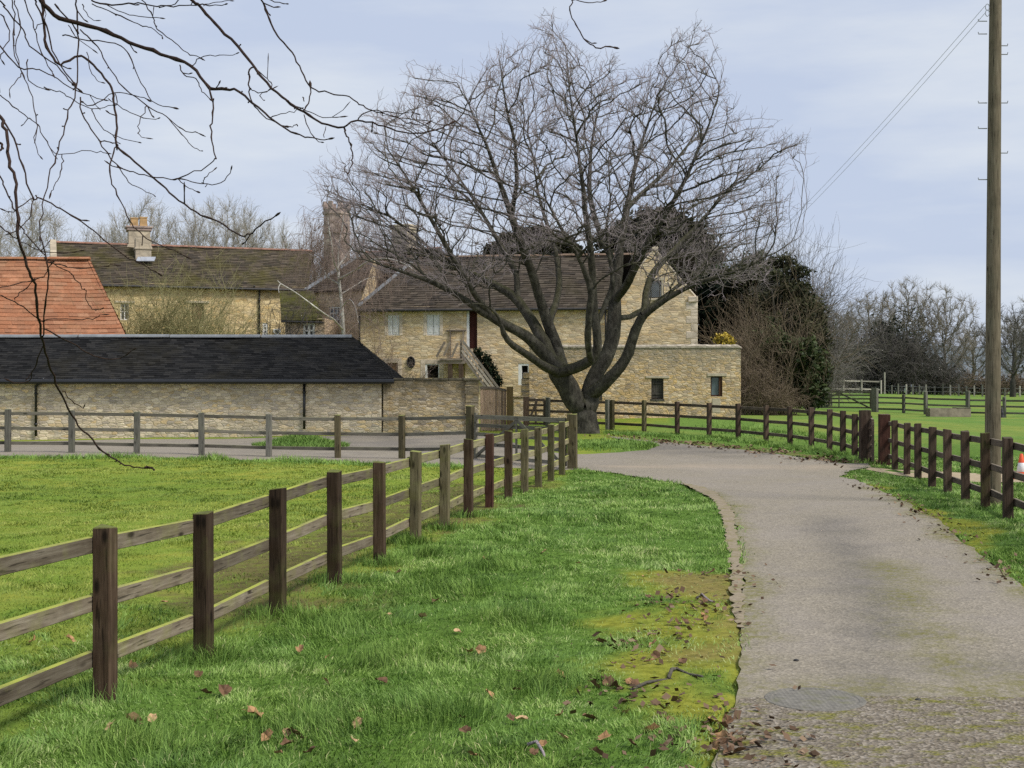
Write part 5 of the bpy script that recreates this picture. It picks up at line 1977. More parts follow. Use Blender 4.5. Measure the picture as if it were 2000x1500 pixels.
# ---- lean-to porch in front of the house
fpz = Facade(XY(557, 67.4), XY(634, 67.2))
po = thing('lean_to_porch', 'small lean-to porch with mossy slate roof and white window against the farmhouse', 'porch', fpz.pt(0, .4))
ze = fpz.z(590, 622)
po_o = fpz.op(592, 631, 615, 660)
b = MB()
fpz.wall(b, 0, fpz.len, .2, ze, [po_o], .15)
b.quad(fpz.pt(0, .2, -3.2), fpz.pt(0, .2), fpz.pt(0, ze), fpz.pt(0, ze, -3.2))
b.quad(fpz.pt(fpz.len, .2), fpz.pt(fpz.len, .2, -3.2), fpz.pt(fpz.len, ze, -3.2), fpz.pt(fpz.len, ze))
b.build('wall', M['stone_wing'], po)
b = MB()
tiles(b, P(549, 624, 67.1), P(632, 626, 67.1), P(612, 569, 70.6), P(546, 567, 70.6), .17, .32, .03)
M['moss_slate'] = tile_mat('mossy slate porch', [(.055, .045, .033), (.075, .060, .042), (.042, .036, .028), (.10, .08, .058)], moss=(.095, .095, .018), moss_amt=.9, moss_lo=.4)
b.build('roof', M['moss_slate'], po)
b = MB()
b.tube([P(549, 628, 67.0), P(632, 630, 67.0)], .05, 8)
b.build('gutter', M['dark_metal'], po)
window(fpz, po_o, po, 'white_paint', 'glass', 2, 2, .05, .11, bar=.08)

# ---- crenellated tower behind
tc = XY(658, 95)
tw = thing('stone_tower', 'brown stone tower with battlements rising behind the farmhouse roof', 'tower', (tc.x, tc.y, .4))
ztw = zv(410, 95)
rad = .99
def octa(b, r, z0, z1, k=8):
    ring = [Vector((tc.x + r * math.cos(PI / 8 + 2 * PI * i / k), tc.y + r * math.sin(PI / 8 + 2 * PI * i / k), 0)) for i in range(k)]
    for i in range(k):
        p, q = ring[i], ring[(i + 1) % k]
        b.quad(p + Vector((0, 0, z0)), q + Vector((0, 0, z0)), q + Vector((0, 0, z1)), p + Vector((0, 0, z1)))
    b.poly([p + Vector((0, 0, z1)) for p in ring])
    b.poly([p + Vector((0, 0, z0)) for p in reversed(ring)])
b = MB()
octa(b, rad * .97, .2, ztw)
b.build('shaft', M['tower'], tw)
b = MB()
for v in (418, 455):
    b = MB()
    octa(b, rad * 1.07, zv(v, 95) - .08, zv(v, 95) + .08)
    b.build('string_course', M['tower'], tw)
for i in range(8):
    a_ = 2 * PI * i / 8 + PI / 8
    b = MB()
    b.box((tc.x + rad * .9 * math.cos(a_), tc.y + rad * .9 * math.sin(a_), ztw + .27), (.20, .36, .54), a_, taper=.9)
    b.build('merlon', M['tower'], tw)

# ---- orange tiled barn at the left
ob2 = thing('tiled_barn', 'barn with a steep orange clay tile roof at the left edge', 'barn', P(0, 800, 56))
e0, e1 = P(-330, 690, 54), P(262, 690, 54)
e0.z = e1.z = zv(690, 54)
r0, r1 = P(-310, 507, 58), P(176, 507, 58)
b = MB()
tiles(b, e0, e1, r1, r0, .255, .42, .030, .35)
bk1, bk0 = Vector((e1.x - 4.2, 62, e1.z)), Vector((e0.x, 62, e1.z))
tiles(b, e1, bk1, r1, r1, .255, .42, .045, .3)
b.quad(bk1, bk0, r0, r1)
rf = b.build('roof', M['pantile'], ob2)
b = MB()
ridge(b, r0 + Vector((0, 0, .04)), r1 + Vector((0, 0, .04)), .14)
b.build('ridge', M['pantile'], rf)
b = MB()
b.box(((e0.x + e1.x) / 2 - 2.4, 58, e1.z / 2 + .1), (e1.x - e0.x - 4.4, 7.6, e1.z - .2))
b.build('wall', M['stone_wing'], ob2)
# ------------------------------------------------------------------ trees
def colonize(nodes, parent, pts, step, infl, kill, iters, rng, up=.0, jit=.25, origin_=None, out=.0):
    nodes = [np.array(n) for n in nodes]
    parent = list(parent)
    pts = np.asarray(pts)
    M0 = len(pts)
    A = np.array(nodes)
    D = np.full(M0, 1e9)
    I = np.zeros(M0, int)
    for i in range(0, len(A), 200):
        dd = np.linalg.norm(pts[:, None] - A[None, i:i + 200], axis=2)
        j = dd.argmin(1)
        m = dd[np.arange(M0), j]
        b = m < D
        D[b] = m[b]
        I[b] = j[b] + i
    alive = D > kill
    nchild = np.zeros(60000, int)
    for it in range(iters):
        act = alive & (D < infl)
        if not act.any():
            break
        idx = I[act]
        A = np.array(nodes)
        v = pts[act] - A[idx]
        v /= np.linalg.norm(v, axis=1, keepdims=True) + 1e-9
        s = np.zeros((len(A), 3))
        np.add.at(s, idx, v)
        grow = np.unique(idx)
        grow = grow[nchild[grow] < 4]
        if len(grow) == 0:
            break
        d = s[grow]
        d /= np.linalg.norm(d, axis=1, keepdims=True) + 1e-9
        d += rng.normal(0, jit, d.shape)
        if origin_ is not None:
            o_ = A[grow] - origin_
            d += out * o_ / (np.linalg.norm(o_, axis=1, keepdims=True) + 1e-9)
        # keep some of the parent's heading
        pp = np.array([parent[g] for g in grow])
        hd = np.where((pp >= 0)[:, None], A[grow] - A[np.maximum(pp, 0)], 0)
        hd /= np.linalg.norm(hd, axis=1, keepdims=True) + 1e-9
        d = d + .55 * hd * (nchild[grow] == 0)[:, None] + np.array([0, 0, up])
        if origin_ is not None:
            d[:, 2] = np.where(A[grow][:, 2] > 6.0, np.maximum(d[:, 2], .24), d[:, 2])
        d /= np.linalg.norm(d, axis=1, keepdims=True) + 1e-9
        new = A[grow] + d * step
        n0 = len(nodes)
        nodes += list(new)
        parent += list(grow)
        nchild[grow] += 1
        ai = np.where(alive)[0]
        dd = np.linalg.norm(pts[ai][:, None] - new[None], axis=2)
        j = dd.argmin(1)
        m = dd[np.arange(len(ai)), j]
        b = m < D[ai]
        D[ai[b]] = m[b]
        I[ai[b]] = n0 + j[b]
        alive &= D > kill
        if len(nodes) > 30000:
            break
    return np.array(nodes), np.array(parent)


def radii(nodes, parent, r0, e, fixed=None):
    n = len(nodes)
    acc = np.zeros(n)
    ch = [[] for _ in range(n)]
    for i in range(n):
        if parent[i] >= 0:
            ch[parent[i]].append(i)
    for i in range(n - 1, -1, -1):
        if not ch[i]:
            acc[i] = r0 ** e
        if parent[i] >= 0:
            acc[parent[i]] += acc[i]
    r = acc ** (1 / e)
    if fixed:
        for i, v in fixed.items():
            r[i] = v if r[i] < v * 1.6 else v * 1.2
    return r, ch


def chains(nodes, parent, r, ch, roots):
    out = []
    stack = [(q, None) for q in roots]
    while stack:
        s, fr_ = stack.pop()
        c = [fr_] if fr_ is not None else []
        i = s
        c.append(i)
        while ch[i]:
            kids = sorted(ch[i], key=lambda k_: -r[k_])
            for k_ in kids[1:]:
                stack.append((k_, i))
            i = kids[0]
            c.append(i)
        out.append(c)
    return out


def tube_np(P_, R_, k):
    n = len(P_)
    t = np.gradient(P_, axis=0)
    t /= np.linalg.norm(t, axis=1, keepdims=True) + 1e-9
    V = np.zeros((n, k, 3))
    prev = np.array([1., 0, 0]) if abs(t[0][0]) < .8 else np.array([0, 1., 0])
    a = np.arange(k) * 2 * PI / k
    for i in range(n):
        s = prev - t[i] * prev.dot(t[i])
        s /= np.linalg.norm(s) + 1e-9
        prev = s
        b = np.cross(t[i], s)
        V[i] = P_[i] + (np.cos(a)[:, None] * s + np.sin(a)[:, None] * b) * R_[i]
    i = (np.arange(n - 1) * k)[:, None]
    j = np.arange(k)[None]
    j2 = (j + 1) % k
    q = np.stack(np.broadcast_arrays(i + j, i + j2, i + k + j2, i + k + j), -1).reshape(-1, 4)
    return V.reshape(-1, 3), q


def twigs(bag, base, dirs, length, r, rng, n_pts=4, gravity=0.0, wig=.25, k=3, tint=1.0):
    """wiggly twigs; returns their points so that more can sprout from them"""
    N = len(base)
    d = dirs / (np.linalg.norm(dirs, axis=1, keepdims=True) + 1e-9)
    L = np.asarray(length) * np.ones(N)
    Pn = np.zeros((N, n_pts, 3))
    Pn[:, 0] = base
    for i in range(1, n_pts):
        d = d + rng.normal(0, wig, (N, 3)) + np.array([0, 0, gravity])
        d /= np.linalg.norm(d, axis=1, keepdims=True) + 1e-9
        Pn[:, i] = Pn[:, i - 1] + d * (L / (n_pts - 1))[:, None]
    tp = np.linspace(1, .45, n_pts)[None] * (np.asarray(r) * np.ones(N))[:, None]
    V, q = tubes_batch(Pn, tp, k)
    bag.add(V, q, tint)
    return Pn


def sprout(Pn, m, rng, lo=.3, spread=.9):
    """m random points along existing twigs and outward directions there"""
    N, n, _ = Pn.shape
    i = rng.integers(0, N, m)
    t = lo + (1 - lo) * rng.random(m)
    f = t * (n - 1)
    a = np.minimum(f.astype(int), n - 2)
    w = (f - a)[:, None]
    base = Pn[i, a] * (1 - w) + Pn[i, a + 1] * w
    d = Pn[i, a + 1] - Pn[i, a]
    d /= np.linalg.norm(d, axis=1, keepdims=True) + 1e-9
    d = d + rng.normal(0, spread, (m, 3))
    return base, d


def bush(bag, c, rx, ry, h, n0, n1, n2, r, rng, grav=(-.02, -.05, -.08), l1=.45, l2=.25, spread=.35, base=.5):
    c = np.array(c)
    a = rng.random(n0) * 2 * PI
    rad = np.sqrt(rng.random(n0))
    b = c + np.stack([np.cos(a) * rad * rx * base, np.sin(a) * rad * ry * base, np.zeros(n0)], -1)
    tgt = c + np.stack([np.cos(a) * rad * rx, np.sin(a) * rad * ry, h * np.sqrt(np.maximum(0.05, 1 - .75 * rad ** 2)) * rng.uniform(.65, 1, n0)], -1)
    d = tgt - b
    L = np.linalg.norm(d, axis=1)
    P0 = twigs(bag, b, d, L, r * 2.4, rng, 6, grav[0], .14, 4, .35)
    b1, d1 = sprout(P0, n1, rng, .2, spread * 1.6)
    P1 = twigs(bag, b1, d1, h * l1 * rng.uniform(.5, 1.1, n1), r * 1.2, rng, 5, grav[1], .2, 3, .8)
    b2, d2 = sprout(P1, n2, rng, .2, spread * 2)
    twigs(bag, b2, d2, h * l2 * rng.uniform(.5, 1.1, n2), r * .8, rng, 4, grav[2], .25, 3, 1.0)


def leaves(bag, blobs, n, size, rng, t0=.0, t1=1.0, flat=.5, core=.25, fuzz=.16):
    """leaf clumps over lumpy volumes; blobs: (centre, (rx,ry,rz))"""
    w = np.array([b_[1][0] * b_[1][1] + b_[1][0] * b_[1][2] for b_ in blobs])
    idx = rng.choice(len(blobs), n, p=w / w.sum())
    C_ = np.array([list(b_[0]) for b_ in blobs])[idx]
    R_ = np.array([list(b_[1]) for b_ in blobs])[idx]
    d = rng.normal(0, 1, (n, 3))
    d /= np.linalg.norm(d, axis=1, keepdims=True)
    rr = core + (1.0 - core) * rng.random(n) ** .5 + np.abs(rng.normal(0, fuzz, n))
    lump = 1 + .18 * np.sin(d[:, 0] * 7 + idx) + .15 * np.sin(d[:, 2] * 9 + d[:, 1] * 5 + idx * 2)
    p = C_ + d * R_ * (rr * lump)[:, None]
    s = size * rng.uniform(.5, 1.4, n)
    e1 = rng.normal(0, 1, (n, 3))
    e1[:, 2] *= flat
    e1 /= np.linalg.norm(e1, axis=1, keepdims=True)
    e2 = np.cross(e1, rng.normal(0, 1, (n, 3)))
    e2 /= np.linalg.norm(e2, axis=1, keepdims=True) + 1e-9
    e1 = e1 * s[:, None]
    e2 = e2 * (s * .42)[:, None]
    V = np.stack([p - e1, p + e2, p + e1, p - e2], 1).reshape(-1, 3)
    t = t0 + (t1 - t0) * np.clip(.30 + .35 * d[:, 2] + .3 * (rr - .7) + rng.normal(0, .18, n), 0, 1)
    bag.add(V, (np.arange(n) * 4)[:, None] + np.array([[0, 1, 2, 3]]), np.repeat(t, 4))


# ---------------------------------------------------------------- the oak
DO = 45.0
KO = DO / F


def O(u, v, dy=0.0):
    return np.array([(u - 1000) * KO, DO + dy, EYE - (v - 750) * KO])


oak = thing('oak_tree', 'big bare spreading oak with forked trunk standing on the bend', 'tree', (O(1143, 848)[0], DO, zg(O(1143, 848)[0], DO)))
# limbs traced as (u, v, depth offset, half width px)
limb_px = [
    # left stem and the big low left limb
    [(1132, 800, 0, 25), (1118, 772, 0, 22), (1103, 745, -.1, 21), (1092, 722, -.1, 20), (1068, 693, -.3, 16), (1045, 672, -.5, 14), (1026, 657, -.7, 13), (984, 634, -1.2, 11.5), (936, 611, -1.8, 10.5), (900, 584, -2.2, 8), (855, 563, -2.6, 6), (800, 545, -3.0, 4.5), (745, 528, -3.2, 3), (700, 520, -3.4, 2)],
    # second left
    [(1079, 705, 0, 13), (1057, 655, .3, 10.5), (1040, 625, .6, 9.5), (1023, 600, .9, 9), (1004, 570, 1.3, 9), (975, 556, 1.7, 8), (940, 535, 2.1, 7), (900, 515, 2.6, 6), (850, 488, 3.1, 5), (800, 455, 3.4, 4), (745, 415, 3.6, 3), (700, 370, 3.7, 2)],
    # third, up left of centre
    [(1098, 715, .2, 16), (1085, 665, .5, 13), (1070, 625, .4, 12), (1056, 590, .2, 11), (1046, 555, 0, 10), (1036, 520, -.3, 9), (1010, 462, -.8, 7.5), (988, 400, -1.2, 6), (968, 345, -1.5, 5), (950, 295, -1.7, 4), (925, 240, -1.8, 3), (905, 190, -1.9, 2)],
    # low drooping left
    [(1090, 728, -.4, 11), (1057, 714, -1.0, 9), (1023, 692, -1.6, 8), (992, 671, -2.1, 7), (981, 657, -2.4, 6.5), (983, 640, -2.5, 5), (970, 615, -2.9, 3.5), (940, 600, -3.5, 2.5), (900, 612, -4.2, 1.8)],
    # crossing spur from the left stem to the right
    [(1108, 722, -.5, 11), (1138, 713, -1.0, 9.5), (1163, 696, -1.2, 9), (1160, 660, -1.3, 8), (1157, 620, -1.4, 8), (1154, 578, -1.4, 8), (1152, 545, -1.6, 7.5), (1147, 490, -2.0, 6.5), (1135, 430, -2.4, 5.5), (1128, 365, -2.6, 4.5), (1116, 290, -2.8, 3.5), (1105, 210, -2.9, 2.5), (1098, 130, -2.9, 1.6)],
    [(1150, 705, -1.2, 7), (1140, 672, -1.9, 7), (1140, 640, -2.2, 7), (1145, 605, -2.4, 7), (1148, 575, -2.5, 6.5), (1138, 548, -2.6, 5.5), (1120, 515, -2.9, 4.5), (1090, 470, -3.3, 4), (1060, 420, -3.7, 3.2), (1040, 350, -4.0, 2.4)],
    [(1159, 640, -1.3, 5.5), (1168, 620, -1.0, 5.5), (1180, 592, -.7, 5.5), (1193, 570, -.6, 5), (1196, 540, -.6, 4.5), (1185, 500, -.6, 4), (1180, 450, -.8, 3.4), (1190, 390, -1.0, 2.6), (1180, 320, -1.2, 2)],
    # right stem
    [(1152, 800, 0, 24), (1152, 772, .1, 21), (1155, 748, .2, 20), (1172, 715, .2, 17), (1192, 690, .3, 15.5), (1201, 650, .5, 14.5), (1203, 605, .6, 14), (1206, 560, .7, 13), (1212, 510, 1.0, 11.5), (1220, 455, 1.2, 10), (1232, 395, 1.5, 8), (1248, 320, 1.8, 6.5), (1268, 245, 2.0, 4.5), (1290, 180, 2.1, 3), (1320, 120, 2.2, 1.8)],
    [(1212, 520, 1.0, 7), (1190, 470, 1.9, 6.5), (1172, 410, 2.6, 6), (1160, 340, 3.0, 5), (1165, 260, 3.3, 3.8), (1180, 190, 3.5, 2.5), (1190, 130, 3.6, 1.6)],
    [(1204, 585, .6, 8), (1222, 560, -.2, 7.5), (1240, 520, -1.0, 6.5), (1262, 470, -1.8, 5.5), (1300, 410, -2.4, 4.5), (1335, 340, -2.9, 3.4), (1365, 260, -3.2, 2.4), (1385, 180, -3.3, 1.6)],
    # far right limb
    [(1165, 765, -.3, 15), (1185, 741, -.5, 14), (1203, 727, -.6, 13), (1219, 704, -.7, 12), (1228, 675, -.8, 11.5), (1235, 648, -.9, 11), (1250, 618, -1.1, 9.5), (1275, 598, -1.3, 8), (1308, 578, -1.5, 7), (1350, 560, -1.8, 6), (1395, 546, -2.1, 4.5), (1440, 530, -2.3, 3.5), (1485, 508, -2.4, 2.5), (1530, 480, -2.5, 1.6)],
    [(1252, 615, -1.1, 7.5), (1260, 575, -.4, 7), (1270, 542, .2, 6.5), (1295, 510, .7, 6), (1325, 480, 1.2, 5.5), (1365, 438, 1.8, 4.5), (1410, 390, 2.2, 3.5), (1455, 340, 2.5, 2.6), (1500, 295, 2.7, 1.7)],
    [(1208, 622, .6, 6), (1225, 616, 1.3, 6), (1246, 612, 2.0, 5.5), (1285, 590, 2.8, 4.5), (1330, 560, 3.4, 3.8), (1390, 510, 3.9, 3), (1450, 455, 4.2, 2.2), (1510, 410, 4.4, 1.6)],
    # back middle
    [(1070, 640, .4, 7), (1085, 600, 1.4, 6.5), (1098, 550, 2.2, 6), (1095, 490, 2.9, 5.5), (1075, 420, 3.4, 4.5), (1055, 350, 3.8, 3.5), (1045, 270, 4.0, 2.5), (1030, 190, 4.1, 1.6)],
    [(1010, 575, 1.2, 6), (1012, 530, 1.5, 5.5), (985, 480, 1.9, 5), (950, 420, 2.2, 4.2), (915, 360, 2.4, 3.4), (870, 300, 2.5, 2.5), (830, 240, 2.6, 1.6)],
    [(960, 622, -1.5, 5.5), (925, 575, -2.3, 5), (900, 535, -2.9, 4.5), (870, 480, -3.4, 4), (835, 420, -3.8, 3.2), (800, 360, -4.0, 2.4), (760, 310, -4.1, 1.6)],
    [(1232, 395, 1.5, 5), (1275, 350, 2.4, 4.2), (1330, 300, 3.0, 3.4), (1375, 240, 3.4, 2.4), (1410, 190, 3.6, 1.6)],
    [(1000, 430, -1.0, 5), (1010, 370, -1.8, 4.2), (1005, 300, -2.4, 3.4), (985, 220, -2.8, 2.5), (975, 140, -3.0, 1.6)],
]
step = .30
nodes = []
par = []
fixed = {}
limb_first = []
limb_of = []


def resample(pl):
    pts = [(O(u, v, dy), w * KO * .88) for u, v, dy, w in pl]
    m_ = len(pts) - 1
    pts = [(p_, w_ * (1 - .72 * (i_ / m_) ** 3)) for i_, (p_, w_) in enumerate(pts)]
    out = [(pts[0][0], pts[0][1])]
    for (a, ra), (b_, rb) in zip(pts[:-1], pts[1:]):
        n = max(1, int(round(np.linalg.norm(b_ - a) / step)))
        for i in range(1, n + 1):
            t = i / n
            j = RNG.normal(0, .02, 3)
            out.append((a * (1 - t) + b_ * t + j, ra * (1 - t) + rb * t))
    return out


# trunk
zb0 = oak.location.z
tk = [(1145, 848 + 8, 0, 29), (1144, 838, 0, 27), (1143, 820, 0, 28), (1142, 805, 0, 36), (1141, 795, 0, 70)]
for i, (p_, r_) in enumerate(resample(tk)):
    nodes.append(p_)
    par.append(i - 1)
    fixed[i] = r_
    limb_of.append(-1)
n_trunk = len(nodes)
for li, pl in enumerate(limb_px):
    rs = resample(pl)
    A = np.array(nodes)
    j = int(np.linalg.norm(A - rs[0][0], axis=1).argmin()) if li not in (0, 7) else n_trunk - 1
    for p_, r_ in rs:
        nodes.append(p_)
        par.append(j)
        j = len(nodes) - 1
        fixed[j] = r_
        limb_of.append(li)
n_limb = len(nodes)

outline = [(628, 300), (665, 262), (700, 225), (760, 195), (830, 165), (900, 150), (950, 95), (985, 62), (1040, 85), (1100, 58), (1150, 92), (1200, 110), (1270, 105), (1345, 82), (1400, 115), (1425, 170), (1480, 225), (1545, 300), (1560, 370), (1565, 450),
           (1520, 530), (1460, 565), (1380, 570), (1290, 575), (1220, 525), (1160, 500), (1090, 520), (1000, 545), (930, 575), (850, 575), (760, 560), (690, 545), (660, 470), (632, 390)]
rng = np.random.default_rng(5)
pts = []
while len(pts) < 6200:
    u, v = rng.uniform(620, 1570, 4000), rng.uniform(50, 590, 4000)
    ok = inpoly(u, v, outline)
    r2 = ((u - 1100) / 480) ** 2 + ((v - 430) / 390) ** 2
    an = np.arctan2(v - 560, u - 1110)
    lob = .92 + .06 * np.sin(an * 11 + 1) + .05 * np.sin(an * 23 + 2)
    ok &= inpoly(1110 + (u - 1110) / lob, 560 + (v - 560) / lob, outline)
    ok &= rng.random(4000) < .55 + .45 * np.clip(r2, 0, 1)
    u, v, r2 = u[ok], v[ok], r2[ok]
    half = 6.4 * np.sqrt(np.clip(1.06 - r2, .03, 1))
    dy = rng.uniform(-1, 1, len(u)) * half
    # perspective: points in front or behind are placed so they keep their bearing
    for a, b_, c_ in zip(u, v, dy):
        k_ = (DO + c_) / DO
        pts.append(O(a, b_, 0) * np.array([k_, 1, 1]) + np.array([0, c_, (O(a, b_)[2] - EYE) * (k_ - 1)]))
pts = np.array(pts[:6200])
N_, P_ = colonize(nodes, par, pts, .26, 2.2, .40, 90, rng, up=.14, jit=.30, origin_=O(1125, 640), out=.66)
r_, ch_ = radii(N_, P_, .0078, 2.0, None)
for i, v in fixed.items():
    r_[i] = max(v, min(r_[i], v * 1.25))
# radius never grows outwards
for i in range(len(N_)):
    if P_[i] >= 0:
        r_[i] = min(r_[i], r_[P_[i]])
limb_of = np.concatenate([np.array(limb_of), np.full(len(N_) - n_limb, -2)])
cs = chains(N_, P_, r_, ch_, [0])
tint_r = lambda r: .60 * np.clip(1 - (r - .008) / .022, 0, 1)
# trunk mesh with root flare
bag = Bag()
tp = N_[:n_trunk]
tr_ = np.array([fixed[i] for i in range(n_trunk)])
V, q = tube_np(np.concatenate([[tp[0] - [0, 0, .25]], tp]), np.concatenate([[tr_[0] * 1.18], tr_]), 20)
ang = np.arctan2(V[:, 1] - DO, V[:, 0] - tp[0][0])
hgt = np.clip(1 - (V[:, 2] - zb0) / .7, 0, 1)
sc = 1 + (.10 * np.sin(ang * 5 + 1) + .05 * np.sin(ang * 9)) * (hgt + .35)
V[:, 0] = tp[0][0] + (V[:, 0] - tp[0][0]) * sc
V[:, 1] = DO + (V[:, 1] - DO) * sc
bag.add(V, q, 0)
trunk_bag = bag
bags = {}
crown = Bag()
for c in cs:
    c = np.array(c)
    lo = limb_of[c]
    # split the chain where it leaves a traced limb
    k0 = 0
    for i in range(1, len(c) + 1):
        if i == len(c) or (lo[i] != lo[i - 1] and i > 1):
            seg = c[max(0, k0 - (1 if k0 else 0)):i]
            if len(seg) > 1:
                l = limb_of[seg[-1]]
                rr = r_[seg].copy()
                if l != limb_of[seg[0]] and l >= -2:
                    rr[0] = min(rr[0], rr[1] * 1.25)
                tgt = trunk_bag if l == -1 else (crown if l == -2 else bags.setdefault(int(l), Bag()))
                if l != -1:
                    kk = 12 if rr.max() > .12 else (8 if rr.max() > .05 else (5 if rr.max() > .02 else 4))
                    P1 = N_[seg].copy()
                    if l >= 0 and len(P1) > 4:
                        # smooth traced polylines a little
                        for _ in range(2):
                            P1[1:-1] = .5 * P1[1:-1] + .25 * (P1[:-2] + P1[2:])
                    V, q = tube_np(P1, rr, kk)
                    if rr.max() > .05:
                        nz_ = rng.normal(0, 1, (len(V), 1)) * .05 * np.repeat(rr, kk)[:, None]
                        cen = np.repeat(P1, kk, axis=0)
                        V = cen + (V - cen) * (1 + nz_ / np.repeat(rr, kk)[:, None])
                    tgt.add(V, q, np.repeat(tint_r(rr), kk))
            k0 = i
# fine twigs on all thin wood
thin = np.where((r_ < .034) & (np.arange(len(N_)) >= n_limb))[0]
tips = np.array([i for i in thin if not ch_[i]])
d0 = N_[thin] - N_[np.maximum(P_[thin], 0)]
sel = rng.choice(len(thin), 6600)


def outw(p):
    o_ = p - O(1125, 640)
    return o_ / (np.linalg.norm(o_, axis=1, keepdims=True) + 1e-9)


Pt = twigs(crown, N_[thin][sel], d0[sel] / (np.linalg.norm(d0[sel], axis=1, keepdims=True) + 1e-9) + rng.normal(0, .5, (6600, 3)) + .6 * outw(N_[thin][sel]), rng.uniform(.2, .6, 6600), .0066, rng, 4, .10, .32, 3, .82)
dt = N_[tips] - N_[P_[tips]]
P2 = twigs(crown, N_[tips], dt / (np.linalg.norm(dt, axis=1, keepdims=True) + 1e-9) + rng.normal(0, .25, dt.shape) + .5 * outw(N_[tips]), rng.uniform(.25, .6, len(tips)), .0075, rng, 4, .10, .30, 3, .82)
b1, d1 = sprout(np.concatenate([Pt, P2]), 11500, rng, .3, .8)
twigs(crown, b1, d1, rng.uniform(.12, .36, 11500), .0058, rng, 3, .03, .4, 3, 1.0)
trunk_bag.build('trunk', M['bark_oak'], oak)
for l, bg in sorted(bags.items()):
    bg.build('limb', M['bark_oak'], oak)
crown.build('crown', M['bark_oak'], oak)
print('oak nodes', len(N_), 'twigs', len(thin))

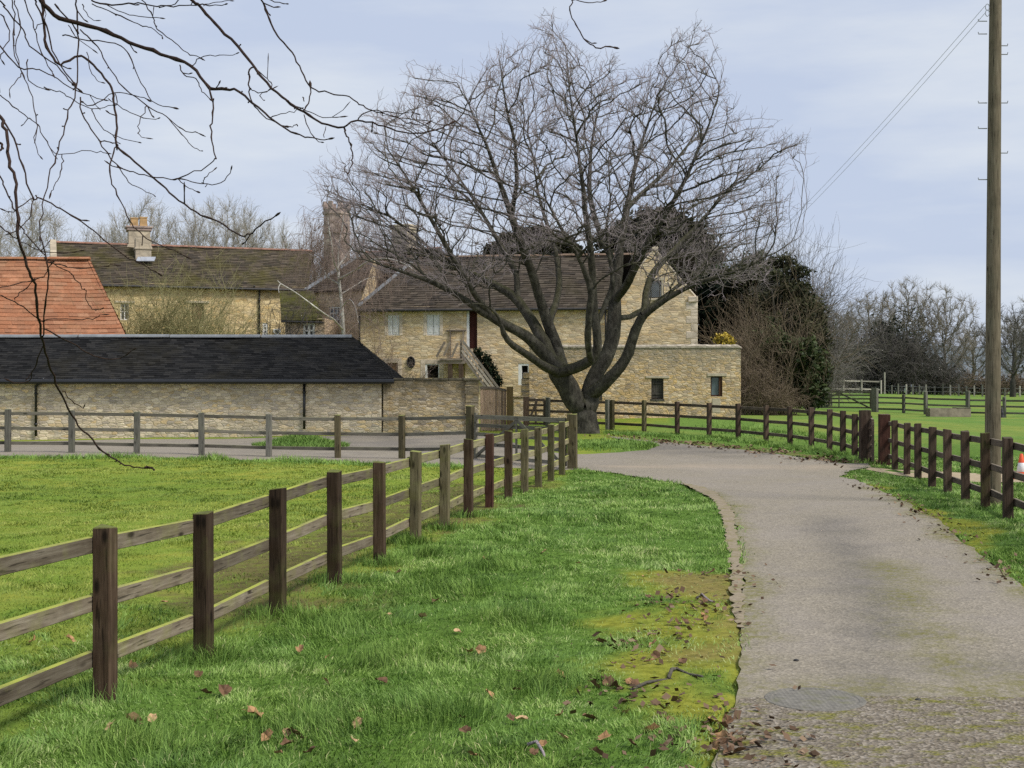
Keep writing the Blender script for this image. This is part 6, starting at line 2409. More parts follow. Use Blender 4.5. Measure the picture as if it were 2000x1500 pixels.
# ---------------------------------------------------------------- branches of the tree the photographer stands under
Z9 = lambda pts: [(x * .45, y * .45) for x, y in pts]
fb_ = [  # (points in photo px, width px at start, at end)
    (Z9([(150, -60), (180, 0), (260, 80), (420, 120), (560, 185), (700, 235), (830, 290), (910, 380), (1020, 390), (1100, 450), (1170, 510), (1260, 570), (1340, 600), (1425, 605)]), 12, 2.6),
    (Z9([(910, 380), (925, 470), (915, 550), (925, 640), (940, 690)]), 4, 3), (Z9([(940, 690), (870, 735), (770, 775)]), 2.6, 2.6), (Z9([(780, 285), (800, 325), (850, 345), (880, 400), (910, 425)]), 3, 2),
    (Z9([(830, 290), (870, 250), (950, 240), (1025, 238)]), 2.6, 1.6),
    (Z9([(800, -50), (830, 0), (870, 30), (930, 100), (1020, 185), (1090, 275), (1160, 360), (1240, 435), (1320, 485), (1400, 535), (1490, 550), (1550, 520), (1640, 540), (1750, 575), (1860, 570), (1955, 540)]), 8.0, 3.2),
    (Z9([(1490, 550), (1510, 600), (1530, 660), (1530, 710), (1515, 755)]), 4, 2.6), (Z9([(1095, 285), (1080, 330), (1080, 400), (1105, 460), (1160, 515), (1240, 550)]), 4, 2.4), (Z9([(1550, 520), (1610, 480), (1680, 490), (1800, 488)]), 3, 2),
    (Z9([(1320, 485), (1340, 430), (1350, 380)]), 3, 3), (Z9([(1100, 290), (1160, 340), (1180, 380), (1130, 410), (1150, 440)]), 2.4, 1.6), (Z9([(1320, 500), (1350, 580), (1395, 620)]), 2.6, 1.8), (Z9([(1170, 515), (1240, 490), (1300, 480)]), 2.2, 1.6),
    (Z9([(1240, 435), (1330, 480), (1400, 510), (1475, 510)]), 2.6, 1.8), (Z9([(1085, 385), (1130, 405), (1180, 380)]), 2.2, 1.6), (Z9([(1320, 440), (1312, 420)]), 2.4, 3.2), (Z9([(1240, 555), (1270, 550), (1292, 538)]), 2.2, 1.6), (Z9([(1410, 600), (1412, 550)]), 1.8, 1.4),
    (Z9([(1130, -60), (1140, 0), (1160, 60), (1200, 150), (1265, 225), (1310, 310), (1350, 380), (1430, 405), (1505, 415), (1560, 450), (1620, 480), (1700, 500), (1780, 535), (1850, 540)]), 4.6, 2.2),
    (Z9([(600, -40), (620, 0), (660, 70), (690, 130), (760, 185), (810, 230), (865, 248)]), 3, 2), (Z9([(380, -60), (400, 0), (480, 20), (580, 12), (680, 28), (780, 25), (880, 22), (980, 22)]), 4.5, 2.2),
    (Z9([(400, 20), (500, 60), (600, 105), (660, 125), (705, 160)]), 2.6, 1.8), (Z9([(440, 15), (540, 55), (620, 75), (690, 75)]), 2.4, 1.8), (Z9([(690, 30), (760, 10), (800, -30)]), 2.4, 2.4), (Z9([(880, 22), (940, 10), (1000, 0)]), 2.2, 1.6), (Z9([(1160, -20), (1180, 5), (1240, 12)]), 3, 2),
    (Z9([(325, -60), (330, 0), (335, 100), (340, 200), (330, 400), (300, 480), (260, 620), (225, 740), (185, 890), (170, 1020)]), 4, 2.6),
    ([(-25, 190), (0, 230), (12, 256), (18, 315), (32, 360), (34, 427), (40, 486), (58, 531), (70, 567), (76, 621), (83, 666), (95, 710), (115, 760), (140, 810), (170, 850), (205, 885), (245, 908), (270, 912), (300, 915)], 8.5, 3.0),
    ([(285, 912), (292, 913), (298, 915)], 4, 5.5),
    (Z9([(0, 500), (60, 600), (100, 720), (145, 855), (170, 860), (270, 910), (360, 965), (450, 1040), (540, 1110), (620, 1150), (680, 1182)]), 4.5, 2.6), (Z9([(145, 855), (130, 930), (90, 985), (60, 1010)]), 2.8, 2), (Z9([(150, 860), (60, 915), (30, 920)]), 2.6, 2),
    (Z9([(180, 0), (190, 100), (200, 200), (260, 280), (350, 240), (420, 300), (480, 380), (490, 430), (505, 530), (510, 630), (580, 700), (680, 780), (760, 855), (850, 920), (950, 965), (1040, 1020), (1090, 1010), (1110, 990), (1200, 940)]), 6.5, 3.4),
    (Z9([(510, 630), (480, 700), (480, 780), (520, 870), (560, 950), (620, 1020), (700, 1065), (800, 1108)]), 3.6, 2.2), (Z9([(340, 420), (370, 520), (430, 610), (500, 710), (580, 750), (680, 770), (790, 780), (870, 795), (960, 795), (1005, 740)]), 3.4, 2),
    (Z9([(770, 775), (810, 810), (850, 830)]), 2.4, 1.8), (Z9([(510, 720), (560, 790), (620, 825), (670, 850)]), 2.4, 1.6), (Z9([(880, 795), (895, 775), (925, 735)]), 2.2, 1.8),
    (Z9([(-20, 170), (0, 200), (80, 290), (160, 300), (230, 330), (330, 390), (440, 430)]), 4, 2), (Z9([(50, -30), (60, 60), (60, 180), (90, 310), (140, 420), (160, 530), (150, 600), (165, 680)]), 3, 1.8),
    (Z9([(-10, 405), (0, 415), (60, 460), (120, 510), (160, 540), (200, 610), (255, 670), (390, 655), (460, 665)]), 2.8, 1.8), (Z9([(265, 670), (270, 730), (245, 800), (215, 830)]), 2.4, 1.8), (Z9([(0, 0), (20, 30), (100, 130), (130, 200), (240, 280), (300, 350), (330, 380)]), 3.6, 3),
    (Z9([(140, -30), (150, 0), (200, 110), (240, 250), (320, 360)]), 4.5, 3), (Z9([(270, 150), (350, 170), (500, 190), (560, 240), (600, 330), (660, 440), (750, 465)]), 3.2, 2), (Z9([(350, 130), (420, 200), (470, 290), (540, 380), (640, 460), (720, 505), (790, 560), (860, 575)]), 3.2, 2),
    (Z9([(640, 460), (610, 520), (605, 580), (630, 600)]), 2.2, 1.6), (Z9([(720, 505), (790, 580), (830, 630), (870, 655)]), 2.4, 1.6), (Z9([(350, 440), (400, 455), (500, 400), (560, 410), (640, 430)]), 2.6, 2), (Z9([(500, 410), (530, 470), (620, 510), (690, 520)]), 2.4, 1.6),
    (Z9([(0, 980), (60, 1030), (120, 1060), (200, 1095), (350, 1095)]), 2.8, 1.8), (Z9([(0, 1280), (80, 1320), (160, 1380), (180, 1395)]), 3, 2.2), (Z9([(-10, 740), (0, 770), (40, 850), (80, 950), (110, 1010), (150, 1060), (190, 1110), (210, 1140), (270, 1150), (330, 1165), (430, 1160), (490, 1145)]), 4, 2),
    (Z9([(210, 1140), (300, 1180), (350, 1240), (370, 1260), (375, 1300), (400, 1340), (440, 1345)]), 2.6, 1.6), (Z9([(170, 1020), (205, 1140), (205, 1250), (188, 1400), (186, 1480)]), 3.4, 4), (Z9([(145, 1220), (200, 1190), (215, 1150)]), 2.8, 2), (Z9([(0, 1245), (60, 1235), (130, 1220)]), 2.6, 2.4), (Z9([(60, 1300), (100, 1260), (140, 1225)]), 2.2, 2),
    (Z9([(190, 1390), (290, 1385), (400, 1385), (440, 1365)]), 2.6, 1.8), ([(87, 642), (140, 670), (175, 691), (210, 700), (238, 698), (257, 684)], 3.2, 2.2), ([(84, 670), (70, 709), (56, 744), (18, 746)], 3, 2), ([(122, 763), (140, 782), (165, 798)], 2.6, 1.6),
    ([(1105, -30), (1118, 0), (1112, 20), (1125, 50), (1140, 75), (1165, 92), (1198, 92)], 2.6, 3.2), ([(1118, 0), (1150, 6), (1178, 2)], 2.4, 2),
    (Z9([(60, 0), (90, 100), (70, 200), (90, 310)]), 3, 2), (Z9([(110, 0), (150, 120), (180, 230), (230, 320)]), 3, 2), (Z9([(90, 310), (70, 350), (40, 400)]), 2.6, 1.6), (Z9([(150, 130), (190, 90), (200, 40)]), 2.4, 1.6), (Z9([(300, 110), (330, 160), (400, 210)]), 2.2, 1.6),
    (Z9([(380, 230), (400, 320), (440, 360)]), 2.2, 1.6), (Z9([(190, 380), (260, 400), (330, 440), (400, 470), (490, 455)]), 2.6, 1.8), (Z9([(120, 260), (130, 350), (190, 385)]), 2.6, 2), (Z9([(400, 480), (450, 560), (530, 600), (605, 618)]), 2.4, 1.6),
    (Z9([(430, 610), (480, 620), (510, 630)]), 2.6, 2.4), (Z9([(240, 20), (300, 90), (330, 130)]), 4, 3), (Z9([(360, 20), (380, 70), (415, 92)]), 2.2, 1.5), (Z9([(0, 60), (40, 130), (20, 210), (0, 260)]), 3, 2), (Z9([(0, 620), (12, 640), (0, 660)]), 6, 5),
]


def fd(u, v):
    return 5.0 + .45 * math.sin(u / 190 + .5) + .4 * math.cos(v / 150)


def FP(u, v):
    return P(u, v, fd(u, v))


tree2 = thing('overhanging_tree', 'bare tree overhanging from the upper left, thin knobbly twigs hanging across the sky', 'tree', (-5.6, 4.6, zg(-5.6, 4.6)))
m = MB()
bx_, by_ = -5.6, 4.6
m.tube([(bx_, by_, -.3), (bx_ + .02, by_, .3), (bx_ + .1, by_ + .05, 2), (bx_ + .15, by_ + .1, 4), (bx_ + .35, by_ + .12, 6), (bx_ + .5, by_ + .2, 9)], [.42, .33, .28, .25, .2, .1], 16)
m.build('trunk', M['bark_fore'], tree2, smooth=True)
limbline = [Vector((bx_ + .3, by_ + .1, 5.4)), Vector((-3.6, 4.9, 5.2)), Vector((-2.2, 5.2, 4.9)), Vector((-.9, 5.3, 4.7)), Vector((.6, 5.4, 4.7))]
br = MB()
br.tube(limbline, [.12, .09, .07, .05, .02], 10, tint=0)


def smooth_path(pts, sub=4):
    """Catmull-Rom through the traced points"""
    out = []
    for i in range(len(pts) - 1):
        p0, p1, p2, p3 = pts[max(i - 1, 0)], pts[i], pts[i + 1], pts[min(i + 2, len(pts) - 1)]
        for s in range(sub):
            t = s / sub
            out.append(.5 * ((2 * p1) + (p2 - p0) * t + (2 * p0 - 5 * p1 + 4 * p2 - p3) * t * t + (3 * p1 - p0 - 3 * p2 + p3) * t ** 3))
    out.append(pts[-1])
    return out


for pl, w0, w1 in fb_:
    pts3 = [FP(u, v) for u, v in pl]
    tot = sum((b_ - a).length for a, b_ in zip(pts3[:-1], pts3[1:]))
    # small knobbly bends
    sp3 = smooth_path(pts3)
    sp3 = [p_ + Vector((random.gauss(0, .0019), random.gauss(0, .008), random.gauss(0, .0019))) for p_ in sp3]
    n = len(sp3)
    rad = []
    for i, p_ in enumerate(sp3):
        f = i / (n - 1)
        r = (w0 + (w1 - w0) * f) / 2 * p_.y / F
        r *= 1 + .16 * (random.random() - .4) + (.35 if random.random() < .10 else 0)
        rad.append(r * .80)
    # bud at the end
    if w1 < 3.5 and n > 6:
        e = sp3[-1]
        dr = (sp3[-1] - sp3[-2]).normalized()
        sp3 += [e + dr * .006, e + dr * .018, e + dr * .030]
        rad += [rad[-1] * 1.7, rad[-1] * 1.9, rad[-1] * .3]
    br.tube(sp3, rad, 7, tint=.9)
    # tie the ones that leave the frame back to the limb overhead
    u0, v0 = pl[0]
    if v0 < 0 or u0 < 0:
        s0_ = sp3[0]
        tgt = min((limbline[i].lerp(limbline[i + 1], t / 6) for i in range(4) for t in range(7)), key=lambda q: (q - s0_ - Vector((-.25, 0, 0))).length)
        mid = s0_.lerp(tgt, .5) + Vector((-.10, 0, .04))
        br.tube(smooth_path([s0_, mid, tgt], 5), [max(.006, rad[0])] * 11, 7, tint=.9)
    # short side spurs with buds
    for _ in range(max(0, int(tot / .30))):
        i = random.randrange(2, max(3, n - 2))
        if i >= n:
            continue
        d = (sp3[i] - sp3[i - 1]).normalized()
        sd = (d + Vector((random.gauss(0, .8), random.gauss(0, .6), random.gauss(0, .8)))).normalized()
        L_ = random.choice((.012, .016, .02, .05, .09))
        q = [sp3[i], sp3[i] + sd * L_ * .6, sp3[i] + sd * L_ * .85 + Vector((0, 0, L_ * .1)), sp3[i] + sd * L_ + Vector((0, 0, L_ * .15))]
        r = min(.0028, rad[i])
        br.tube(q, [r, r * .8, r * 1.3, r * .4], 5, tint=.9)
br.build('branches', M['bark_fore'], tree2, smooth=True)

# ---------------------------------------------------------------- bare trees of the skyline
def grow_tree(name, label, base, h, w, mat, seed, npts=900, group=None, trunk_frac=.22, r_tr=.16, nt=2600, lean=0, twig_r=.012, wd=None, low=.2, ivy=None):
    rng = np.random.default_rng(seed)
    wd = wd or w
    t = thing(name, label, 'tree', base, group)
    base = np.array(base)
    st = h / 32
    n0 = int(h * trunk_frac / st) + 1
    nd = [base + np.array([lean * i / n0, 0, i * st - .2]) for i in range(n0 + 1)]
    pr = [i - 1 for i in range(n0 + 1)]
    d = rng.normal(0, 1, (npts * 4, 3))
    d /= np.linalg.norm(d, axis=1, keepdims=True)
    rr = rng.random(len(d)) ** (1 / 2.4)
    p = d * rr[:, None]
    p = p[p[:, 2] > -.9][:npts]
    c = base + np.array([lean, 0, h * (.5 + low / 2)])
    # lumpy envelope, narrower below
    sc = .72 + .28 * np.clip(p[:, 2] + .8, 0, 1)
    lump = 1 + .16 * np.sin(np.arctan2(p[:, 1], p[:, 0]) * 3 + seed) + .12 * np.sin(p[:, 2] * 6 + seed * 2)
    P3 = c + np.stack([p[:, 0] * w / 2 * sc * lump, p[:, 1] * wd / 2 * sc * lump, p[:, 2] * h * (.5 - low / 2)], -1)
    N, Pp = colonize(nd, pr, P3, st * .8, h * .45, st * 1.5, 70, rng, up=.12, jit=.22)
    r, ch = radii(N, Pp, twig_r, 2.1)
    r[:n0 + 1] = np.maximum(r[:n0 + 1], np.linspace(r_tr * 1.15, r_tr, n0 + 1))
    r = np.minimum(r, r_tr * 1.3)
    tb, cb = Bag(), Bag()
    for cc in chains(N, Pp, r, ch, [0]):
        cc = np.array(cc)
        if len(cc) < 2:
            continue
        rr_ = r[cc].copy()
        rr_[0] = min(rr_[0], rr_[1] * 1.2)
        kk = 8 if rr_.max() > .06 else 4
        V, q = tube_np(N[cc], rr_, kk)
        (tb if cc[0] == 0 else cb).add(V, q, np.repeat(np.clip(1 - (rr_ - twig_r) / (.09), 0, 1), kk))
    thin = np.where(r < twig_r * 4)[0]
    thin = thin[thin > n0]
    s = rng.choice(thin, nt)
    dd = N[s] - N[Pp[s]]
    Pt = twigs(cb, N[s], dd / (np.linalg.norm(dd, axis=1, keepdims=True) + 1e-9) + rng.normal(0, .5, (nt, 3)) + np.array([0, 0, .25]), h * .07 * rng.uniform(.5, 1.3, nt), twig_r * .8, rng, 4, .08, .2, 3, 1)
    b1, d1 = sprout(Pt, nt, rng, .3, .6)
    twigs(cb, b1, d1, h * .04 * rng.uniform(.5, 1.2, nt), twig_r * .65, rng, 3, .05, .2, 3, 1)
    tb.build('trunk', mat, t)
    cb.build('crown', mat, t)
    if ivy:
        lb = Bag()
        leaves(lb, ivy[0], ivy[1], ivy[2], rng)
        lb.build('ivy', ivy[3], t, smooth=False)
    return t


def dup(root, loc, rz, sc, label, group=None):
    r = root.copy()
    COL.objects.link(r)
    r.location = loc
    r.rotation_euler = (0, 0, rz)
    r.scale = sc
    r['label'] = label
    if group:
        r['group'] = group
    for c in list(root.children):
        k_ = c.copy()
        COL.objects.link(k_)
        k_.parent = r
    return r


sky = 'bare trees on the skyline behind the farmhouse'
def gp(u, d):
    q = XY(u, d)
    return (q.x, q.y, zg(*q))


t1 = grow_tree('bare_tree', 'pale bare tree rising behind the chimney of the farmhouse', gp(285, 112), 17.0, 7.6, M['bark_far'], 41, 700, sky, .2, .2, 3600, twig_r=.015)
t2 = grow_tree('bare_tree', 'pale bare tree with upright branches between the chimney and the tower', gp(440, 114), 17.6, 8.0, M['bark_far'], 42, 760, sky, .16, .2, 3800, twig_r=.015)
dup(t1, gp(62, 110), 2.0, (1.15, 1.1, .98), 'bare tree at the left edge above the orange tiled roof', sky)
dup(t2, gp(205, 116), 1.2, (.85, .9, .88), 'smaller bare tree left of the farmhouse chimney', sky)
dup(t1, gp(365, 118), 4.0, (.9, .9, .98), 'slim bare tree just right of the farmhouse chimney', sky)
dup(t2, gp(505, 112), 3.3, (.75, .8, .90), 'narrow bare tree above the middle of the farmhouse roof', sky)
dup(t1, gp(560, 108), 5.0, (.85, .85, .80), 'low bare tree left of the stone tower', sky)
dup(t2, gp(-40, 118), .5, (1.1, 1.1, .92), 'bare tree cut by the left edge of the photo', sky)
t3 = grow_tree('bare_tree', 'purplish bare tree close against the left side of the stone tower', gp(612, 100), 13.6, 3.6, M['bark_brown'], 44, 420, sky, .3, .12, 2600, twig_r=.012)
dup(t3, gp(712, 99), 1.5, (1.25, 1.1, .98), 'purplish bare tree close against the right side of the stone tower', sky)
dup(t3, gp(752, 102), 2.6, (.8, .9, .9), 'thin purplish bare tree left of the second chimney', sky)

# ---------------------------------------------------------------- the birch in front of the house
rng = np.random.default_rng(77)
DB = 63.5
bp = gp(672, DB)
birch = thing('birch_tree', 'white stemmed weeping birch with hanging purplish twigs before the house wing', 'tree', bp)
B3 = lambda u, v, dy=0: np.array(P(u, v, DB + dy))
lim = [([(674, 800, 0), (673, 700, 0), (671, 655, 0), (669, 615, 0), (666, 580, 0), (662, 545, 0), (660, 515, 0), (662, 480, 0), (668, 445, 0), (672, 415, 0)], 7.5, 1.4),
       ([(661, 530, 0), (652, 510, -.6), (648, 480, -1), (643, 450, -1.3), (640, 425, -1.4)], 3.6, 1.2), ([(660, 520, 0), (676, 500, .6), (688, 475, .9), (700, 445, 1.2), (712, 420, 1.4)], 3.6, 1.2),
       ([(662, 545, 0), (690, 530, -.8), (720, 510, -1.6), (755, 505, -2.2), (790, 515, -2.6), (812, 530, -2.8)], 3.4, 1.2), ([(663, 555, 0), (640, 540, .4), (625, 515, .6), (608, 498, .9), (590, 495, 1)], 3, 1.0),
       ([(671, 645, 0), (652, 624, -.9), (640, 617, -1.2), (620, 603, -1.8), (600, 588, -2.2), (575, 570, -2.6), (548, 554, -2.9), (542, 548, -3)], 3.0, 1.6), ([(548, 554, -2.9), (544, 562, -3), (545, 572, -3.1)], 1.6, 1),
       ([(668, 600, 0), (682, 585, -.8), (694, 600, -1.4), (700, 630, -1.8)], 2.2, 1), ([(665, 575, 0), (690, 560, 1), (715, 545, 1.6), (735, 540, 2)], 2.6, 1)]
tb, lb = Bag(), Bag()
allp = []
for i, (pl, w0, w1) in enumerate(lim):
    pts3 = np.array([list(p_) for p_ in smooth_path([Vector(B3(*p_)) for p_ in pl], 4)])
    rr = np.linspace(w0, w1, len(pts3)) / 2 * DB / F * 1.25
    V, q = tube_np(pts3, rr, 8)
    (tb if i == 0 else lb).add(V, q, 0)
    allp.append(pts3)
tb.build('trunk', M['bark_birch'], birch)
lb.build('limbs', M['bark_birch'], birch)
cb = Bag()
pool = np.concatenate([p_[int(len(p_) * (.45 if i == 0 else .25)):] for i, p_ in enumerate(allp) if i not in (5, 6)])
n = 330
s = rng.integers(0, len(pool), n)
P1 = twigs(cb, pool[s], rng.normal(0, 1, (n, 3)) * np.array([1, 1, .6]) + np.array([0, 0, .5]), rng.uniform(.8, 2.2, n), .0105, rng, 6, -.16, .22, 4, .95)
b1, d1 = sprout(P1, 850, rng, .3, .5)
P2 = twigs(cb, b1, d1 + np.array([0, 0, -.2]), rng.uniform(.5, 1.6, 850), .007, rng, 6, -.38, .16, 3, 1)
b2, d2 = sprout(P2, 1700, rng, .2, .4)
twigs(cb, b2, d2 + np.array([0, 0, -.4]), rng.uniform(.4, 1.2, 1700), .0052, rng, 5, -.4, .14, 3, 1)
cb.build('crown', M['bark_birch'], birch)

# ---------------------------------------------------------------- cedars behind the granary, yew, scrub
def cedar(label, uc, d, pads, n, seed, trunk_v):
    rng = np.random.default_rng(seed)
    b0 = gp(uc, d)
    t = thing('cedar_tree', label, 'tree', b0, 'cedars behind the granary')
    tb = Bag()
    top = np.array(P(uc, trunk_v, d))
    pts3 = np.linspace(np.array(b0), top, 12)
    V, q = tube_np(pts3, np.linspace(.5, .12, 12), 10)
    tb.add(V, q, 0)
    bl = []
    for u, v, ru, rv in pads:
        s = d / F
        dy = rng.uniform(-2, 2)
        c = np.array(P(u, v, d + dy))
        bl.append((c, (ru * s, ru * s * 1.0, rv * s)))
        st_ = pts3[np.argmin(np.abs(pts3[:, 2] - (c[2] - .8)))]
        mid = (st_ + c) / 2 + np.array([0, 0, -.15])
        V, q = tube_np(np.array([st_, mid, c]), np.array([.16, .11, .05]), 6)
        tb.add(V, q, 0)
    tb.build('trunk', M['bark_oak'], t)
    lb = Bag()
    leaves(lb, bl, n * 2, .19, rng, 0, 1, .45, .15, .27)
    lb.build('crown', M['cedar'], t, smooth=False)


cedar('broad dark cedar with tiered crown above the granary gable', 1290, 86, [(1290, 425, 42, 16), (1255, 440, 40, 14), (1330, 445, 38, 15), (1215, 458, 40, 12), (1285, 458, 60, 16), (1352, 468, 40, 16), (1190, 476, 26, 10), (1240, 478, 50, 14), (1330, 488, 52, 15), (1380, 500, 30, 14), (1360, 525, 42, 16),
        (1310, 515, 50, 16), (1385, 545, 28, 16), (1345, 560, 42, 20), (1395, 580, 30, 18), (1225, 500, 40, 14)], 11000, 61, 415)
cedar('lower dark cedar showing over the middle of the granary roof', 1040, 92, [(1045, 455, 28, 10), (1015, 466, 30, 10), (1075, 468, 32, 10), (985, 482, 30, 9), (1040, 484, 50, 12), (1095, 488, 34, 12), (965, 496, 22, 8), (1120, 500, 30, 12)], 5200, 62, 452)


def evergreen(name, label, uc, d, blobs, n, size, mat, seed, cat='tree', core=.2, group=None, dyr=1.2):
    rng = np.random.default_rng(seed)
    b0 = gp(uc, d)
    t = thing(name, label, cat, b0, group)
    bl = []
    s = d / F
    for u, v, ru, rv in blobs:
        bl.append((np.array(P(u, v, d + rng.uniform(-dyr, dyr))), (ru * s, ru * s * .9, rv * s)))
    tb = Bag()
    top = max(bl, key=lambda q: q[0][2])[0]
    for c, _ in bl:
        V, q = tube_np(np.array([np.array(b0) + [0, 0, -.2], (np.array(b0) * .6 + c * .4) + [0, 0, .5], c]), np.array([.16, .10, .03]), 6)
        tb.add(V, q, 0)
    tb.build('trunk', M['bark_oak'], t)
    lb = Bag()
    leaves(lb, bl, n, size, rng, 0, 1, .8, core)
    lb.build('crown', mat, t, smooth=False)
    return t


evergreen('yew_tree', 'very dark yew filling the gap right of the granary gable', 1405, 72, [(1395, 590, 42, 50), (1432, 620, 36, 50), (1400, 650, 48, 60), (1450, 670, 46, 60), (1410, 555, 34, 30), (1425, 720, 52, 60)], 13000, .20, M['yew'], 63, core=.1)
evergreen('holly_tree', 'dark green ivy covered tree standing up among the bare scrub', 1530, 66, [(1530, 512, 24, 14), (1556, 532, 24, 15), (1505, 540, 24, 14), (1545, 566, 32, 16), (1508, 588, 28, 16), (1568, 600, 26, 18), (1535, 630, 44, 20), (1495, 650, 34, 20), (1575, 652, 28, 22), (1525, 690, 50, 30), (1540, 740, 54, 36)], 17000, .095, M['ivy'], 64)
evergreen('ivy_thicket', 'broad dark olive thicket of ivy and brambles sloping down right of the outbuilding', 1490, 69, [(1440, 545, 30, 24), (1475, 535, 26, 20), (1450, 600, 40, 34), (1490, 620, 34, 30), (1560, 580, 26, 26), (1588, 610, 26, 26), (1602, 660, 22, 34), (1470, 680, 50, 44), (1540, 690, 50, 44), (1595, 720, 26, 40), (1450, 740, 44, 40), (1510, 755, 50, 34)], 20000, .11, M['ivy'], 69, 'bush')
evergreen('holly_bush', 'dark glossy holly bush at the right end of the scrub by the pasture gate', 1585, 64, [(1578, 690, 22, 26), (1598, 725, 18, 28), (1568, 742, 28, 30), (1590, 770, 22, 22), (1550, 772, 30, 22)], 8200, .13, M['holly'], 65, 'bush')
evergreen('conifer_tree', 'dull green conifer behind the brown scrub right of the outbuilding', 1510, 64.5, [(1515, 628, 16, 16), (1505, 655, 24, 18), (1525, 672, 26, 20), (1505, 700, 32, 24), (1535, 715, 28, 24)], 7000, .10, M['holly'], 66)
evergreen('forsythia_bush', 'yellow flowering bush peeping over the outbuilding wall', 1416, 58.5, [(1412, 660, 13, 9), (1424, 664, 10, 8), (1403, 664, 9, 7), (1418, 672, 16, 10), (1416, 690, 15, 16)], 900, .075, M['forsythia'], 67, 'bush', .5, None, .25)

def scrub(name, label, uc, d, items, r, mat, seed, cat='bush', group=None, dark=None):
    rng = np.random.default_rng(seed)
    t = thing(name, label, cat, gp(uc, d), group)
    bag = Bag()
    for u, vtop, ru, dy, n0, n1, n2, grav in items:
        dd = d + dy
        b0 = np.array(gp(u, dd))
        s = dd / F
        h = zv(vtop, dd) - b0[2]
        bush(bag, b0, ru * s, ru * s * .8, h, n0, n1, n2, r, rng, grav)
    bag.build('branches', mat, t)
    if dark:
        lb = Bag()
        leaves(lb, [(np.array(P(u, v, d + 1.0)), (ru * d / F, ru * d / F * .7, rv * d / F)) for u, v, ru, rv in dark[0]], dark[1], .15 if d < 100 else .22, rng, 0, .7, .8, .1)
        lb.build('ivy', dark[2], t, smooth=False)
    return t


up_ = (.02, .04, .06)
dn_ = (-.05, -.12, -.16)
scrub('bare_scrub', 'tall grey brown bare scrub trees rising behind the outbuilding end', 1450, 80, [(1420, 480, 60, 0, 26, 420, 1500, up_), (1475, 470, 55, 1, 26, 420, 1500, up_), (1540, 480, 55, 2, 26, 420, 1500, up_), (1585, 570, 36, 2, 20, 300, 1000, up_), (1612, 640, 26, 3, 14, 180, 600, up_)], .012, M['bark_mid'], 71, 'bush', None,
      ([(1448, 560, 34, 46), (1478, 520, 26, 28), (1440, 620, 36, 50), (1482, 600, 34, 44), (1580, 600, 22, 26), (1596, 640, 22, 36), (1570, 660, 30, 44), (1604, 700, 18, 40), (1510, 560, 30, 40), (1550, 600, 30, 50)], 15000, M['holly']))
scrub('sapling_scrub', 'thin brown bare saplings standing in front of the ivy covered tree', 1520, 62.5, [(1470, 560, 34, 0, 10, 110, 420, up_), (1530, 540, 38, .5, 11, 120, 460, up_), (1585, 600, 24, 1, 7, 70, 240, up_)], .0075, M['bark_scrub'], 78)
scrub('bramble_scrub', 'rusty brown tangle of scrub right of the outbuilding', 1480, 62, [(1465, 610, 34, 5, 22, 260, 900, dn_), (1462, 700, 34, 0, 20, 240, 800, dn_), (1495, 715, 38, 0, 24, 280, 900, dn_), (1540, 745, 34, 1, 16, 160, 500, dn_)], .009, M['bark_scrub'], 72)
scrub('weeping_scrub', 'grey arching bare branches hanging over the right end of the scrub', 1580, 80, [(1570, 590, 46, 0, 26, 380, 1300, dn_), (1592, 670, 26, 1, 16, 200, 600, dn_)], .010, M['bark_grey'], 73)

# yard shrub in front of the farmhouse
scrub('willow_shrub', 'pale olive twiggy shrub growing before the farmhouse wall', 330, 58, [(285, 550, 70, 0, 22, 300, 1300, (.0, .01, .02)), (345, 540, 75, .6, 24, 340, 1500, (.0, .01, .02)), (405, 570, 55, 0, 18, 240, 900, (.0, .01, .02)), (245, 590, 45, -.5, 14, 200, 700, (.0, .01, .02))], .0098, M['willow'], 74)
# ivy on the granary stair and on the porch corner
evergreen('stair_ivy', 'dark ivy growing over the stone steps of the granary stair', 945, 63.75, [(934, 690, 9, 10), (948, 706, 10, 13), (960, 726, 10, 14), (972, 745, 9, 12)], 1500, .085, M['yew'], 68, 'plant', .2, None, .15)
scrub('climber', 'dark leafless climbing plant up the corner of the lean-to porch', 552, 66.6, [(548, 575, 10, 0, 16, 160, 420, (0, -.05, -.1)), (556, 600, 12, .1, 12, 120, 320, (0, -.05, -.1))], .010, M['bark_ivy'], 75, 'plant')
scrub('wall_creeper', 'bare brown creeper stems spreading over the left part of the granary wall', 752, 64.6, [(735, 625, 30, .3, 7, 90, 420, (0, -.05, -.15)), (790, 640, 26, .2, 6, 70, 300, (0, -.05, -.15))], .006, M['bark_brown'], 76, 'plant')

# ---------------------------------------------------------------- hedge and trees at the far side of the pasture
hg = 'hedgerow trees beyond the pasture'
scrub('hedge_thicket', 'grey thicket of bare hedge bushes left of the dark ivy mass', 1670, 130, [(1640, 660, 42, 0, 26, 380, 1400, dn_), (1680, 640, 46, 1, 28, 420, 1500, up_), (1660, 700, 50, -2, 26, 360, 1200, dn_)], .017, M['bark_ivy'], 81, 'hedge', None,
      ([(1640, 745, 40, 26), (1690, 740, 40, 32), (1665, 715, 34, 24)], 1400, M['yew']))
scrub('dark_thicket', 'big dark thicket at the middle of the pasture hedge with grey drooping twigs', 1750, 129, [(1735, 618, 50, 0, 30, 480, 1700, dn_), (1780, 650, 55, -1, 34, 520, 1900, dn_), (1830, 690, 42, 0, 26, 360, 1100, dn_)], .018, M['bark_ivy'], 82, 'hedge', None,
      ([(1740, 670, 36, 40), (1775, 715, 52, 46), (1720, 730, 40, 38), (1825, 740, 36, 28)], 4600, M['yew']))
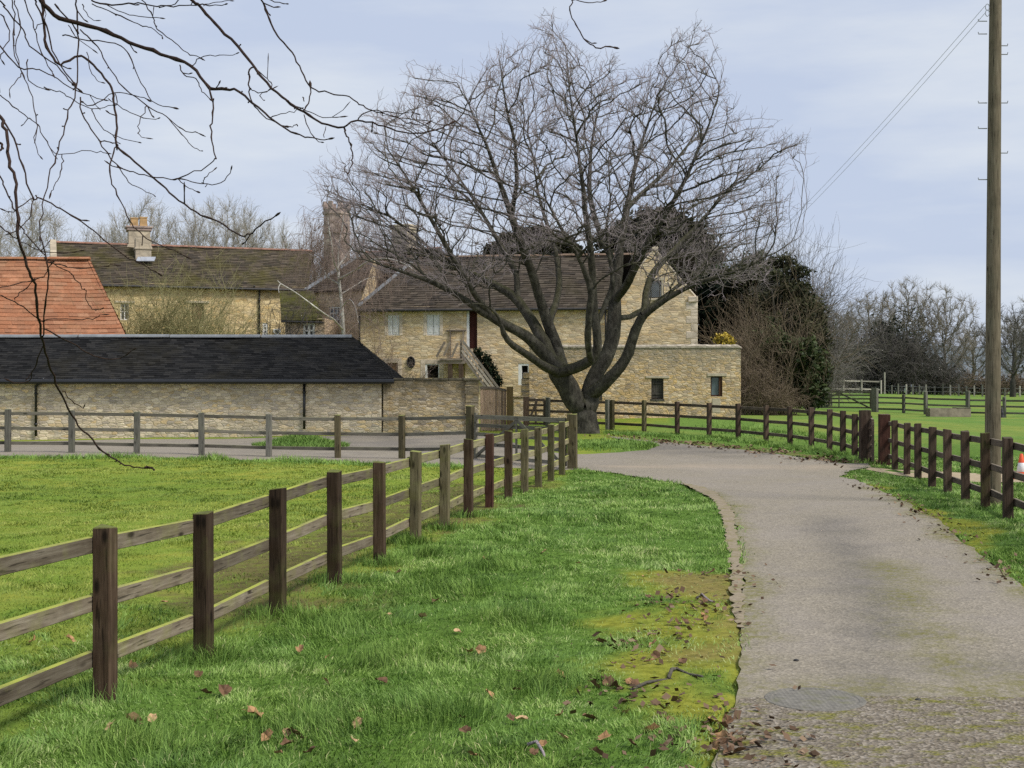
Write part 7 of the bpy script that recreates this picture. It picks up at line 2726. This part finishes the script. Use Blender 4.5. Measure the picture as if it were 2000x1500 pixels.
h1 = grow_tree('hedge_tree', 'bare hedge tree with pale twig tips left of the dark thicket', gp(1700, 140), 10.8, 6.8, M['bark_hedge'], 91, 520, hg, .15, .18, 2400, twig_r=.019, low=.15)
h2 = grow_tree('hedge_tree', 'ivy stemmed bare hedge tree rising above the dark thicket', gp(1775, 141), 12.2, 8.2, M['bark_hedge'], 92, 620, hg, .15, .2, 2800, twig_r=.019, low=.15,
               ivy=([(np.array(P(1775, 640, 141)), (2.0, 2, 2.4)), (np.array(P(1765, 690, 141)), (3, 2.5, 3))], 2200, .17, M['holly']))
h3 = grow_tree('hedge_tree', 'olive tinted round bare hedge tree just left of the utility pole', gp(1845, 138), 11.0, 8.0, M['bark_hedge'], 93, 560, hg, .12, .2, 2800, twig_r=.019, low=.12)
dup(h1, gp(1900, 143), 1.0, (.8, .9, .72), 'low bare hedge tree partly hidden by the utility pole', hg)
dup(h1, gp(1640, 146), 2.2, (.9, .9, .85), 'bare hedge tree just right of the tall scrub', hg)
grow_tree('hedge_tree', 'dark spreading bare tree right of the utility pole', gp(1978, 118), 8.2, 6.6, M['bark_ivy'], 94, 420, hg, .16, .26, 2000, twig_r=.016, low=.2)
dup(h2, gp(2040, 135), 3.0, (.9, .9, .85), 'bare hedge tree cut by the right edge of the photo', hg)
dup(h1, gp(1985, 150), 4.0, (.8, .9, .82), 'pale bare hedge tree behind the dark spreading one', hg)
scrub('low_hedge', 'low dark hedge of bare brown stems along the foot of the hedge trees', 1900, 132, [(1860, 725, 44, 0, 26, 320, 900, dn_), (1910, 720, 44, 1, 26, 320, 900, dn_), (1960, 725, 40, 0, 26, 320, 900, dn_), (2010, 722, 40, 0, 26, 320, 900, dn_)], .016, M['bark_scrub'], 83, 'hedge', None,
      ([(1870, 752, 40, 18), (1920, 752, 40, 18), (1975, 752, 40, 16)], 1100, M['yew']))

# wooded ridge on the horizon, distance haze painted into its blue-grey colour
xs = np.linspace(-500, 900, 160)
k = NT('far woodland', .95, .05)
p = k.pos()
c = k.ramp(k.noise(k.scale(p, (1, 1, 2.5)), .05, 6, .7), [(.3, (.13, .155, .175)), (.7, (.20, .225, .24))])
rows = []
for i, (yy, zz) in enumerate(((520, -2), (560, 10), (600, 17), (640, 18.5), (760, 16), (1000, 0))):
    rows.append(np.stack([xs, np.full_like(xs, yy) + 20 * np.sin(xs / 90), zz + (np.array([vnoise(np.array([x_]), np.array([i * 3.]), 9)[0] for x_ in xs]) - .5) * (2.5 if 0 < i < 4 else 0) + (zz > 5) * 2.5 * np.sin(xs / 160 + 1)], -1))
V = np.concatenate(rows)
n = len(xs)
ii = np.arange(len(rows) * n).reshape(len(rows), n)
q = np.stack([ii[:-1, :-1], ii[:-1, 1:], ii[1:, 1:], ii[1:, :-1]], -1).reshape(-1, 4)
tag(mesh_np('hills', V, [q], k.col(c), smooth=True), kind='structure')

# ------------------------------------------------------------------ sky, sun, camera
SUN_EL, SUN_AZ = R(48), R(122)     # azimuth clockwise from +Y: right of and behind the photographer
wd = bpy.data.worlds.new("World")
SC.world = wd
wd.use_nodes = True
nt = wd.node_tree
bg = nt.nodes["Background"]
sk = nt.nodes.new("ShaderNodeTexSky")
sk.sky_type = 'NISHITA'
sk.sun_disc = False
sk.sun_elevation = SUN_EL
sk.sun_rotation = SUN_AZ
tc_ = nt.nodes.new("ShaderNodeTexCoord")
mp_ = nt.nodes.new("ShaderNodeMapping")
mp_.inputs["Scale"].default_value = (1.1, 1.1, 5.5)
nt.links.new(tc_.outputs["Generated"], mp_.inputs[0])
nz = nt.nodes.new("ShaderNodeTexNoise")
nz.inputs["Scale"].default_value = 2.6
nz.inputs["Detail"].default_value = 6
nz.inputs["Roughness"].default_value = .55
nt.links.new(mp_.outputs[0], nz.inputs["Vector"])
rp_ = nt.nodes.new("ShaderNodeValToRGB")
rp_.color_ramp.elements[0].position = .40
rp_.color_ramp.elements[0].color = (.575, .655, .825, 1)
rp_.color_ramp.elements[1].position = .63
rp_.color_ramp.elements[1].color = (.745, .80, .885, 1)
nt.links.new(nz.outputs["Fac"], rp_.inputs[0])
sc_ = nt.nodes.new("ShaderNodeMix")
sc_.data_type = 'RGBA'
sc_.blend_type = 'MULTIPLY'
sc_.inputs[0].default_value = 1
nt.links.new(sk.outputs[0], sc_.inputs[6])
sc_.inputs[7].default_value = (.09, .09, .09, 1)
mx_ = nt.nodes.new("ShaderNodeMix")
mx_.data_type = 'RGBA'
mx_.inputs[0].default_value = .9
nt.links.new(sc_.outputs[2], mx_.inputs[6])
nt.links.new(rp_.outputs[0], mx_.inputs[7])
nt.links.new(mx_.outputs[2], bg.inputs[0])
bg.inputs[1].default_value = 1.0

sd = bpy.data.lights.new("sun", 'SUN')
sd.energy = 3.5
sd.angle = R(16)
sd.color = (1, .95, .87)
so = bpy.data.objects.new("sun", sd)
COL.objects.link(so)
dirv = Vector((math.sin(SUN_AZ) * math.cos(SUN_EL), math.cos(SUN_AZ) * math.cos(SUN_EL), math.sin(SUN_EL)))
so.rotation_euler = dirv.to_track_quat('Z', 'Y').to_euler()

cam = bpy.data.cameras.new("camera")
cam.sensor_width = 36
cam.lens = 36 * F / 2000
cam.clip_start = .05
cam.clip_end = 6000
co = bpy.data.objects.new("camera", cam)
COL.objects.link(co)
co.location = (0, 0, EYE)
co.rotation_euler = (R(90), 0, 0)
SC.camera = co
SC.view_settings.view_transform = 'Standard'
SC.view_settings.look = 'None'
SC.view_settings.exposure = 0
SC.view_settings.gamma = 1
SC.render.engine = 'CYCLES'
SC.cycles.max_bounces = 5
SC.cycles.use_denoising = False
